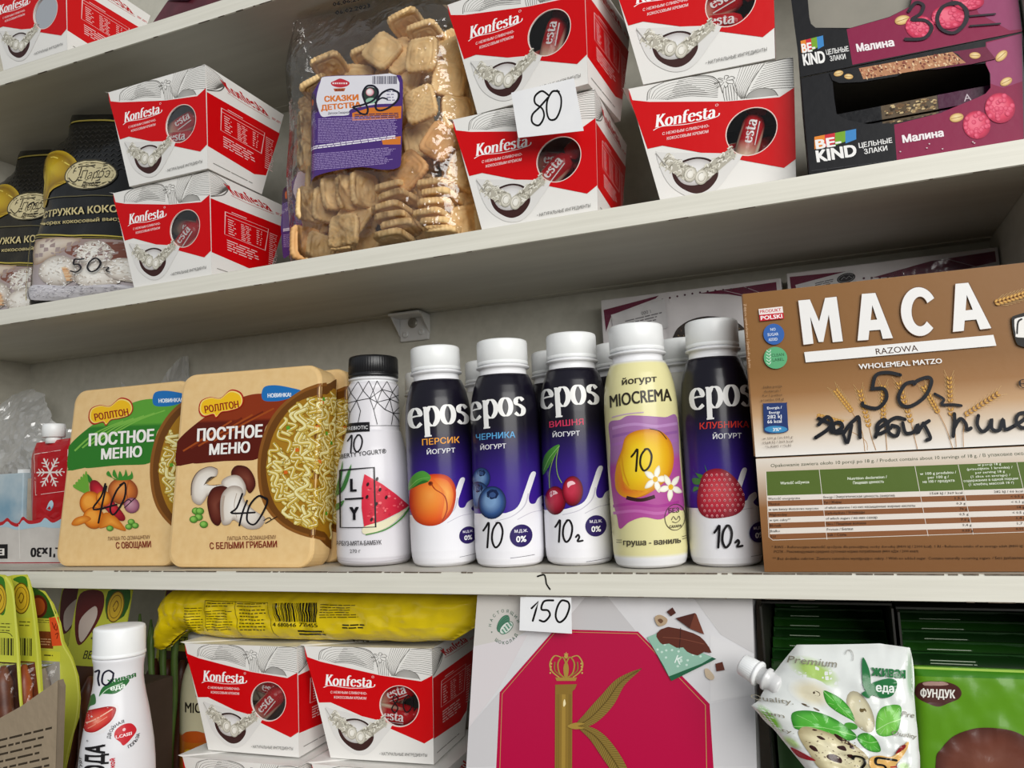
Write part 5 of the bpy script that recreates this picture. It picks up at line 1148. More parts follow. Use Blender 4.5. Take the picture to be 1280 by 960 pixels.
# ------------------------------------------------------------------ black coconut pouches
fp = printmat(.25, coat=.2, key='foil_pouch', bump=.25, bscale=70)
fb = plain('black_foil', '#121213', '#1b1b1c', rough=.3, scale=30, bump=.3)
def coco_art(a, x, full):
    X = lambda pts: [(px+x, py) for px, py in pts]
    o = X([(270, 32), (480, 38), (620, 60), (628, 812), (140, 900), (150, 520), (188, 390), (165, 180), (178, 140), (270, 105)])
    a.poly(o, '#141413'); rn = random.Random(3)
    for j in range(10):
        for i in range(11): a.st(X([(290+i*26, 92+j*17), (303+i*26, 82+j*17), (316+i*26, 90+j*17)]), 4, '#2c2b29', nib=2)
    a.st(X([(284, 78), (350, 62), (520, 66), (620, 80)]), 8, '#b0a04a', nib=6, cap=False)
    rib = cr(X([(166, 185), (240, 160), (320, 170), (385, 210), (390, 265), (320, 290), (262, 320), (230, 372), (190, 345), (172, 260)]), 4, True)
    a.blob(rib, (250+x, 230), [(0, '#d8bc2a'), (.5, '#b8961a'), (.8, '#8f6e12'), (1, '#c8a828')])
    a.st(X([(175, 200), (260, 185), (350, 220)]), 6, '#ecd860', nib=3); a.st(X([(185, 330), (225, 300), (330, 285)]), 5, '#7a5c0e', nib=2); a.st(X([(200, 210), (215, 270), (205, 340)]), 7, '#e4cc48', nib=3)
    a.ell(442+x, 260, 112, 58, '#3a3524'); a.ell(442+x, 260, 107, 53, '#d9cca0'); a.st(ellp(442+x, 260, 98, 46, 30), 2, '#6a5a30', False, cap=False)
    a.st(X([(372, 250), (385, 232), (440, 226), (462, 232)]), 4, '#3a2f1a'); a.st(X([(408, 232), (395, 270), (375, 285), (352, 268)]), 5, '#3a2f1a'); a.text('Парфэ', 464+x, 274, 34, '#3a2f1a', w=120, shear=.3, rot=2); a.text('Декор', 446+x, 302, 18, '#3a2f1a', w=66, bold=.03, shear=.2)
    a.text('СТРУЖКА КОКОСОВАЯ', 232+x, 425, 30, '#d8c890', w=470, al='l', rot=2, bold=.03); a.text('орех кокосовый высушенный', 262+x, 460, 17, '#c8b880', w=430, al='l', rot=1.5, bold=.03); a.smooth(X([(212, 445), (255, 450), (250, 460)]), '#c8b880')
    a.st(X([(200, 345), (400, 340), (620, 350)]), 3, '#6e6640', cap=False); a.st(X([(152, 498), (300, 510), (620, 530)]), 6, '#c2b04a', cap=False); a.st(X([(152, 512), (300, 522), (620, 540)]), 4, '#8a7a30', cap=False)
    pic = X([(200, 526), (620, 545), (625, 850), (205, 878)]); a.poly(pic, lambda x_, y_: '#a08a84' if y_ < 700 else '#b7b0b4')
    a.blob(cr(X([(205, 535), (430, 532), (360, 590), (280, 640), (208, 660)]), 4, True), (280+x, 560), [(0, '#e4dace'), (.7, '#cdbcaa'), (1, '#9a7c64')])
    a.smooth(X([(360, 600), (430, 560), (620, 560), (620, 640), (480, 650)]), '#7a4a3c')
    for cx, cy, r in ((480, 615, 74), (335, 705, 92), (500, 740, 88), (600, 700, 70)):
        a.ball(cx+x, cy, r, r*.95, '#f0ece4', '#d8d0c6', '#a4988e')
        for i in range(90):
            an, q = rn.uniform(0, 6.28), r*math.sqrt(rn.random()); px, py = cx+x+q*math.cos(an), cy+q*.95*math.sin(an); b = rn.uniform(0, 3.1)
            a.st([(px, py), (px+12*math.cos(b), py+12*math.sin(b))], 4.5, rn.choice(('#f6f2ec', '#e2dad0', '#c9beb2', '#faf8f4')), False, cap=False)
    for i in range(40): a.st(X([(360+i*.6, 690+i*2)]+[(372+i*.6+rn.uniform(0, 20), 688+i*2)]), 3, rn.choice(('#d8a070', '#e8c8a0')), False, cap=False)
    a.smooth(X([(208, 800), (300, 790), (420, 800), (625, 790), (625, 850), (207, 877)]), '#cfccd2')
    for i in range(160): px, py = rn.uniform(212, 620), rn.uniform(795, 862); b = rn.uniform(0, 3.1); a.st([(px+x, py), (px+x+12*math.cos(b), py+6*math.sin(b))], 3.5, rn.choice(('#f4f2f4', '#e4e2e6', '#a8a4ac')), False, cap=False)
    a.st(X([(203, 528), (200, 700), (206, 880)]), 4, '#1a1a18', cap=False); a.st(X([(192, 528), (186, 700), (188, 884)]), 4, '#a8963c', cap=False)
    for j in range(24): a.st(X([(155, 540+j*14), (168, 535+j*14), (180, 542+j*14)]), 3, '#8f8a6c' if j < 16 else '#cdb84a', nib=1.5)
    if full: a.hand('50', 402+x, 722, 74, '#191416', 8, adv=.95, cw=.8); a.st(X([(540, 700), (556, 698), (548, 716), (560, 724)]), 5, '#191416')
def cocopouch(label, px4, c3, dx, full, ext=22):
    o = [(270+dx, 32), (480+dx, 38), (620+dx, 60), (628+dx, 812+ext), (140+dx, 914+ext), (150+dx, 520), (188+dx, 390), (165+dx, 180), (178+dx, 140), (270+dx, 105)]
    t = thing('coconut_pouch', label, 'pouch', ((Vector(c3[2])+Vector(c3[3]))/2)[:], group='black foil pouches of coconut flakes')
    s = Sheet(px4, c3, gridded(puff(o, 120, .014, .0012, .012, flat=8), 26)); slab('foil_pouch', o, s, .001, fb, t, step=26, backb=.5, smooth=True)
    a = Art(); coco_art(a, dx, full); a.build('front_print', s, fp, t, step=26, dl=8e-6, h0=3e-4, smooth=True, clip=(None, None, 622, None)); return t
def away(c, k): return [((x*k), -.52+(y+.52)*k, .0634+(z-.0634)*k) for x, y, z in c]
cocopouch('black foil coconut pouch with 50 on its picture, in front', [(270, 32), (540, 20), (145, 915), (585, 815)], away([(-.7010, .0480, .4590), (-.6260, .0480, .4500), (-.7150, .0200, .2490), (-.5860, .0200, .2490)], 1.045), 0, True)
p0 = cocopouch('black foil coconut pouch at the far left, partly hidden', [(270, 32), (540, 20), (145, 915), (585, 815)], away([(-.8340, .0900, .4620), (-.7540, .0900, .4560), (-.8580, .0560, .2490), (-.7290, .0560, .2490)], 1.035), 0, False, 6)
a = Art(); a.st([(420, 232), (400, 230), (396, 250), (418, 256), (414, 280), (392, 276)], 6, '#1a1614'); a.st([(460, 236), (438, 246), (436, 272), (456, 280), (474, 258), (462, 238)], 6, '#1a1614')
a.build('ink_number', Sheet([(270, 32), (540, 20), (145, 915), (585, 815)], away([(-.8340, .0755, .4620), (-.7540, .0755, .4560), (-.8580, .0415, .2490), (-.7290, .0415, .2490)], 1.035)), ink, p0)
# ------------------------------------------------------------------ cookies in clear bags
cookm = plain('cookie', '#eac082', '#f5d49c', rough=.7, scale=160, bump=.25, detail=5)
cookd = plain('cookie_toasted', '#dba264', '#e6b478', rough=.7, scale=160, bump=.25, detail=5)
def cookie_mesh(kind):
    n = 30; V = []; F = []; hx, hz, th = .0135, .0145, .0026
    def pt(u, v):
        r = max(abs(u), abs(v)); 
        if r == 0: return 0, 0
        p = 5; q = (abs(u)**p+abs(v)**p)**(1/p); k = r/q
        an = math.atan2(v, u); sc = 1+.018*math.cos(an*28)*(r**6); return u*k*sc*hx, v*k*sc*hz
    def hgt(u, v, side):
        r = max(abs(u), abs(v)); e = -.0009*max(0, (r-.9)/.1)**2; d = 0
        if r < .82:
            if side > 0 and kind == 'rib': d = -.0011*(.5+.5*math.sin((v+.12*math.sin(u*11))*24))**2
            elif side > 0: 
                q = math.hypot(u, v*.95); d = -.0010 if abs(r-.72) < .045 else 0; d += .0007*max(0, math.cos(u*9)*math.cos(v*8+.6)) if q < .58 else 0; d -= .0005*(1 if abs(abs(u)-.25) < .06 and v > .0 and v < .3 else 0)
            else: d = -.0004*(.5+.5*math.sin(v*24))
        return th+e+d
    for side in (1, -1):
        for j in range(n+1):
            for i in range(n+1):
                u, v = -1+2*i/n, -1+2*j/n; x, z = pt(u, v); V.append((x, -side*hgt(u, v, side), z))
    N = (n+1)**2
    for s in (0, 1):
        for j in range(n):
            for i in range(n):
                q = [s*N+j*(n+1)+i, s*N+j*(n+1)+i+1, s*N+(j+1)*(n+1)+i+1, s*N+(j+1)*(n+1)+i]; F.append(q if s == 0 else q[::-1])
    ring = [i for i in range(n+1)]+[(j)*(n+1)+n for j in range(1, n+1)]+[n*(n+1)+i for i in range(n-1, -1, -1)]+[j*(n+1) for j in range(n-1, 0, -1)]
    for a_, b_ in zip(ring, ring[1:]+ring[:1]): F.append((b_, a_, a_+N, b_+N))
    me = bpy.data.meshes.new('cookie'); me.from_pydata(V, [], F); me.materials.append(cookm); me.polygons.foreach_set('use_smooth', [True]*len(F)); return me
CK = {'rib': cookie_mesh('rib'), 'face': cookie_mesh('face')}
CK['dark'] = CK['face'].copy(); CK['dark'].materials[0] = cookd
def cookie(kind, x, y, z, rx=0, ry=0, rz=0, label=None, grp='golden cookies in the front clear bag', sc=1.0):
    o = bpy.data.objects.new('cookie', CK[kind]); COL.objects.link(o); o.location = (x, y, z); o.rotation_euler = [math.radians(q) for q in (rx, ry, rz)]; o.scale = (sc,)*3
    tag(o, label or 'plain golden rectangular cookie among others in the front clear bag', 'cookie', grp); return o
S_ = 'in the front clear bag'
def gx(px, py, y):   # spots measured on the bag front, metres
    return px, y, py
CL = [ # kind x z y rx ry rz label
 ('face', -.3130, .4185, .018, -8, 42, 8, 'golden cookie tilted like a diamond, highest of the faced ones '+S_),
 ('face', -.3010, .4150, .026, -5, 58, 12, None),
 ('face', -.2735, .4020, .012, -4, 6, 0, 'embossed golden cookie facing front at upper right of the sticker '+S_),
 ('rib', -.2750, .3600, .010, -3, -12, 0, 'ribbed golden cookie facing front beside the sticker '+S_),
 ('face', -.2560, .3830, .024, -2, 8, 30, None), ('face', -.2510, .3550, .028, 0, 0, 40, None),
 ('dark', -.2600, .3275, .012, -6, 35, 4, 'toasted golden cookie tilted right of the sticker corner '+S_),
 ('dark', -.2870, .3080, .010, -6, 48, -6, 'toasted golden cookie standing on its corner under the sticker '+S_),
 ('face', -.2470, .3050, .026, 0, 20, 55, None),
 ('rib', -.3450, .2660, .006, -4, 2, 0, 'ribbed golden cookie facing front low down '+S_),
 ('face', -.3420, .2810, .016, -10, 32, 4, None),
 ('face', -.3790, .2960, .012, 0, 4, 52, 'golden cookie turned sideways at lower left '+S_), ('face', -.3680, .2955, .018, 0, 4, 58, None),
 ('face', -.3560, .3030, .014, 0, -6, 50, None), ('face', -.3420, .3000, .013, 0, -4, 62, None), ('face', -.3300, .3010, .014, 0, -2, 70, None),
 ('dark', -.3860, .2640, .012, 0, 2, 62, 'brownish cookie seen from its edge in the lower left corner '+S_), ('face', -.3790, .2600, .022, 0, 8, 70, None),
 ('face', -.3610, .4140, .014, 80, -14, 8, 'thin cookie lying flat highest at the left '+S_), ('face', -.3700, .3950, .012, 82, -16, 4, None), ('face', -.3560, .3870, .022, 78, -14, 0, None),
 ('face', -.3320, .4230, .030, 80, -10, 6, None), ('face', -.2900, .4370, .020, 82, -14, 4, 'thin cookie lying flat topmost of all '+S_), ('face', -.2760, .4270, .026, 80, -4, 0, None),
 ('face', -.3830, .3650, .018, 0, 4, 70, None), ('face', -.3840, .3400, .018, 0, 0, 74, None), ('face', -.3780, .3180, .022, 0, 4, 66, None),
]
ORD = ['topmost', 'second from top', 'third from top', 'fourth from top', 'fifth from top', 'lowest']
for i, z in enumerate((.3000, .2925, .2840, .2760, .2685, .2615)): CL.append(('face', -.3030+.004*math.sin(i*2), z-.004, .017, 84, -3+2*math.sin(i*3), 10*math.sin(i*5), 'flat lying cookie, %s of the left stack under the sticker' % ORD[i]))
for i, z in enumerate((.3020, .2940, .2865, .2790, .2710, .2640)): CL.append(('face', -.2660+.004*math.sin(i*1.7), z-.010, .018, 82, 4+3*math.sin(i*2), 12*math.sin(i*4), 'flat lying cookie, %s of the right stack beside the candy boxes' % ORD[i]))
for i, (x, z) in enumerate(((-.2500, .4080), (-.2480, .3320), (-.2520, .2820), (-.2870, .3400), (-.3020, .3720), (-.3000, .3960), (-.3180, .3930), (-.3900, .2900), (-.3860, .3880), (-.3440, .4040), (-.3220, .3060), (-.2460, .2640))): CL.append((('rib', 'face')[i % 2], x, z, .030, -6+i*2, (-20, 15, 40, -8)[i % 4], (10, -15, 25)[i % 3], None))
rn = random.Random(21)
for j in range(9):
    for i in range(5): CL.append(('face' if (i+j) % 2 else 'rib', -.3760+i*.0290+rn.uniform(-.003, .003), .2660+j*.0185+rn.uniform(-.003, .003), .040+rn.uniform(-.005, .004), rn.uniform(-15, 15), rn.uniform(-40, 40), rn.uniform(-30, 30), None))
for k, x, z, y, rx, ry, rz, lab in CL: cookie(k, x, y, z, rx, ry, rz, lab)
bagm = film('cookie_bag_film', gloss=.045, rough=.10, scale=55, bump=1.5)
def bag(name, label, xl, xr, z0, z1, ztop, yc, dp, seed, parts=True, lean=0):
    t = thing(name, label, 'bag', ((xl+xr)/2, yc, z0), group='clear bags of cookies')
    nx, nz = 44, 56
    for sd, nm in ((-1, 'front_film'), (1, 'rear_film')):
        V = []
        for j in range(nz+1):
            v = j/nz; z = z0+(ztop-z0)*v
            full = 1 if z < z1 else max(0, 1-(z-z1)/(ztop-z1)*.82); low = min(1, v*14+.55)
            for i in range(nx+1):
                u = -1+2*i/nx; hw = (xr-xl)/2*(1+.02*math.sin(z*60+seed)); x = (xl+xr)/2+u*hw+lean*v
                d = dp*full*low*(1-abs(u)**5)**.5; q = Vector((x*38, z*38, seed+sd*3))
                w = (abs(noise.noise(q))+.6*abs(noise.noise(q*2.1)))*.0042*(1-abs(u)**3)+noise.noise(q*.6)*.001
                V.append((x, yc+sd*(d+w*(1 if sd > 0 else .9)), z))
        F = [(j*(nx+1)+i, j*(nx+1)+i+1, (j+1)*(nx+1)+i+1, (j+1)*(nx+1)+i) for j in range(nz) for i in range(nx)]
        mesh(nm, V, F, bagm, t, world=True, smooth=True)
    return t
tb = bag('cookie_bag', 'large clear bag of golden cookies with a purple sticker, in front', -.4090, -.2380, .2479, .4250, .4760, .0270, .0270, 1)
a = Art(); a.text('06.06.2022 1', 0, 0, 10, '#1c1a1a', w=84, rot=6, bold=.05); a.text('06.02.2023', 0, 22, 10, '#1c1a1a', w=72, rot=6, bold=.05)
a.build('date_print', Sheet([(-42, -12), (42, -12), (-42, 24), (42, 24)], [(-.3560, .0120, .4720), (-.3160, .0120, .4660), (-.3560, .0110, .4580), (-.3160, .0110, .4520)]), ink, tb)
stick = printmat(.22, coat=.4, key='sticker', bump=.15, bscale=45)
def sticker_art(a):
    P = '#4a2c78'
    o = cr([(170, 200), (240, 150), (300, 80), (340, 50), (600, 40), (880, 38), (925, 60), (934, 150), (930, 400), (925, 700), (905, 780), (800, 792), (650, 765), (450, 790), (260, 840), (160, 912), (140, 880), (130, 700), (125, 580), (140, 440), (150, 300)], 3, True)
    a.poly(o, P)
    a.smooth([(300, 90), (350, 52), (700, 42), (890, 42), (895, 240), (760, 262), (560, 300), (540, 345), (400, 352), (320, 360), (285, 310), (262, 220)], '#e4e2ea', 3)
    a.smooth([(160, 210), (200, 180), (240, 180), (262, 240), (280, 320), (200, 330), (150, 330)], '#3a2440'); a.smooth([(180, 240), (210, 215), (232, 240), (215, 280), (185, 298)], '#c8602a')
    a.poly([(570, 330), (700, 290), (925, 280), (922, 378), (572, 388)], '#d87a28'); a.poly([(790, 540), (922, 520), (920, 588), (800, 585)], '#d87a28')
    a.smooth([(392, 98), (430, 80), (470, 66), (520, 80), (548, 98), (530, 122), (470, 134), (410, 122)], '#c22638'); a.lines(406, 92, 536, 112, 1, '#f4e8ea', th=.6, wmin=8, wmax=14, ragged=0)
    a.poly([(415, 142), (515, 138), (505, 162), (425, 164)], '#b8582a'); a.text('KIDS', 466, 160, 14, '#4a1a10', w=66, bold=.05)
    a.text('СКАЗКИ', 478, 236, 42, '#dd7826', w=286, bold=.08, rot=3); a.text('ДЕТСТВА', 474, 296, 40, '#dd7826', w=336, bold=.08, rot=5); a.text('Детское Сахарное', 460, 336, 17, '#4a4658', w=180, bold=.02, rot=3)
    a.bars(722, 48, 890, 108, '#3c3850', 26); a.text('0-50 г', 200, 420, 30, '#cfc8da', w=120, rot=28)
    a.lines(280, 372, 900, 570, 15, '#a893c8', th=.42, rot=2.5, wmin=10, wmax=40, seed=3, ragged=.04); a.lines(150, 660, 900, 800, 10, '#a893c8', th=.42, rot=4.5, wmin=10, wmax=40, seed=5, ragged=.12); a.lines(150, 350, 268, 640, 18, '#9a88b4', th=.35, rot=24, wmin=8, wmax=26, seed=9)
    a.lines(150, 600, 900, 632, 2, '#efeaf6', th=.62, rot=7, wmin=24, wmax=70, seed=2, ragged=.02); a.lines(590, 335, 910, 378, 3, '#3c2458', th=.5, rot=1, wmin=20, wmax=50, seed=2, ragged=.02)
    a.ell(708, 190, 60, 60, '#2a3a34'); a.ball(705, 170, 30, 30, '#f2eef0', '#e8c4c8', '#c05a70'); a.ell(715, 235, 40, 22, '#8fbca4'); a.rect(820, 150, 890, 250, '#e8e6ee'); a.lines(825, 155, 885, 245, 4, '#8a88a0', th=.4)
    K = '#141224'; w = 15
    a.st([(760, 150), (730, 122), (680, 126), (652, 180), (668, 240), (690, 300), (680, 338), (640, 335), (600, 300), (578, 284), (640, 270), (720, 240), (762, 190), (760, 150)], w, K)
    a.st([(890, 165), (850, 150), (790, 180), (752, 250), (752, 300), (790, 312), (850, 285), (900, 230), (905, 180), (880, 160)], w, K); a.st([(745, 250), (790, 215), (830, 225)], w*.8, K)
def stickmap(px4, c3):
    s = Sheet(px4, c3)
    def f(x, y, h):
        p = s(x, y, h); u = max(0, (270-x)/140); return p+Vector((.0, .012*u*u, 0))
    return f
sf = stickmap([(179, 64), (909, 32), (147, 883), (928, 736)], [(-.3711, -.0035, .3982), (-.2857, -.0035, .3815), (-.3761, -.0035, .3110), (-.2856, -.0035, .3095)])
a = Art(); sticker_art(a); a.build('sticker', sf, stick, tb, step=20, dl=3e-6)
# two more bags behind
for bi, (xl, xr, yc, seed, lab, nm) in enumerate(((-.4480, -.4110, .0880, 5, 'clear cookie bag with purple sticker behind the front bag, left side', 'rear left bag'), (-.2330, -.1980, .1370, 9, 'clear cookie bag squeezed behind the front bag, right side', 'rear right bag'))):
    xl2 = xl if bi == 0 else xl-.075; xr2 = xr+.075 if bi == 0 else xr
    for j in range(9 if bi else 3):
        for i in range(4): cookie(('face', 'rib')[(i+j) % 2], xl2+.016+i*(xr2-xl2-.032)/3+rn.uniform(-.003, .003), yc+rn.uniform(-.004, .004), .264+j*.0188, rn.uniform(-15, 40), rn.uniform(-50, 50), rn.uniform(-60, 60), 'golden cookie in the %s, mostly hidden' % nm, 'cookies in the '+nm)
    tb2 = bag('cookie_bag', lab, xl2, xr2, .2479, .36 if not bi else .42, .44 if bi else .375, yc, .0235, seed)
    s2 = Sheet([(179, 64), (909, 32), (147, 883), (928, 736)], [(xl2+.003, yc-.026, .352), (xl2+.095, yc-.026, .352), (xl2+.003, yc-.028, .275), (xl2+.095, yc-.028, .275)] if not bi else [(xr2-.055, yc-.026, .345), (xr2-.006, yc-.026, .345), (xr2-.055, yc-.026, .262), (xr2-.006, yc-.026, .262)])
    a = Art(); sticker_art(a); a.build('sticker', s2, stick, tb2, dl=3e-6)
# dark pack on the top shelf
t = thing('snack_pack', 'dark maroon snack pack on the top shelf beside the red box', 'pack', (-.535, .04, .4948))
V = [(-.600, .030, .4948), (-.490, .030, .4948), (-.490, .050, .4948), (-.600, .050, .4948), (-.560, .034, .5400), (-.492, .034, .5560), (-.492, .044, .5560), (-.560, .044, .5400)]
mesh('pack_body', V, [(0, 3, 2, 1), (4, 5, 6, 7), (0, 1, 5, 4), (2, 3, 7, 6), (1, 2, 6, 5), (0, 4, 7, 3)], plain('maroon_foil', '#4a1a24', '#5e2530', rough=.35, scale=60, bump=.2), t, world=True)
mesh('corner_flap', [(-.560, .0325, .5400), (-.492, .0325, .5560), (-.530, .0295, .5300)], [(0, 1, 2)], plain('violet_foil', '#5a2038', '#7a3a50', rough=.35, scale=60), t, world=True)
# ------------------------------------------------------------------ bottom shelf
CK9 = lambda x, y: (x, y)
# big chocolate box
c3 = [(-.2416, .0123, -.0175), (-.0513, .0123, -.0175), (-.2470, -.0320, -.2395), (-.0582, -.0320, -.2395)]
def lerp3(a_, b_, t_): return tuple(a_[i]+(b_[i]-a_[i])*t_ for i in range(3))
t = thing('chocolate_box', 'large white chocolate gift box with crimson panel and gold letter', 'box', (-.153, -.02, -.2395))
s = Sheet([(57, 84), (1215, 101), (10, 808), (1233, 798)], [c3[0], c3[1], lerp3(c3[0], c3[2], (128.9-17.5)/222), lerp3(c3[1], c3[3], (111.8-17.5)/222)])
V = [Vector(c) for c in c3]+[Vector(c)+Vector((0, .024, -.0045 if i < 2 else -.0003)) for i, c in enumerate(c3)]; V[4].z += 0
mesh('carton_body', V, [(2, 3, 1, 0), (4, 5, 7, 6), (0, 1, 5, 4), (3, 2, 6, 7), (1, 3, 7, 5), (2, 0, 4, 6)], plain('silver_white_card', '#dcdadc', '#d4d2d4', rough=.35, scale=40, coat=.2), t, world=True)
a = Art(); G = '#8d6f2c'
for p, c in (([(57, 84), (470, 84), (430, 160), (60, 360), (40, 300)], '#cfcac4'), ([(40, 300), (300, 250), (170, 470), (20, 640)], '#d9d2d4'), ([(465, 200), (560, 92), (660, 100), (770, 235), (470, 230)], '#c6c3c4'), ([(1000, 100), (1215, 101), (1222, 330), (1100, 250)], '#c9c6c6'), ([(1060, 540), (1225, 500), (1233, 798), (1075, 798)], '#d2d0d2'), ([(20, 640), (170, 490), (150, 800), (10, 805)], '#cdcacc'), ([(1060, 250), (1222, 330), (1225, 500), (1062, 530)], '#dddbdc')): a.poly(p, c)
red = [(424, 228), (780, 238), (1060, 540), (1110, 1400), (130, 1400), (170, 492)]
a.poly(red, '#b6003f'); a.st([(160, 1300), (182, 498), (428, 238), (776, 247), (1044, 545), (1060, 1300)], 2.5, '#b89a58', False, cap=False)
# cacao emblem

def arc(a, s_, cx, cy, r, a0, a1, h, col, flip=False):
    for i, ch in enumerate(s_):
        an = a0+(a1-a0)*i/(len(s_)-1); x = cx+r*math.cos(math.radians(an)); y = cy-r*math.sin(math.radians(an)); a.text(ch, x, y+h/2*(1 if not flip else 1), h, col, rot=(an-90) if not flip else (an+90), bold=.02)
arc(a, 'НАСТОЯЩИЙ', 190, 215, 64, 172, 22, 13, '#4a6a58'); arc(a, 'ШОКОЛАД', 190, 215, 70, 236, 330, 13, '#4a6a58', True); a.ell(130, 240, 3, 3, '#4a6a58', n=8)
for k, (cx, cy, r, ro) in enumerate(((185, 205, 40, -55), (200, 222, 36, -35))):
    a.ell(cx, cy, r, r*.55, '#4f8268' if k == 0 else '#d6dcd4', rot=ro); a.st(ellp(cx, cy, r, r*.55, 20, ro)+ellp(cx, cy, r, r*.55, 20, ro)[:1], 3, '#3c6e54', False, cap=False)
for i in range(4):
    for j in range(3): a.ell(182+i*10+j*5, 238-i*11+j*6-6, 5, 4, '#5f9078', n=8)
for q in (-12, 0, 12): a.st([(160+q*.5, 228+q*.3), (185+q*.4, 195+q*.3), (210, 182+q)], 2, '#2f5e46', cap=False)
# gold letter: crown, column, leaves
a.rect(428, 460, 504, 1400, G); 
for x in (436, 444, 490, 497): a.st([(x, 470), (x, 1400)], 2.5, '#6d5420', False, cap=False)
a.st([(466, 500), (466, 1400)], 16, '#a58438', False, cap=False); a.poly([(430, 460), (524, 458), (515, 478), (500, 490), (500, 500), (434, 500), (434, 490), (430, 478)], '#8a6c2a'); a.smooth([(470, 520), (475, 540), (466, 552), (464, 535)], '#f2e2b0')
a.poly([(428, 430), (524, 430), (518, 444), (434, 444)], '#a8873a')
for sx_ in (-1, 1):
    a.st([(476+sx_*8, 430), (476+sx_*30, 410), (476+sx_*36, 370), (476+sx_*16, 345), (476, 372)], 7, '#a8873a', nib=4); a.st([(476+sx_*30, 430), (476+sx_*62, 405), (476+sx_*72, 372), (476+sx_*52, 340), (476+sx_*24, 345)], 7, '#b8984a', nib=4); a.st([(476+sx_*20, 425), (476+sx_*50, 400), (476+sx_*50, 365)], 6, '#8f7230', nib=3)
    for k in range(4): a.ell(476+sx_*(66+k*1.5), 372+k*13, 4, 4, '#c8a95a', n=8)
a.smooth([(470, 430), (464, 390), (476, 362), (488, 390), (482, 430)], '#a8873a'); a.ell(476, 342, 9, 9, '#b8984a'); a.st([(468, 332), (484, 332)], 4, '#c0a050', False); a.st([(476, 326), (476, 340)], 4, '#c0a050', False)
def leafp(a, C, Wd, col, vein, s0=1):
    P = cr(C, 10); m = len(P); L_, R_2 = [], []
    for i, p in enumerate(P):
        b, c = P[max(i-1, 0)], P[min(i+1, m-1)]; dx, dy = c[0]-b[0], c[1]-b[1]; l = math.hypot(dx, dy); w = Wd*math.sin(math.pi*min(1, (i/(m-1))**.8))
        L_.append((p[0]-dy/l*w, p[1]+dx/l*w)); R_2.append((p[0]+dy/l*w, p[1]-dx/l*w))
    a.poly(L_+R_2[::-1], col)
    for i in range(3, m-2):
        for Q in (L_, R_2): a.st([P[i-2], Q[i]], 1.6, vein, False, cap=False)
    a.st(P, 4, vein, False, nib=2)
leafp(a, [(520, 632), (580, 600), (650, 530), (710, 450), (796, 392)], 34, '#8d7434', '#5e4a1c'); leafp(a, [(530, 632), (600, 670), (660, 740), (720, 840), (780, 1000), (830, 1200)], 34, '#8d7434', '#5e4a1c')
a.smooth([(484, 632), (520, 618), (560, 622), (530, 632), (560, 640), (515, 645)], '#a5873a')
# chocolate bar picture
a.poly([(822, 262), (858, 245), (1085, 352), (915, 444), (880, 380)], '#1f5a40'); a.poly([(818, 262), (856, 246), (1070, 345), (1030, 372), (905, 425), (885, 382)], '#8fb8a4')
rn = random.Random(11)
for i in range(26):
    x, y = rn.uniform(860, 1040), rn.uniform(290, 400)
    if dist_in([(830, 266), (1060, 345), (905, 425)], x, y) > 4: a.ell(x, y, 5, 5, '#c4dccf', n=8)
a.text('K', 938, 372, 36, '#e6f0ea', w=26, rot=-20); a.poly([(905, 425), (1030, 372), (1085, 352), (915, 444)], '#1f5e3e')
a.smooth([(856, 246), (902, 218), (1000, 245), (1040, 275), (1068, 326), (1040, 322), (1015, 338), (975, 322), (960, 304), (935, 306), (905, 288), (880, 292), (862, 272)], '#5a2818', 2); a.st([(950, 224), (948, 270), (945, 308)], 3, '#35140c'); a.st([(880, 262), (950, 268), (1040, 290)], 2.5, '#7c4430')
a.poly([(930, 182), (1004, 160), (1040, 250), (985, 225)], '#4c2014'); a.poly([(985, 225), (1004, 160), (1010, 165), (1040, 250)], '#6e3624'); a.poly([(896, 155), (918, 137), (932, 160), (912, 174)], '#4c2014'); a.poly([(1082, 372), (1108, 364), (1117, 398), (1086, 404)], '#5e2c1c')
a.smooth([(848, 180), (870, 168), (898, 186), (890, 208), (862, 214)], '#b39a7c'); a.smooth([(860, 190), (872, 184), (882, 194), (872, 204)], '#6a4a34'); a.smooth([(1042, 396), (1056, 394), (1078, 425), (1070, 440), (1048, 428)], '#c8b49a')
a.build('front_print', s, printmat(.2, coat=.5, key='glossy_board', bump=.04, bscale=12), t, clip=(None, None, None, 1290))
# yellow packet lying on the candy boxes
yo = [(60, 90), (110, 62), (250, 62), (420, 60), (900, 68), (1150, 75), (1217, 80), (1205, 110), (1170, 190), (1100, 240), (1000, 243), (800, 240), (560, 236), (380, 235), (250, 230), (180, 210), (120, 240), (70, 275), (30, 285), (25, 230), (50, 150)]
t = thing('biscuit_packet', 'crumpled yellow foil packet lying across the two candy boxes', 'packet', (-.41, .075, -.0630))
ys = Sheet([(60, 60), (1215, 75), (25, 280), (1100, 245)], [(-.5660, .0300, -.0215), (-.2500, .0300, -.0205), (-.5760, .0300, -.0750), (-.2795, .0300, -.0590)], gridded(puff(yo, 60, .018, .0036, .022, 3), 11))
ym = plain('yellow_foil', '#ead012', '#dcc00c', rough=.22, scale=30, bump=.5, coat=.3)
ysb = Sheet([(60, 60), (1215, 75), (25, 280), (1100, 245)], [(-.5660, .0500, -.0215), (-.2500, .0500, -.0205), (-.5760, .0500, -.0750), (-.2795, .0500, -.0590)], ys.b)
slab('foil_wrapper', yo, ysb, .002, ym, t, step=11, backb=.8, smooth=True)
a = Art(); K = '#3a3410'
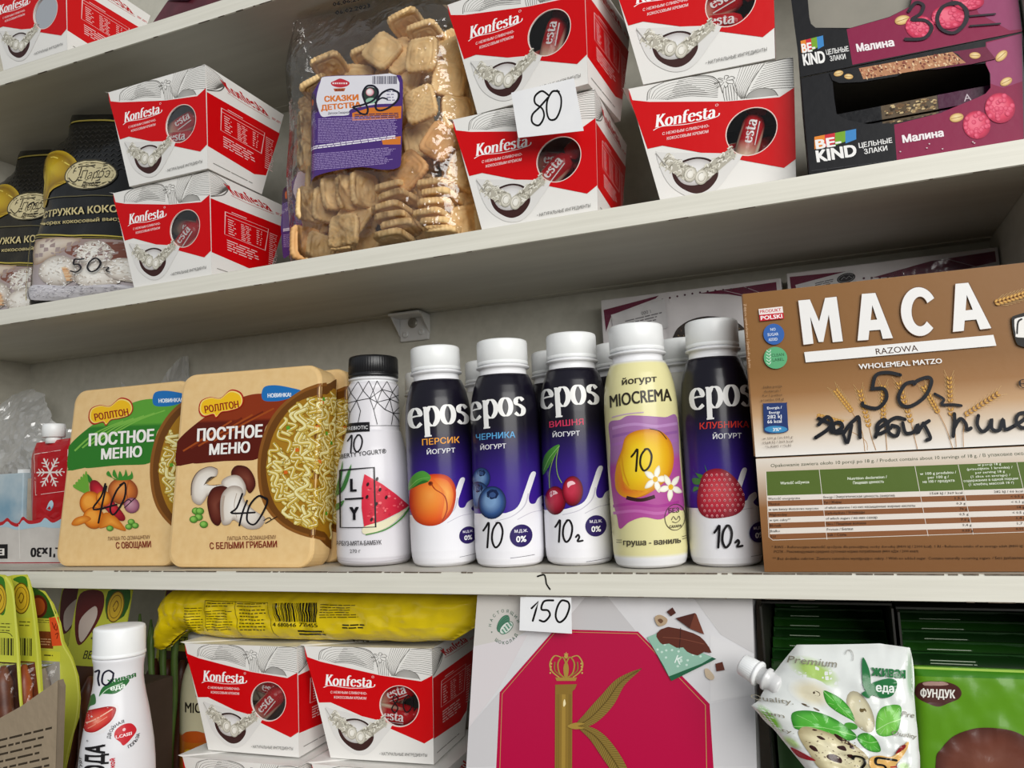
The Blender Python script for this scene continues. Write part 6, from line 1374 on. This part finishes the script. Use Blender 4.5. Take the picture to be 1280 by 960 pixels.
a.st([(318, 98), (584, 105), (600, 225)], 2, K, False, cap=False); a.st([(318, 98), (330, 205)], 2, K, False, cap=False); a.st([(455, 100), (462, 222)], 1.5, K, False, cap=False); a.lines(328, 102, 450, 122, 2, K, th=.3, wmin=10, wmax=26); a.lines(330, 130, 450, 205, 8, K, th=.25, wmin=10, wmax=30); a.lines(462, 104, 580, 122, 2, K, th=.3); a.lines(470, 125, 575, 205, 7, K, th=.3, wmin=6, wmax=14); a.lines(225, 120, 312, 210, 9, K, th=.25)
a.bars(612, 105, 760, 170, '#1c1a08', 30); a.text('4 680046 725455', 680, 186, 13, '#1c1a08', w=160, bold=.02)
a.lines(684, 196, 775, 218, 2, '#1c1a08', th=.5, wmin=60, wmax=90, ragged=0); a.lines(770, 108, 890, 158, 6, K, th=.3); a.lines(835, 175, 905, 192, 2, '#2c280c', th=.5, wmin=14, wmax=24); a.text('К 10', 850, 246, 13, '#1c1a08', w=50, bold=.05)
a.build('wrapper_print', ysb, printmat(.25, key='foil_print'), t, step=11, h0=4e-4, dl=8e-6, smooth=True)
# white bottle standing in front at the left
BP = [(.024, 0), (.030, .0006), (.0335, .004), (.0342, .010), (.0343, .020), (.0343, .098), (.0338, .110), (.0325, .122), (.0302, .134), (.0275, .146), (.0248, .156), (.0232, .163), (.0224, .168), (.0222, .176), (.0228, .1805), (.0236, .1835), (.0236, .1848), (.0210, .1852)]
t = thing('yogurt_bottle', 'tall white yogurt bottle with printed strawberry, front of bottom shelf', 'bottle', (-.5045, -.0600, -.2398)); facecam(t); t.scale = (.76, .76, 1)
lathe('bottle_body', refine(BP), lab_m, t, n=64, colfn=lambda z: lin('#e6e5e8')); lathe('cap', [(.0238, .1856), (.0243, .1860), (.0243, .1876), (.0237, .1880), (.0238, .1885), (.0236, .2045), (.0230, .2062), (.0215, .2068), (.010, .2069)], capw, t, n=72)
a = Art()
a.smooth([(462, 610), (475, 570), (510, 550), (585, 545), (570, 575), (530, 600), (480, 598)], '#2f6e38'); a.st([(465, 610), (500, 575), (560, 556)], 3, '#cfe4cc', cap=False); a.text('живая', 556, 546, 24, '#2f6e38', w=122, bold=.06, rot=6); a.text('еда', 540, 582, 22, '#e9f2e8', w=62, bold=.05, rot=6)
a.st([(442, 500), (460, 490), (456, 530), (462, 560)], 8, '#17162a'); a.st([(520, 505), (500, 490), (478, 505), (474, 545), (492, 558), (515, 535), (520, 505)], 8, '#17162a')
a.smooth([(440, 660), (480, 668), (520, 650), (545, 660), (535, 710), (500, 755), (470, 775), (400, 770), (395, 730), (410, 690)], '#e6e2e2'); a.blob(cr([(408, 690), (440, 668), (500, 655), (535, 668), (520, 715), (480, 750), (440, 770), (400, 765), (400, 725)], 4, True), (455, 720), [(0, '#f0a088'), (.3, '#dd5a48'), (.8, '#c42e2c'), (1, '#9a1c1c')])
a.st([(410, 735), (460, 705), (520, 668)], 7, '#f4c0a8', nib=3); a.st([(420, 755), (470, 720), (500, 700)], 4, '#ee9c86', nib=2); a.smooth([(440, 600), (450, 640), (425, 660), (415, 690), (405, 660)], '#3c6e3a')
a.smooth([(535, 765), (565, 745), (600, 748), (622, 780), (610, 805), (572, 838), (555, 820), (532, 795)], '#c8222e'); a.text('L.CASEI', 570, 800, 14, '#f8eaec', w=66, bold=.04, rot=3); a.ell(570, 768, 7, 7, '#f2c8cc', n=9)
arc(a, 'ДВОЙНАЯ', 575, 790, 60, 175, 100, 14, '#2a2a2e'); arc(a, 'ПОЛЬЗА', 575, 790, 60, 290, 350, 14, '#2a2a2e', True)
a.text('йогурт', 402, 925, 12, '#2a2a2e', w=80, rot=90, bold=.04)
a.text('СВОБОДА', 492, 968, 72, '#1c1a1c', w=300, rot=90, bold=.05); a.text('земляникой', 535, 960, 18, '#c42838', w=150, rot=90, bold=.06); a.text('®', 424, 812, 10, '#2a2a2e')
f = lmap(BP, 541, 295, 552, 1690, 168, .2069)
a.build('label_print', f, lab_b, t, step=11, world=False, h0=1.5e-4, dl=1e-5, clip=(388, None, 706, 1300))
# orange bottle behind the left candy boxes
t = epbottle('cream and orange yogurt bottle hidden behind the left candy box', -.5550, .0900, 0, .1735, group='yogurt drinks on the bottom shelf', colfn=lambda z: lin('#ded8b4') if z > .085 else lin('#c8701e')); t.location.z = -.2398; facecam(t)
a = Art(); a.text('йогурт', 0, -60, 24, '#3a3326', w=124, bold=.035); a.text('MIOCREMA', 0, 10, 46, '#2e281e', w=222, bold=.02); a.smooth([(-110, 100), (-60, 90), (0, 104), (110, 92), (112, 130), (-110, 140)], '#c85a1c')
for i in range(9): a.ball(-90+i*22, 190+(i % 3)*30, 26, 22, '#f2d23c', '#e2ac24', '#b87414')
for i in range(5): a.ball(-80+i*38, 300, 34, 34, '#f09a2c', '#dc7a1c', '#a8500c')
bt(t, a, EP+EN[1:], (0, -330, 0, 550, 138, .1735), 0, 0)
# sausage packs
SY = '#cfd248'
yg = plain('yellow_green_film', '#c4c83c', '#b6ba34', rough=.35, scale=30); sausm = plain('dried_sausage', '#4a2418', '#6e3c24', rough=.45, scale=70, bump=.5); saus2 = plain('red_sausage', '#8a3c1e', '#a85428', rough=.4, scale=60, bump=.5); sausg = plain('grey_sausage', '#8a7a70', '#a89a90', rough=.4, scale=60, bump=.5)
slp = printmat(.32, coat=.2, key='snack_film', bump=.2, bscale=50)
clr = film('snack_window_film', gloss=.0, rough=.16, scale=50, bump=.7)
def stick_(t, x0, z0, x1, z1, y, r, m, nm='sausage_stick'):
    V = []; F = []; n = 12; K_ = 10
    for k in range(K_+1):
        u = k/K_; rr = r*(.35 if k in (0, K_) else 1)*(1+.08*math.sin(k*2.3)); cx, cz = x0+(x1-x0)*u+.0012*math.sin(k*1.3), z0+(z1-z0)*u
        V += [(cx+rr*math.cos(6.2832*i/n), y+rr*math.sin(6.2832*i/n), cz) for i in range(n)]
    for k in range(K_): F += [(k*n+i, k*n+(i+1) % n, (k+1)*n+(i+1) % n, (k+1)*n+i) for i in range(n)]
    F += [tuple(range(n-1, -1, -1)), tuple(K_*n+i for i in range(n))]
    return mesh(nm, V, F, m, t, smooth=True, world=True)
def spack(label, y, out, header, sticks, artfn, win):
    # px frame of the pack fronts; 1000 px = 0.2723 m at this distance
    def P(x, yy): return (-.6780+(x)*.000262*1.02+yy*.0000095, y, .0035-(yy-40)*.000212)
    c = [(q[0]*(.52+y)/.49, y, .0634+(q[2]-.0634)*(.52+y)/.49) for q in (P(0, 40), P(350, 40), P(0, 900), P(350, 900))]; t = thing('sausage_pack', label, 'snack pack', (c[2][0]+.03, y, -.2398), group='yellow packs of dried sausage sticks')
    s = Sheet([(0, 40), (350, 40), (0, 900), (350, 900)], [(q[0], q[1], q[2]) for q in c])
    slab('pack_back', out, s, .0008, yg, t)
    a = Art(); artfn(a); o = a.build('front_print', s, slp, t)
    for x0, y0, x1, y1, r, m in sticks:
        A_, B_ = s(x0, y0), s(x1, y1); stick_(t, B_.x, B_.z, A_.x, A_.z, y-.0055, r, m)
    if win: slab('clear_window', win, Sheet([(0, 40), (350, 40), (0, 900), (350, 900)], [(q[0], q[1]-.0005, q[2]) for q in c], puff(win, 40, .0105, .0012, .03)), .0001, clr, t, step=24, back=False, smooth=True)
    return t
def emb(a, cx, cy, rx, ry, bg='#d8b22c'):
    a.ell(cx, cy, rx, ry, '#6a5010'); a.ell(cx, cy, rx*.9, ry*.92, bg); a.st(ellp(cx, cy, rx*.68, ry*.72, 20)+[(cx+rx*.68, cy)], 2.5, '#6a4a10', False, cap=False); a.st([(cx-rx*.3, cy), (cx, cy-ry*.35), (cx+rx*.3, cy-ry*.1), (cx, cy+ry*.3), (cx-rx*.2, cy+ry*.1)], 4, '#6a4a10')
oc = [(120, 105), (200, 120), (240, 170), (270, 240), (285, 310), (320, 370), (345, 440), (352, 520), (345, 590), (322, 650), (308, 710), (290, 780), (285, 1100), (130, 1100), (130, 500)]
def ac(a):
    a.poly(oc, '#c9cc4a'); a.smooth([(130, 110), (195, 125), (230, 170), (250, 215), (130, 225)], '#2c5a1e', 3); a.ell(175, 180, 40, 45, '#5a1a12'); a.ell(175, 180, 30, 34, '#a04a1c'); a.rect(130, 225, 262, 290, '#c8c440'); a.lines(170, 228, 225, 245, 2, '#4a4a1c', th=.3); a.rect(130, 275, 240, 340, '#7a3c1c'); a.lines(185, 300, 232, 330, 3, '#c89a70', th=.4)
    a.rect(130, 350, 270, 385, '#d6d440'); a.lines(200, 360, 240, 372, 1, '#4a4a1c', th=.4)
    a.poly([(130, 388), (268, 388), (272, 560), (270, 770), (250, 1100), (130, 1100)], '#a8a29c'); a.poly([(222, 222), (264, 218), (278, 326), (236, 330)], '#e8562a'); a.st([(236, 240), (245, 262)], 4, '#8a2c18'); a.st([(252, 245), (246, 262), (256, 268), (258, 252)], 4, '#8a2c18'); a.st([(250, 285), (262, 280), (256, 300)], 4, '#8a2c18')
    a.st([(228, 160), (265, 250), (280, 320), (318, 380), (340, 450), (345, 530), (330, 620), (305, 700), (285, 790)], 6, '#dfe068', cap=False)
spack('yellow sausage pack with an orange price sticker, right of the three', -.030, oc, None, [(215, 400, 240, 1080, .0065, sausg), (165, 400, 190, 1080, .0065, sausg)], ac, [(140, 392), (266, 392), (268, 560), (262, 900), (250, 1090), (140, 1090)])
ob = [(0, 70), (60, 58), (122, 56), (135, 80), (150, 130), (165, 220), (180, 330), (186, 420), (195, 540), (205, 640), (218, 740), (222, 1100), (20, 1100)]
def ab(a):
    a.poly(ob, '#cdd048'); a.smooth([(60, 75), (95, 62), (122, 70), (126, 110), (90, 90)], '#3c7a24', 3); emb(a, 98, 150, 40, 62); a.rect(30, 225, 148, 300, '#d2d040'); a.lines(90, 235, 140, 262, 2, '#5a5a1c', th=.3); a.bars(95, 305, 150, 372, '#3a3a18', 7); a.rect(30, 374, 162, 392, '#cdd040')
    a.poly([(40, 394), (160, 394), (182, 560), (200, 760), (205, 1100), (60, 1100)], '#70351c'); a.st([(128, 64), (150, 180), (168, 330), (180, 480), (192, 620), (212, 800)], 8, '#dfe264', cap=False)
spack('yellow sausage pack with reddish sticks, middle of the three', -.044, ob, None, [(138, 400, 178, 1080, .0060, saus2), (95, 400, 130, 1080, .0060, saus2)], ab, [(60, 398), (158, 398), (178, 560), (196, 760), (200, 1090), (70, 1090)])
oa = [(-280, 40), (20, 58), (45, 70), (60, 110), (72, 220), (88, 330), (92, 430), (100, 540), (115, 660), (130, 780), (150, 830), (150, 1100), (-280, 1100)]
def aa(a):
    a.poly(oa, '#cdd048'); a.smooth([(-60, 60), (0, 62), (24, 90), (26, 200), (0, 215), (-60, 150)], '#3c7a24', 3); emb(a, -4, 155, 36, 62); a.lines(-60, 245, 55, 285, 3, '#5a5a1c', th=.3, ragged=.1); a.st([(-80, 292), (30, 286), (58, 300)], 3, '#3a3a14'); a.bars(-20, 308, 64, 375, '#3a3a18', 12)
    a.poly([(-200, 402), (78, 402), (90, 540), (110, 700), (128, 830), (130, 1100), (-200, 1100)], '#3c2018'); a.st([(26, 66), (58, 120), (74, 250), (86, 400), (98, 560), (118, 720), (142, 850)], 9, '#dfe264', cap=False)
spack('yellow sausage pack with dark sticks, left of the three', -.060, oa, None, [(48, 410, 100, 1080, .0065, sausm), (8, 410, 55, 1080, .0062, sausm), (-40, 410, -2, 1080, .006, sausg)], aa, [(-60, 406), (76, 406), (88, 540), (108, 700), (122, 1090), (-60, 1090)])
# further packs in the shade behind
def rearpack(label, x0, x1, y, lean, seed):
    t = thing('sausage_pack', label, 'snack pack', ((x0+x1)/2, y, -.2398), group='sausage packs in the shade')
    s = Sheet([(0, 0), (300, 0), (0, 800), (300, 800)], [(x0+lean, y, -.022), (x1+lean, y, -.022), (x0, y-.03, -.2395), (x1, y-.03, -.2395)])
    o = [(0, 0), (300, 0), (300, 800), (0, 800)]; slab('pack_back', o, s, .001, yg, t); a = Art(); a.rect(0, 0, 300, 800, '#bcc03c')
    a.smooth([(15, 20), (130, 10), (160, 60), (130, 130), (60, 190), (15, 120)], '#5a1a16'); a.smooth([(40, 110), (110, 60), (130, 100), (70, 180)], '#c9b8b0'); a.smooth([(170, 10), (290, 5), (280, 90), (190, 100)], '#2c5a1e', 3); emb(a, 225, 60, 46, 52, '#c8a42c')
    a.text('ВЕТЧИНА', 190, 232, 26, '#2c2a14', w=190, bold=.03, shear=.2); a.lines(120, 135, 280, 175, 2, '#5a5a1c', th=.35)
    a.poly([(20, 255), (280, 255), (285, 790), (15, 790)], '#4a2c1c'); a.build('front_print', s, slp, t)
    for k in range(3): A_, B_ = s(70+k*80, 270), s(70+k*80, 770); q = stick_(t, B_.x, B_.z, A_.x, A_.z, (A_.y+B_.y)/2-.007, .0062, sausm)
rearpack('sausage pack in the shade right behind the three front packs', -.690, -.622, .048, .014, 1)
rearpack('sausage pack in the shade behind the white bottle, left one', -.648, -.584, .120, .010, 2)
rearpack('sausage pack in the shade at the far back left', -.760, -.690, .090, .012, 3)
t = thing('green_stalks', 'bunch of dark green stalks in the shade left of the candy boxes', 'vegetable', (-.594, .068, -.2398))
gm = plain('green_stalk', '#3e5420', '#56702c', rough=.5, scale=30, stretch=(4, 4, 1))
for k in range(7): stick_(t, -.606+k*.004, -.2395, -.618+k*.0078, -.048-.006*(k % 3), .066+.006*(k % 2), .0029, gm, 'stalk')
box_t = thing('dark_carton', 'dark brown carton behind the white bottle', 'box', (-.57, .03, -.2398)); box('carton_body', -.612, -.560, .018, .050, -.2398, -.098, plain('dark_kraft', '#3c2c1e', '#46352a', rough=.7, scale=40), box_t, bev=.001)
a = Art(); a.lines(20, 60, 260, 330, 8, '#1c140e', th=.3, rot=2, wmin=20, wmax=60); a.build('front_print', Sheet([(0, 0), (300, 0), (0, 500), (300, 500)], [(-.612, .0178, -.099), (-.560, .0178, -.099), (-.612, .0178, -.2390), (-.560, .0178, -.2390)]), pc, box_t)
# brown film wrapped pack in the lower left corner
t = thing('wrapped_pack', 'grey brown pack under crinkled film in the bottom left corner', 'pack', (-.62, -.09, -.2398))
wo = [(-200, 900), (0, 905), (95, 850), (250, 790), (390, 720), (400, 740), (395, 1400), (-200, 1400)]
ws_ = Sheet([(0, 700), (400, 700), (0, 1000), (400, 1000)], [(-.6440, -.0840, -.0740), (-.5370, -.0840, -.0640), (-.6480, -.0840, -.1490), (-.5370, -.0840, -.1380)], gridded(puff(wo, 60, .008, .0012, .02), 18))
slab('card_pack', wo, Sheet([(0, 700), (400, 700), (0, 1000), (400, 1000)], [(-.6440, -.0820, -.0740), (-.5370, -.0820, -.0640), (-.6480, -.0820, -.1490), (-.5370, -.0820, -.1380)]), .004, plain('kraft_grey', '#8a7a66', '#7c6e5c', rough=.5, scale=30), t)
a = Art(); a.poly(wo, '#a08f78'); a.poly([(-200, 905), (0, 910), (130, 850), (120, 1100), (-200, 1100)], '#b5aca0'); a.lines(150, 880, 380, 1090, 10, '#3c3226', th=.3, rot=9, wmin=16, wmax=60); a.ell(158, 885, 7, 7, '#3c3226', n=8)
a.build('card_print', Sheet([(0, 700), (400, 700), (0, 1000), (400, 1000)], [(-.6440, -.0822, -.0740), (-.5370, -.0822, -.0640), (-.6480, -.0822, -.1490), (-.5370, -.0822, -.1380)]), printmat(.2, coat=.6, key='film_over_card', bump=.8, bscale=55), t, clip=(None, None, 390, 1090))
# black display cartons with green packs at the lower right
grn = plain('green_foil', '#1b4710', '#153c0c', rough=.35, scale=25, bump=.25, coat=.2); grd = plain('green_foil_dark', '#10330c', '#0c2a0a', rough=.35, scale=25, bump=.25)
dk = plain('black_display', '#15140f', '#1e1b14', rough=.5, scale=50)
def dcarton(label, x0, x1, y0, z1):
    t = thing('display_box', label, 'box', ((x0+x1)/2, .06, -.2398), group='dark display boxes of green packs')
    box('side_panel', x0, x0+.0012, y0, .160, -.2398, z1, dk, t); box('side_panel', x1-.0012, x1, y0, .160, -.2398, z1, dk, t); box('rear_panel', x0+.0012, x1-.0012, .1588, .160, -.2398, z1, dk, t); box('lid_panel', x0, x1, y0+.012, .160, z1, z1+.0012, dk, t); box('base_panel', x0+.0012, x1-.0012, y0, .1588, -.2398, -.2386, dk, t); return t
dcarton('dark display box behind the spouted pouch', -.0470, .0290, .010, -.0215); dcarton('dark display box at the lower right corner', .0310, .1280, .010, -.0235)
def gpacks(x0, x1, n, z0, dz, y0, dy, lab, grp, words):
    for k in range(n):
        zt = z0-k*dz; yy = y0-k*dy; t = thing('green_pack', 'green foil snack pack %s %s' % (words[k], lab), 'snack pack', ((x0+x1)/2, yy, -.2380), group=grp)
        po = [(0, 0), (400, 0), (400, 900), (0, 900)]
        s = Sheet([(0, 0), (400, 0), (0, 900), (400, 900)], [(x0, yy, zt), (x1, yy, zt), (x0, yy-.004, -.2376), (x1, yy-.004, -.2376)], gridded(puff(po, 90, .0022, .0006, .02, k), 40))
        slab('foil_pack', po, s, .0008, grd if k % 2 else grn, t, step=40, backb=.4, smooth=True)
        a = Art(); a.rect(2, 2, 398, 14, '#0f3a0c'); a.lines(60, 20, 170, 44, 3, '#9aa890', th=.28, wmin=90, wmax=110, ragged=0); a.build('seal_print', s, slp, t, h0=3e-4)
W8 = ['rearmost', 'second from rear', 'third from rear', 'fourth from rear', 'fifth from rear', 'sixth from rear', 'seventh from rear', 'frontmost']
gpacks(-.0440, .0265, 7, -.0300, .0045, .100, .012, 'in the box behind the pouch', 'green packs in the left dark box', W8)
gpacks(.0345, .1250, 6, -.0300, .0042, .098, .012, 'in the right dark box', 'green packs in the right dark box', W8)
t = thing('green_pack', 'bright green hazelnut snack pack facing front, lower right corner', 'snack pack', (.075, .006, -.2380))
go = [(160, 412), (1300, 430), (1300, 1500), (205, 1500), (160, 470)]
c4 = [(.0372, .0180, -.0545), (.0905, .0180, -.0545), (.0342, .0120, -.1075), (.0855, .0120, -.1035)]
gs = Sheet([(165, 405), (816, 418), (190, 960), (816, 960)], c4, gridded(puff(go, 90, .0050, .0008, .008), 25))
slab('foil_pack', [(160, 412), (1195, 430), (1195, 1500), (205, 1500), (160, 470)], gs, 0.001, plain('green_foil_bright', '#467a16', '#528a1a', rough=.3, scale=25, coat=.2), t, step=25, backb=.3, smooth=True)
a = Art(); a.poly([(165, 470), (1225, 480), (1225, 1480), (205, 1480)], '#5c921c'); a.poly([(162, 418), (1225, 434), (1225, 448), (163, 430)], '#a8cc5a'); a.poly([(163, 430), (1225, 448), (1225, 482), (165, 472)], '#3c7c14')
a.smooth([(172, 560), (200, 515), (280, 498), (370, 502), (440, 525), (467, 562), (450, 600), (390, 625), (320, 648), (240, 625), (185, 598)], '#4e2a26', 5); a.smooth([(225, 510), (290, 500), (360, 503), (385, 520), (300, 528), (235, 526)], '#a8887e'); a.text('ФУНДУК', 317, 596, 48, '#f2efe8', w=222, bold=.04, rot=-1)
a.blob(cr([(300, 960), (340, 880), (420, 810), (540, 770), (680, 764), (800, 790), (880, 850), (930, 960), (930, 1300), (600, 1440), (320, 1300)], 5, True), (600, 1000), [(0, '#7a4a3a'), (.7, '#6a3c30'), (1, '#4e2a22')])
a.build('front_print', gs, slp, t, step=25, h0=4e-4, dl=3e-5, clip=(None, None, 1195, None), smooth=True)
# white spouted pouch
po = [(275, 236), (600, 238), (770, 252), (785, 400), (800, 540), (815, 700), (822, 1400), (95, 1400), (80, 640), (62, 505), (100, 470), (190, 340)]
ps = Sheet([(285, 238), (782, 256), (60, 498), (818, 782)], [(-.0236, -.0196, -.0385), (.0347, -.0196, -.0386), (-.0534, -.0277, -.0707), (.0320, -.0341, -.0963)], gridded(puff(po, 130, .010, .0011, .011), 15))
t = thing('spouted_pouch', 'white pouch with slanted screw cap and printed quail egg', 'pouch', (-.01, -.07, -.2398))
slab('pouch_body', [(275, 236), (600, 238), (770, 252), (785, 400), (800, 540), (815, 700), (822, 1370), (95, 1370), (80, 640), (62, 505), (100, 470), (190, 340)], ps, .001, plain('pouch_white', '#e4e6e4', rough=.3), t, step=15, backb=.5, smooth=True)
a = Art(); a.poly(po, '#e2e5e2')
def blur(cx, cy, rx, ry, c, rot=0, bg='#e2e5e2'): a.blob(ellp(cx, cy, rx, ry, 20, rot), (cx, cy), [(0, c), (.45, c), (1, bg)])
blur(330, 320, 95, 45, '#a9c86a', 20); blur(100, 560, 34, 80, '#7ab83a'); blur(760, 330, 30, 80, '#a9bfa8'); blur(120, 690, 36, 50, '#b4cf8a')
a.blob(ellp(485, 465, 56, 92, 22, -18), (480, 440), [(0, '#e2dcc0'), (.7, '#cfc6a4'), (1, '#a8a088')]); a.ell(495, 450, 16, 12, '#6a5a3a'); a.ell(318, 397, 14, 12, '#4a3c28'); blur(300, 400, 80, 60, '#ded6ba'); a.ell(318, 397, 12, 10, '#4a3c28'); a.ell(262, 452, 14, 5, '#5a4a34', rot=20); a.ell(298, 465, 12, 5, '#5a4a34', rot=30)
def mint(p, c1, c2, v):
    o = cr(p, 5, True); cx = sum(q[0] for q in p)/len(p); cy = sum(q[1] for q in p)/len(p); a.blob(o, (cx, cy), [(0, c1), (.7, c1), (1, c2)]); a.st([p[0], (cx, cy), p[len(p)//2]], 3, v)
    for q in p[1:]: a.st([(cx*.6+q[0]*.4, cy*.6+q[1]*.4), (cx*.12+q[0]*.88, cy*.12+q[1]*.88)], 1.6, v, cap=False)
mint([(345, 385), (370, 388), (410, 410), (440, 450), (448, 500), (420, 490), (370, 460), (345, 430)], '#4fae38', '#2c7c20', '#9ad47c'); mint([(545, 540), (560, 470), (600, 430), (690, 425), (690, 480), (660, 545), (600, 568), (560, 565)], '#7cc852', '#4a9a2c', '#b8e49a')
mint([(175, 575), (200, 500), (270, 475), (340, 490), (400, 530), (440, 580), (400, 610), (330, 600), (250, 590), (190, 590)], '#54b03c', '#2e7e24', '#a4dc88'); mint([(440, 590), (470, 560), (510, 560), (545, 600), (552, 660), (500, 668), (460, 640)], '#54b03c', '#2e7e24', '#a4dc88')
a.ell(425, 528, 30, 18, '#4a9a34')
a.blob(cr([(230, 562), (300, 575), (380, 610), (450, 670), (478, 740), (478, 900), (200, 900), (172, 740), (172, 640), (190, 590)], 5, True), (290, 680), [(0, '#ece4c4'), (.6, '#d9cfa8'), (1, '#a89a74')])
rn = random.Random(7)
for x, y, rx, ry, ro in ((365, 612, 50, 14, 38), (350, 665, 22, 18, 0), (208, 702, 18, 24, 0), (268, 618, 16, 10, 20), (290, 755, 40, 30, 20), (400, 650, 14, 14, 0), (378, 718, 18, 16, 0), (255, 575, 10, 5, 0)): a.smooth([(x+rx*math.cos(an)*rn.uniform(.75, 1.2)*math.cos(math.radians(ro))-ry*math.sin(an)*math.sin(math.radians(ro)), y+rx*math.cos(an)*math.sin(math.radians(ro))+ry*math.sin(an)*rn.uniform(.75, 1.2)*math.cos(math.radians(ro))) for an in [k*.9 for k in range(7)]], '#3a1e1a', 3)
for i in range(70): 
    an, q = rn.uniform(0, 6.28), rn.random()**.5; a.ell(320+140*q*math.cos(an), 700+120*q*math.sin(an), rn.uniform(1.5, 4), rn.uniform(1.5, 4), '#5c3c2c', n=6)
a.smooth([(480, 720), (540, 690), (620, 690), (720, 595), (726, 620), (690, 680), (640, 740), (600, 800), (480, 800)], '#e4b468'); a.st([(540, 720), (620, 700), (715, 615)], 8, '#f0d8a4', nib=4); a.smooth([(640, 670), (680, 620), (715, 612), (690, 645)], '#8a1c20'); a.st([(600, 770), (650, 760)], 10, '#b02428'); a.smooth([(97, 730), (150, 760), (180, 800), (100, 800)], '#9a1c28'); blur(690, 760, 50, 40, '#b8d49a')
a.smooth([(510, 330), (518, 272), (545, 310), (545, 360), (528, 378), (512, 360)], '#23703c'); a.smooth([(500, 385), (530, 368), (560, 345), (640, 332), (680, 345), (655, 385), (600, 398), (550, 388), (530, 400)], '#23703c'); a.text('живая', 642, 328, 30, '#23703c', w=178, bold=.07, rot=-3); a.text('еда', 614, 376, 28, '#f0f6f0', w=92, bold=.05, rot=-2)
for s__, x, y, w, r in (('Premium', 325, 298, 165, -3), ('Quality.', 150, 462, 140, 4), ('Pre', 735, 472, 80, -5), ('Quality', 705, 566, 160, -8), ('um', 130, 535, 60, 0), ('ty.', 135, 622, 50, 0)): a.text(s__, x, y, 24, '#8a8474', w=w, shear=.35, rot=r)
K = '#15120f'; a.st([(385, 735), (400, 712), (440, 718), (448, 752), (420, 800), (380, 850)], 15, K); a.st([(642, 716), (560, 708), (520, 712), (512, 755), (560, 765), (572, 820)], 16, K)
a.st(ellp(462, 270, 16, 18, 14, 0, 200, 400), 3, '#b4b4b0', cap=False)
a.build('front_print', ps, printmat(.22, coat=.4, key='pouch_gloss', bump=.25, bscale=40), t, step=15, h0=3e-4, dl=8e-6, clip=(None, None, None, 1360), smooth=True)
tc = bpy.data.objects.new('screw_cap', None)
A_, B_ = ps(205, 400, 0), ps(95, 300, 0); ax = (B_-A_).normalized()
cap_ = lathe('screw_cap', [(.0068, 0), (.0074, .0006), (.0074, .0018), (.0066, .0022), (.0064, .0030), (.0064, .0108), (.0058, .0116), (.003, .0117)], capw, t, ribs=34, amp=.0003, ribz=(.0028, .0106))
q = ax.to_track_quat('Z', 'Y'); cap_.rotation_mode = 'QUATERNION'; cap_.rotation_quaternion = q; cap_.location = ps(150, 350, 0)-t.location
sp_ = lathe('spout', [(.0052, -.014), (.0062, -.012), (.0054, -.009), (.0054, -.006), (.0066, -.0055), (.0066, -.004), (.0050, -.0035), (.0050, .001)], clear, t, n=28); sp_.rotation_mode = 'QUATERNION'; sp_.rotation_quaternion = q; sp_.location = cap_.location
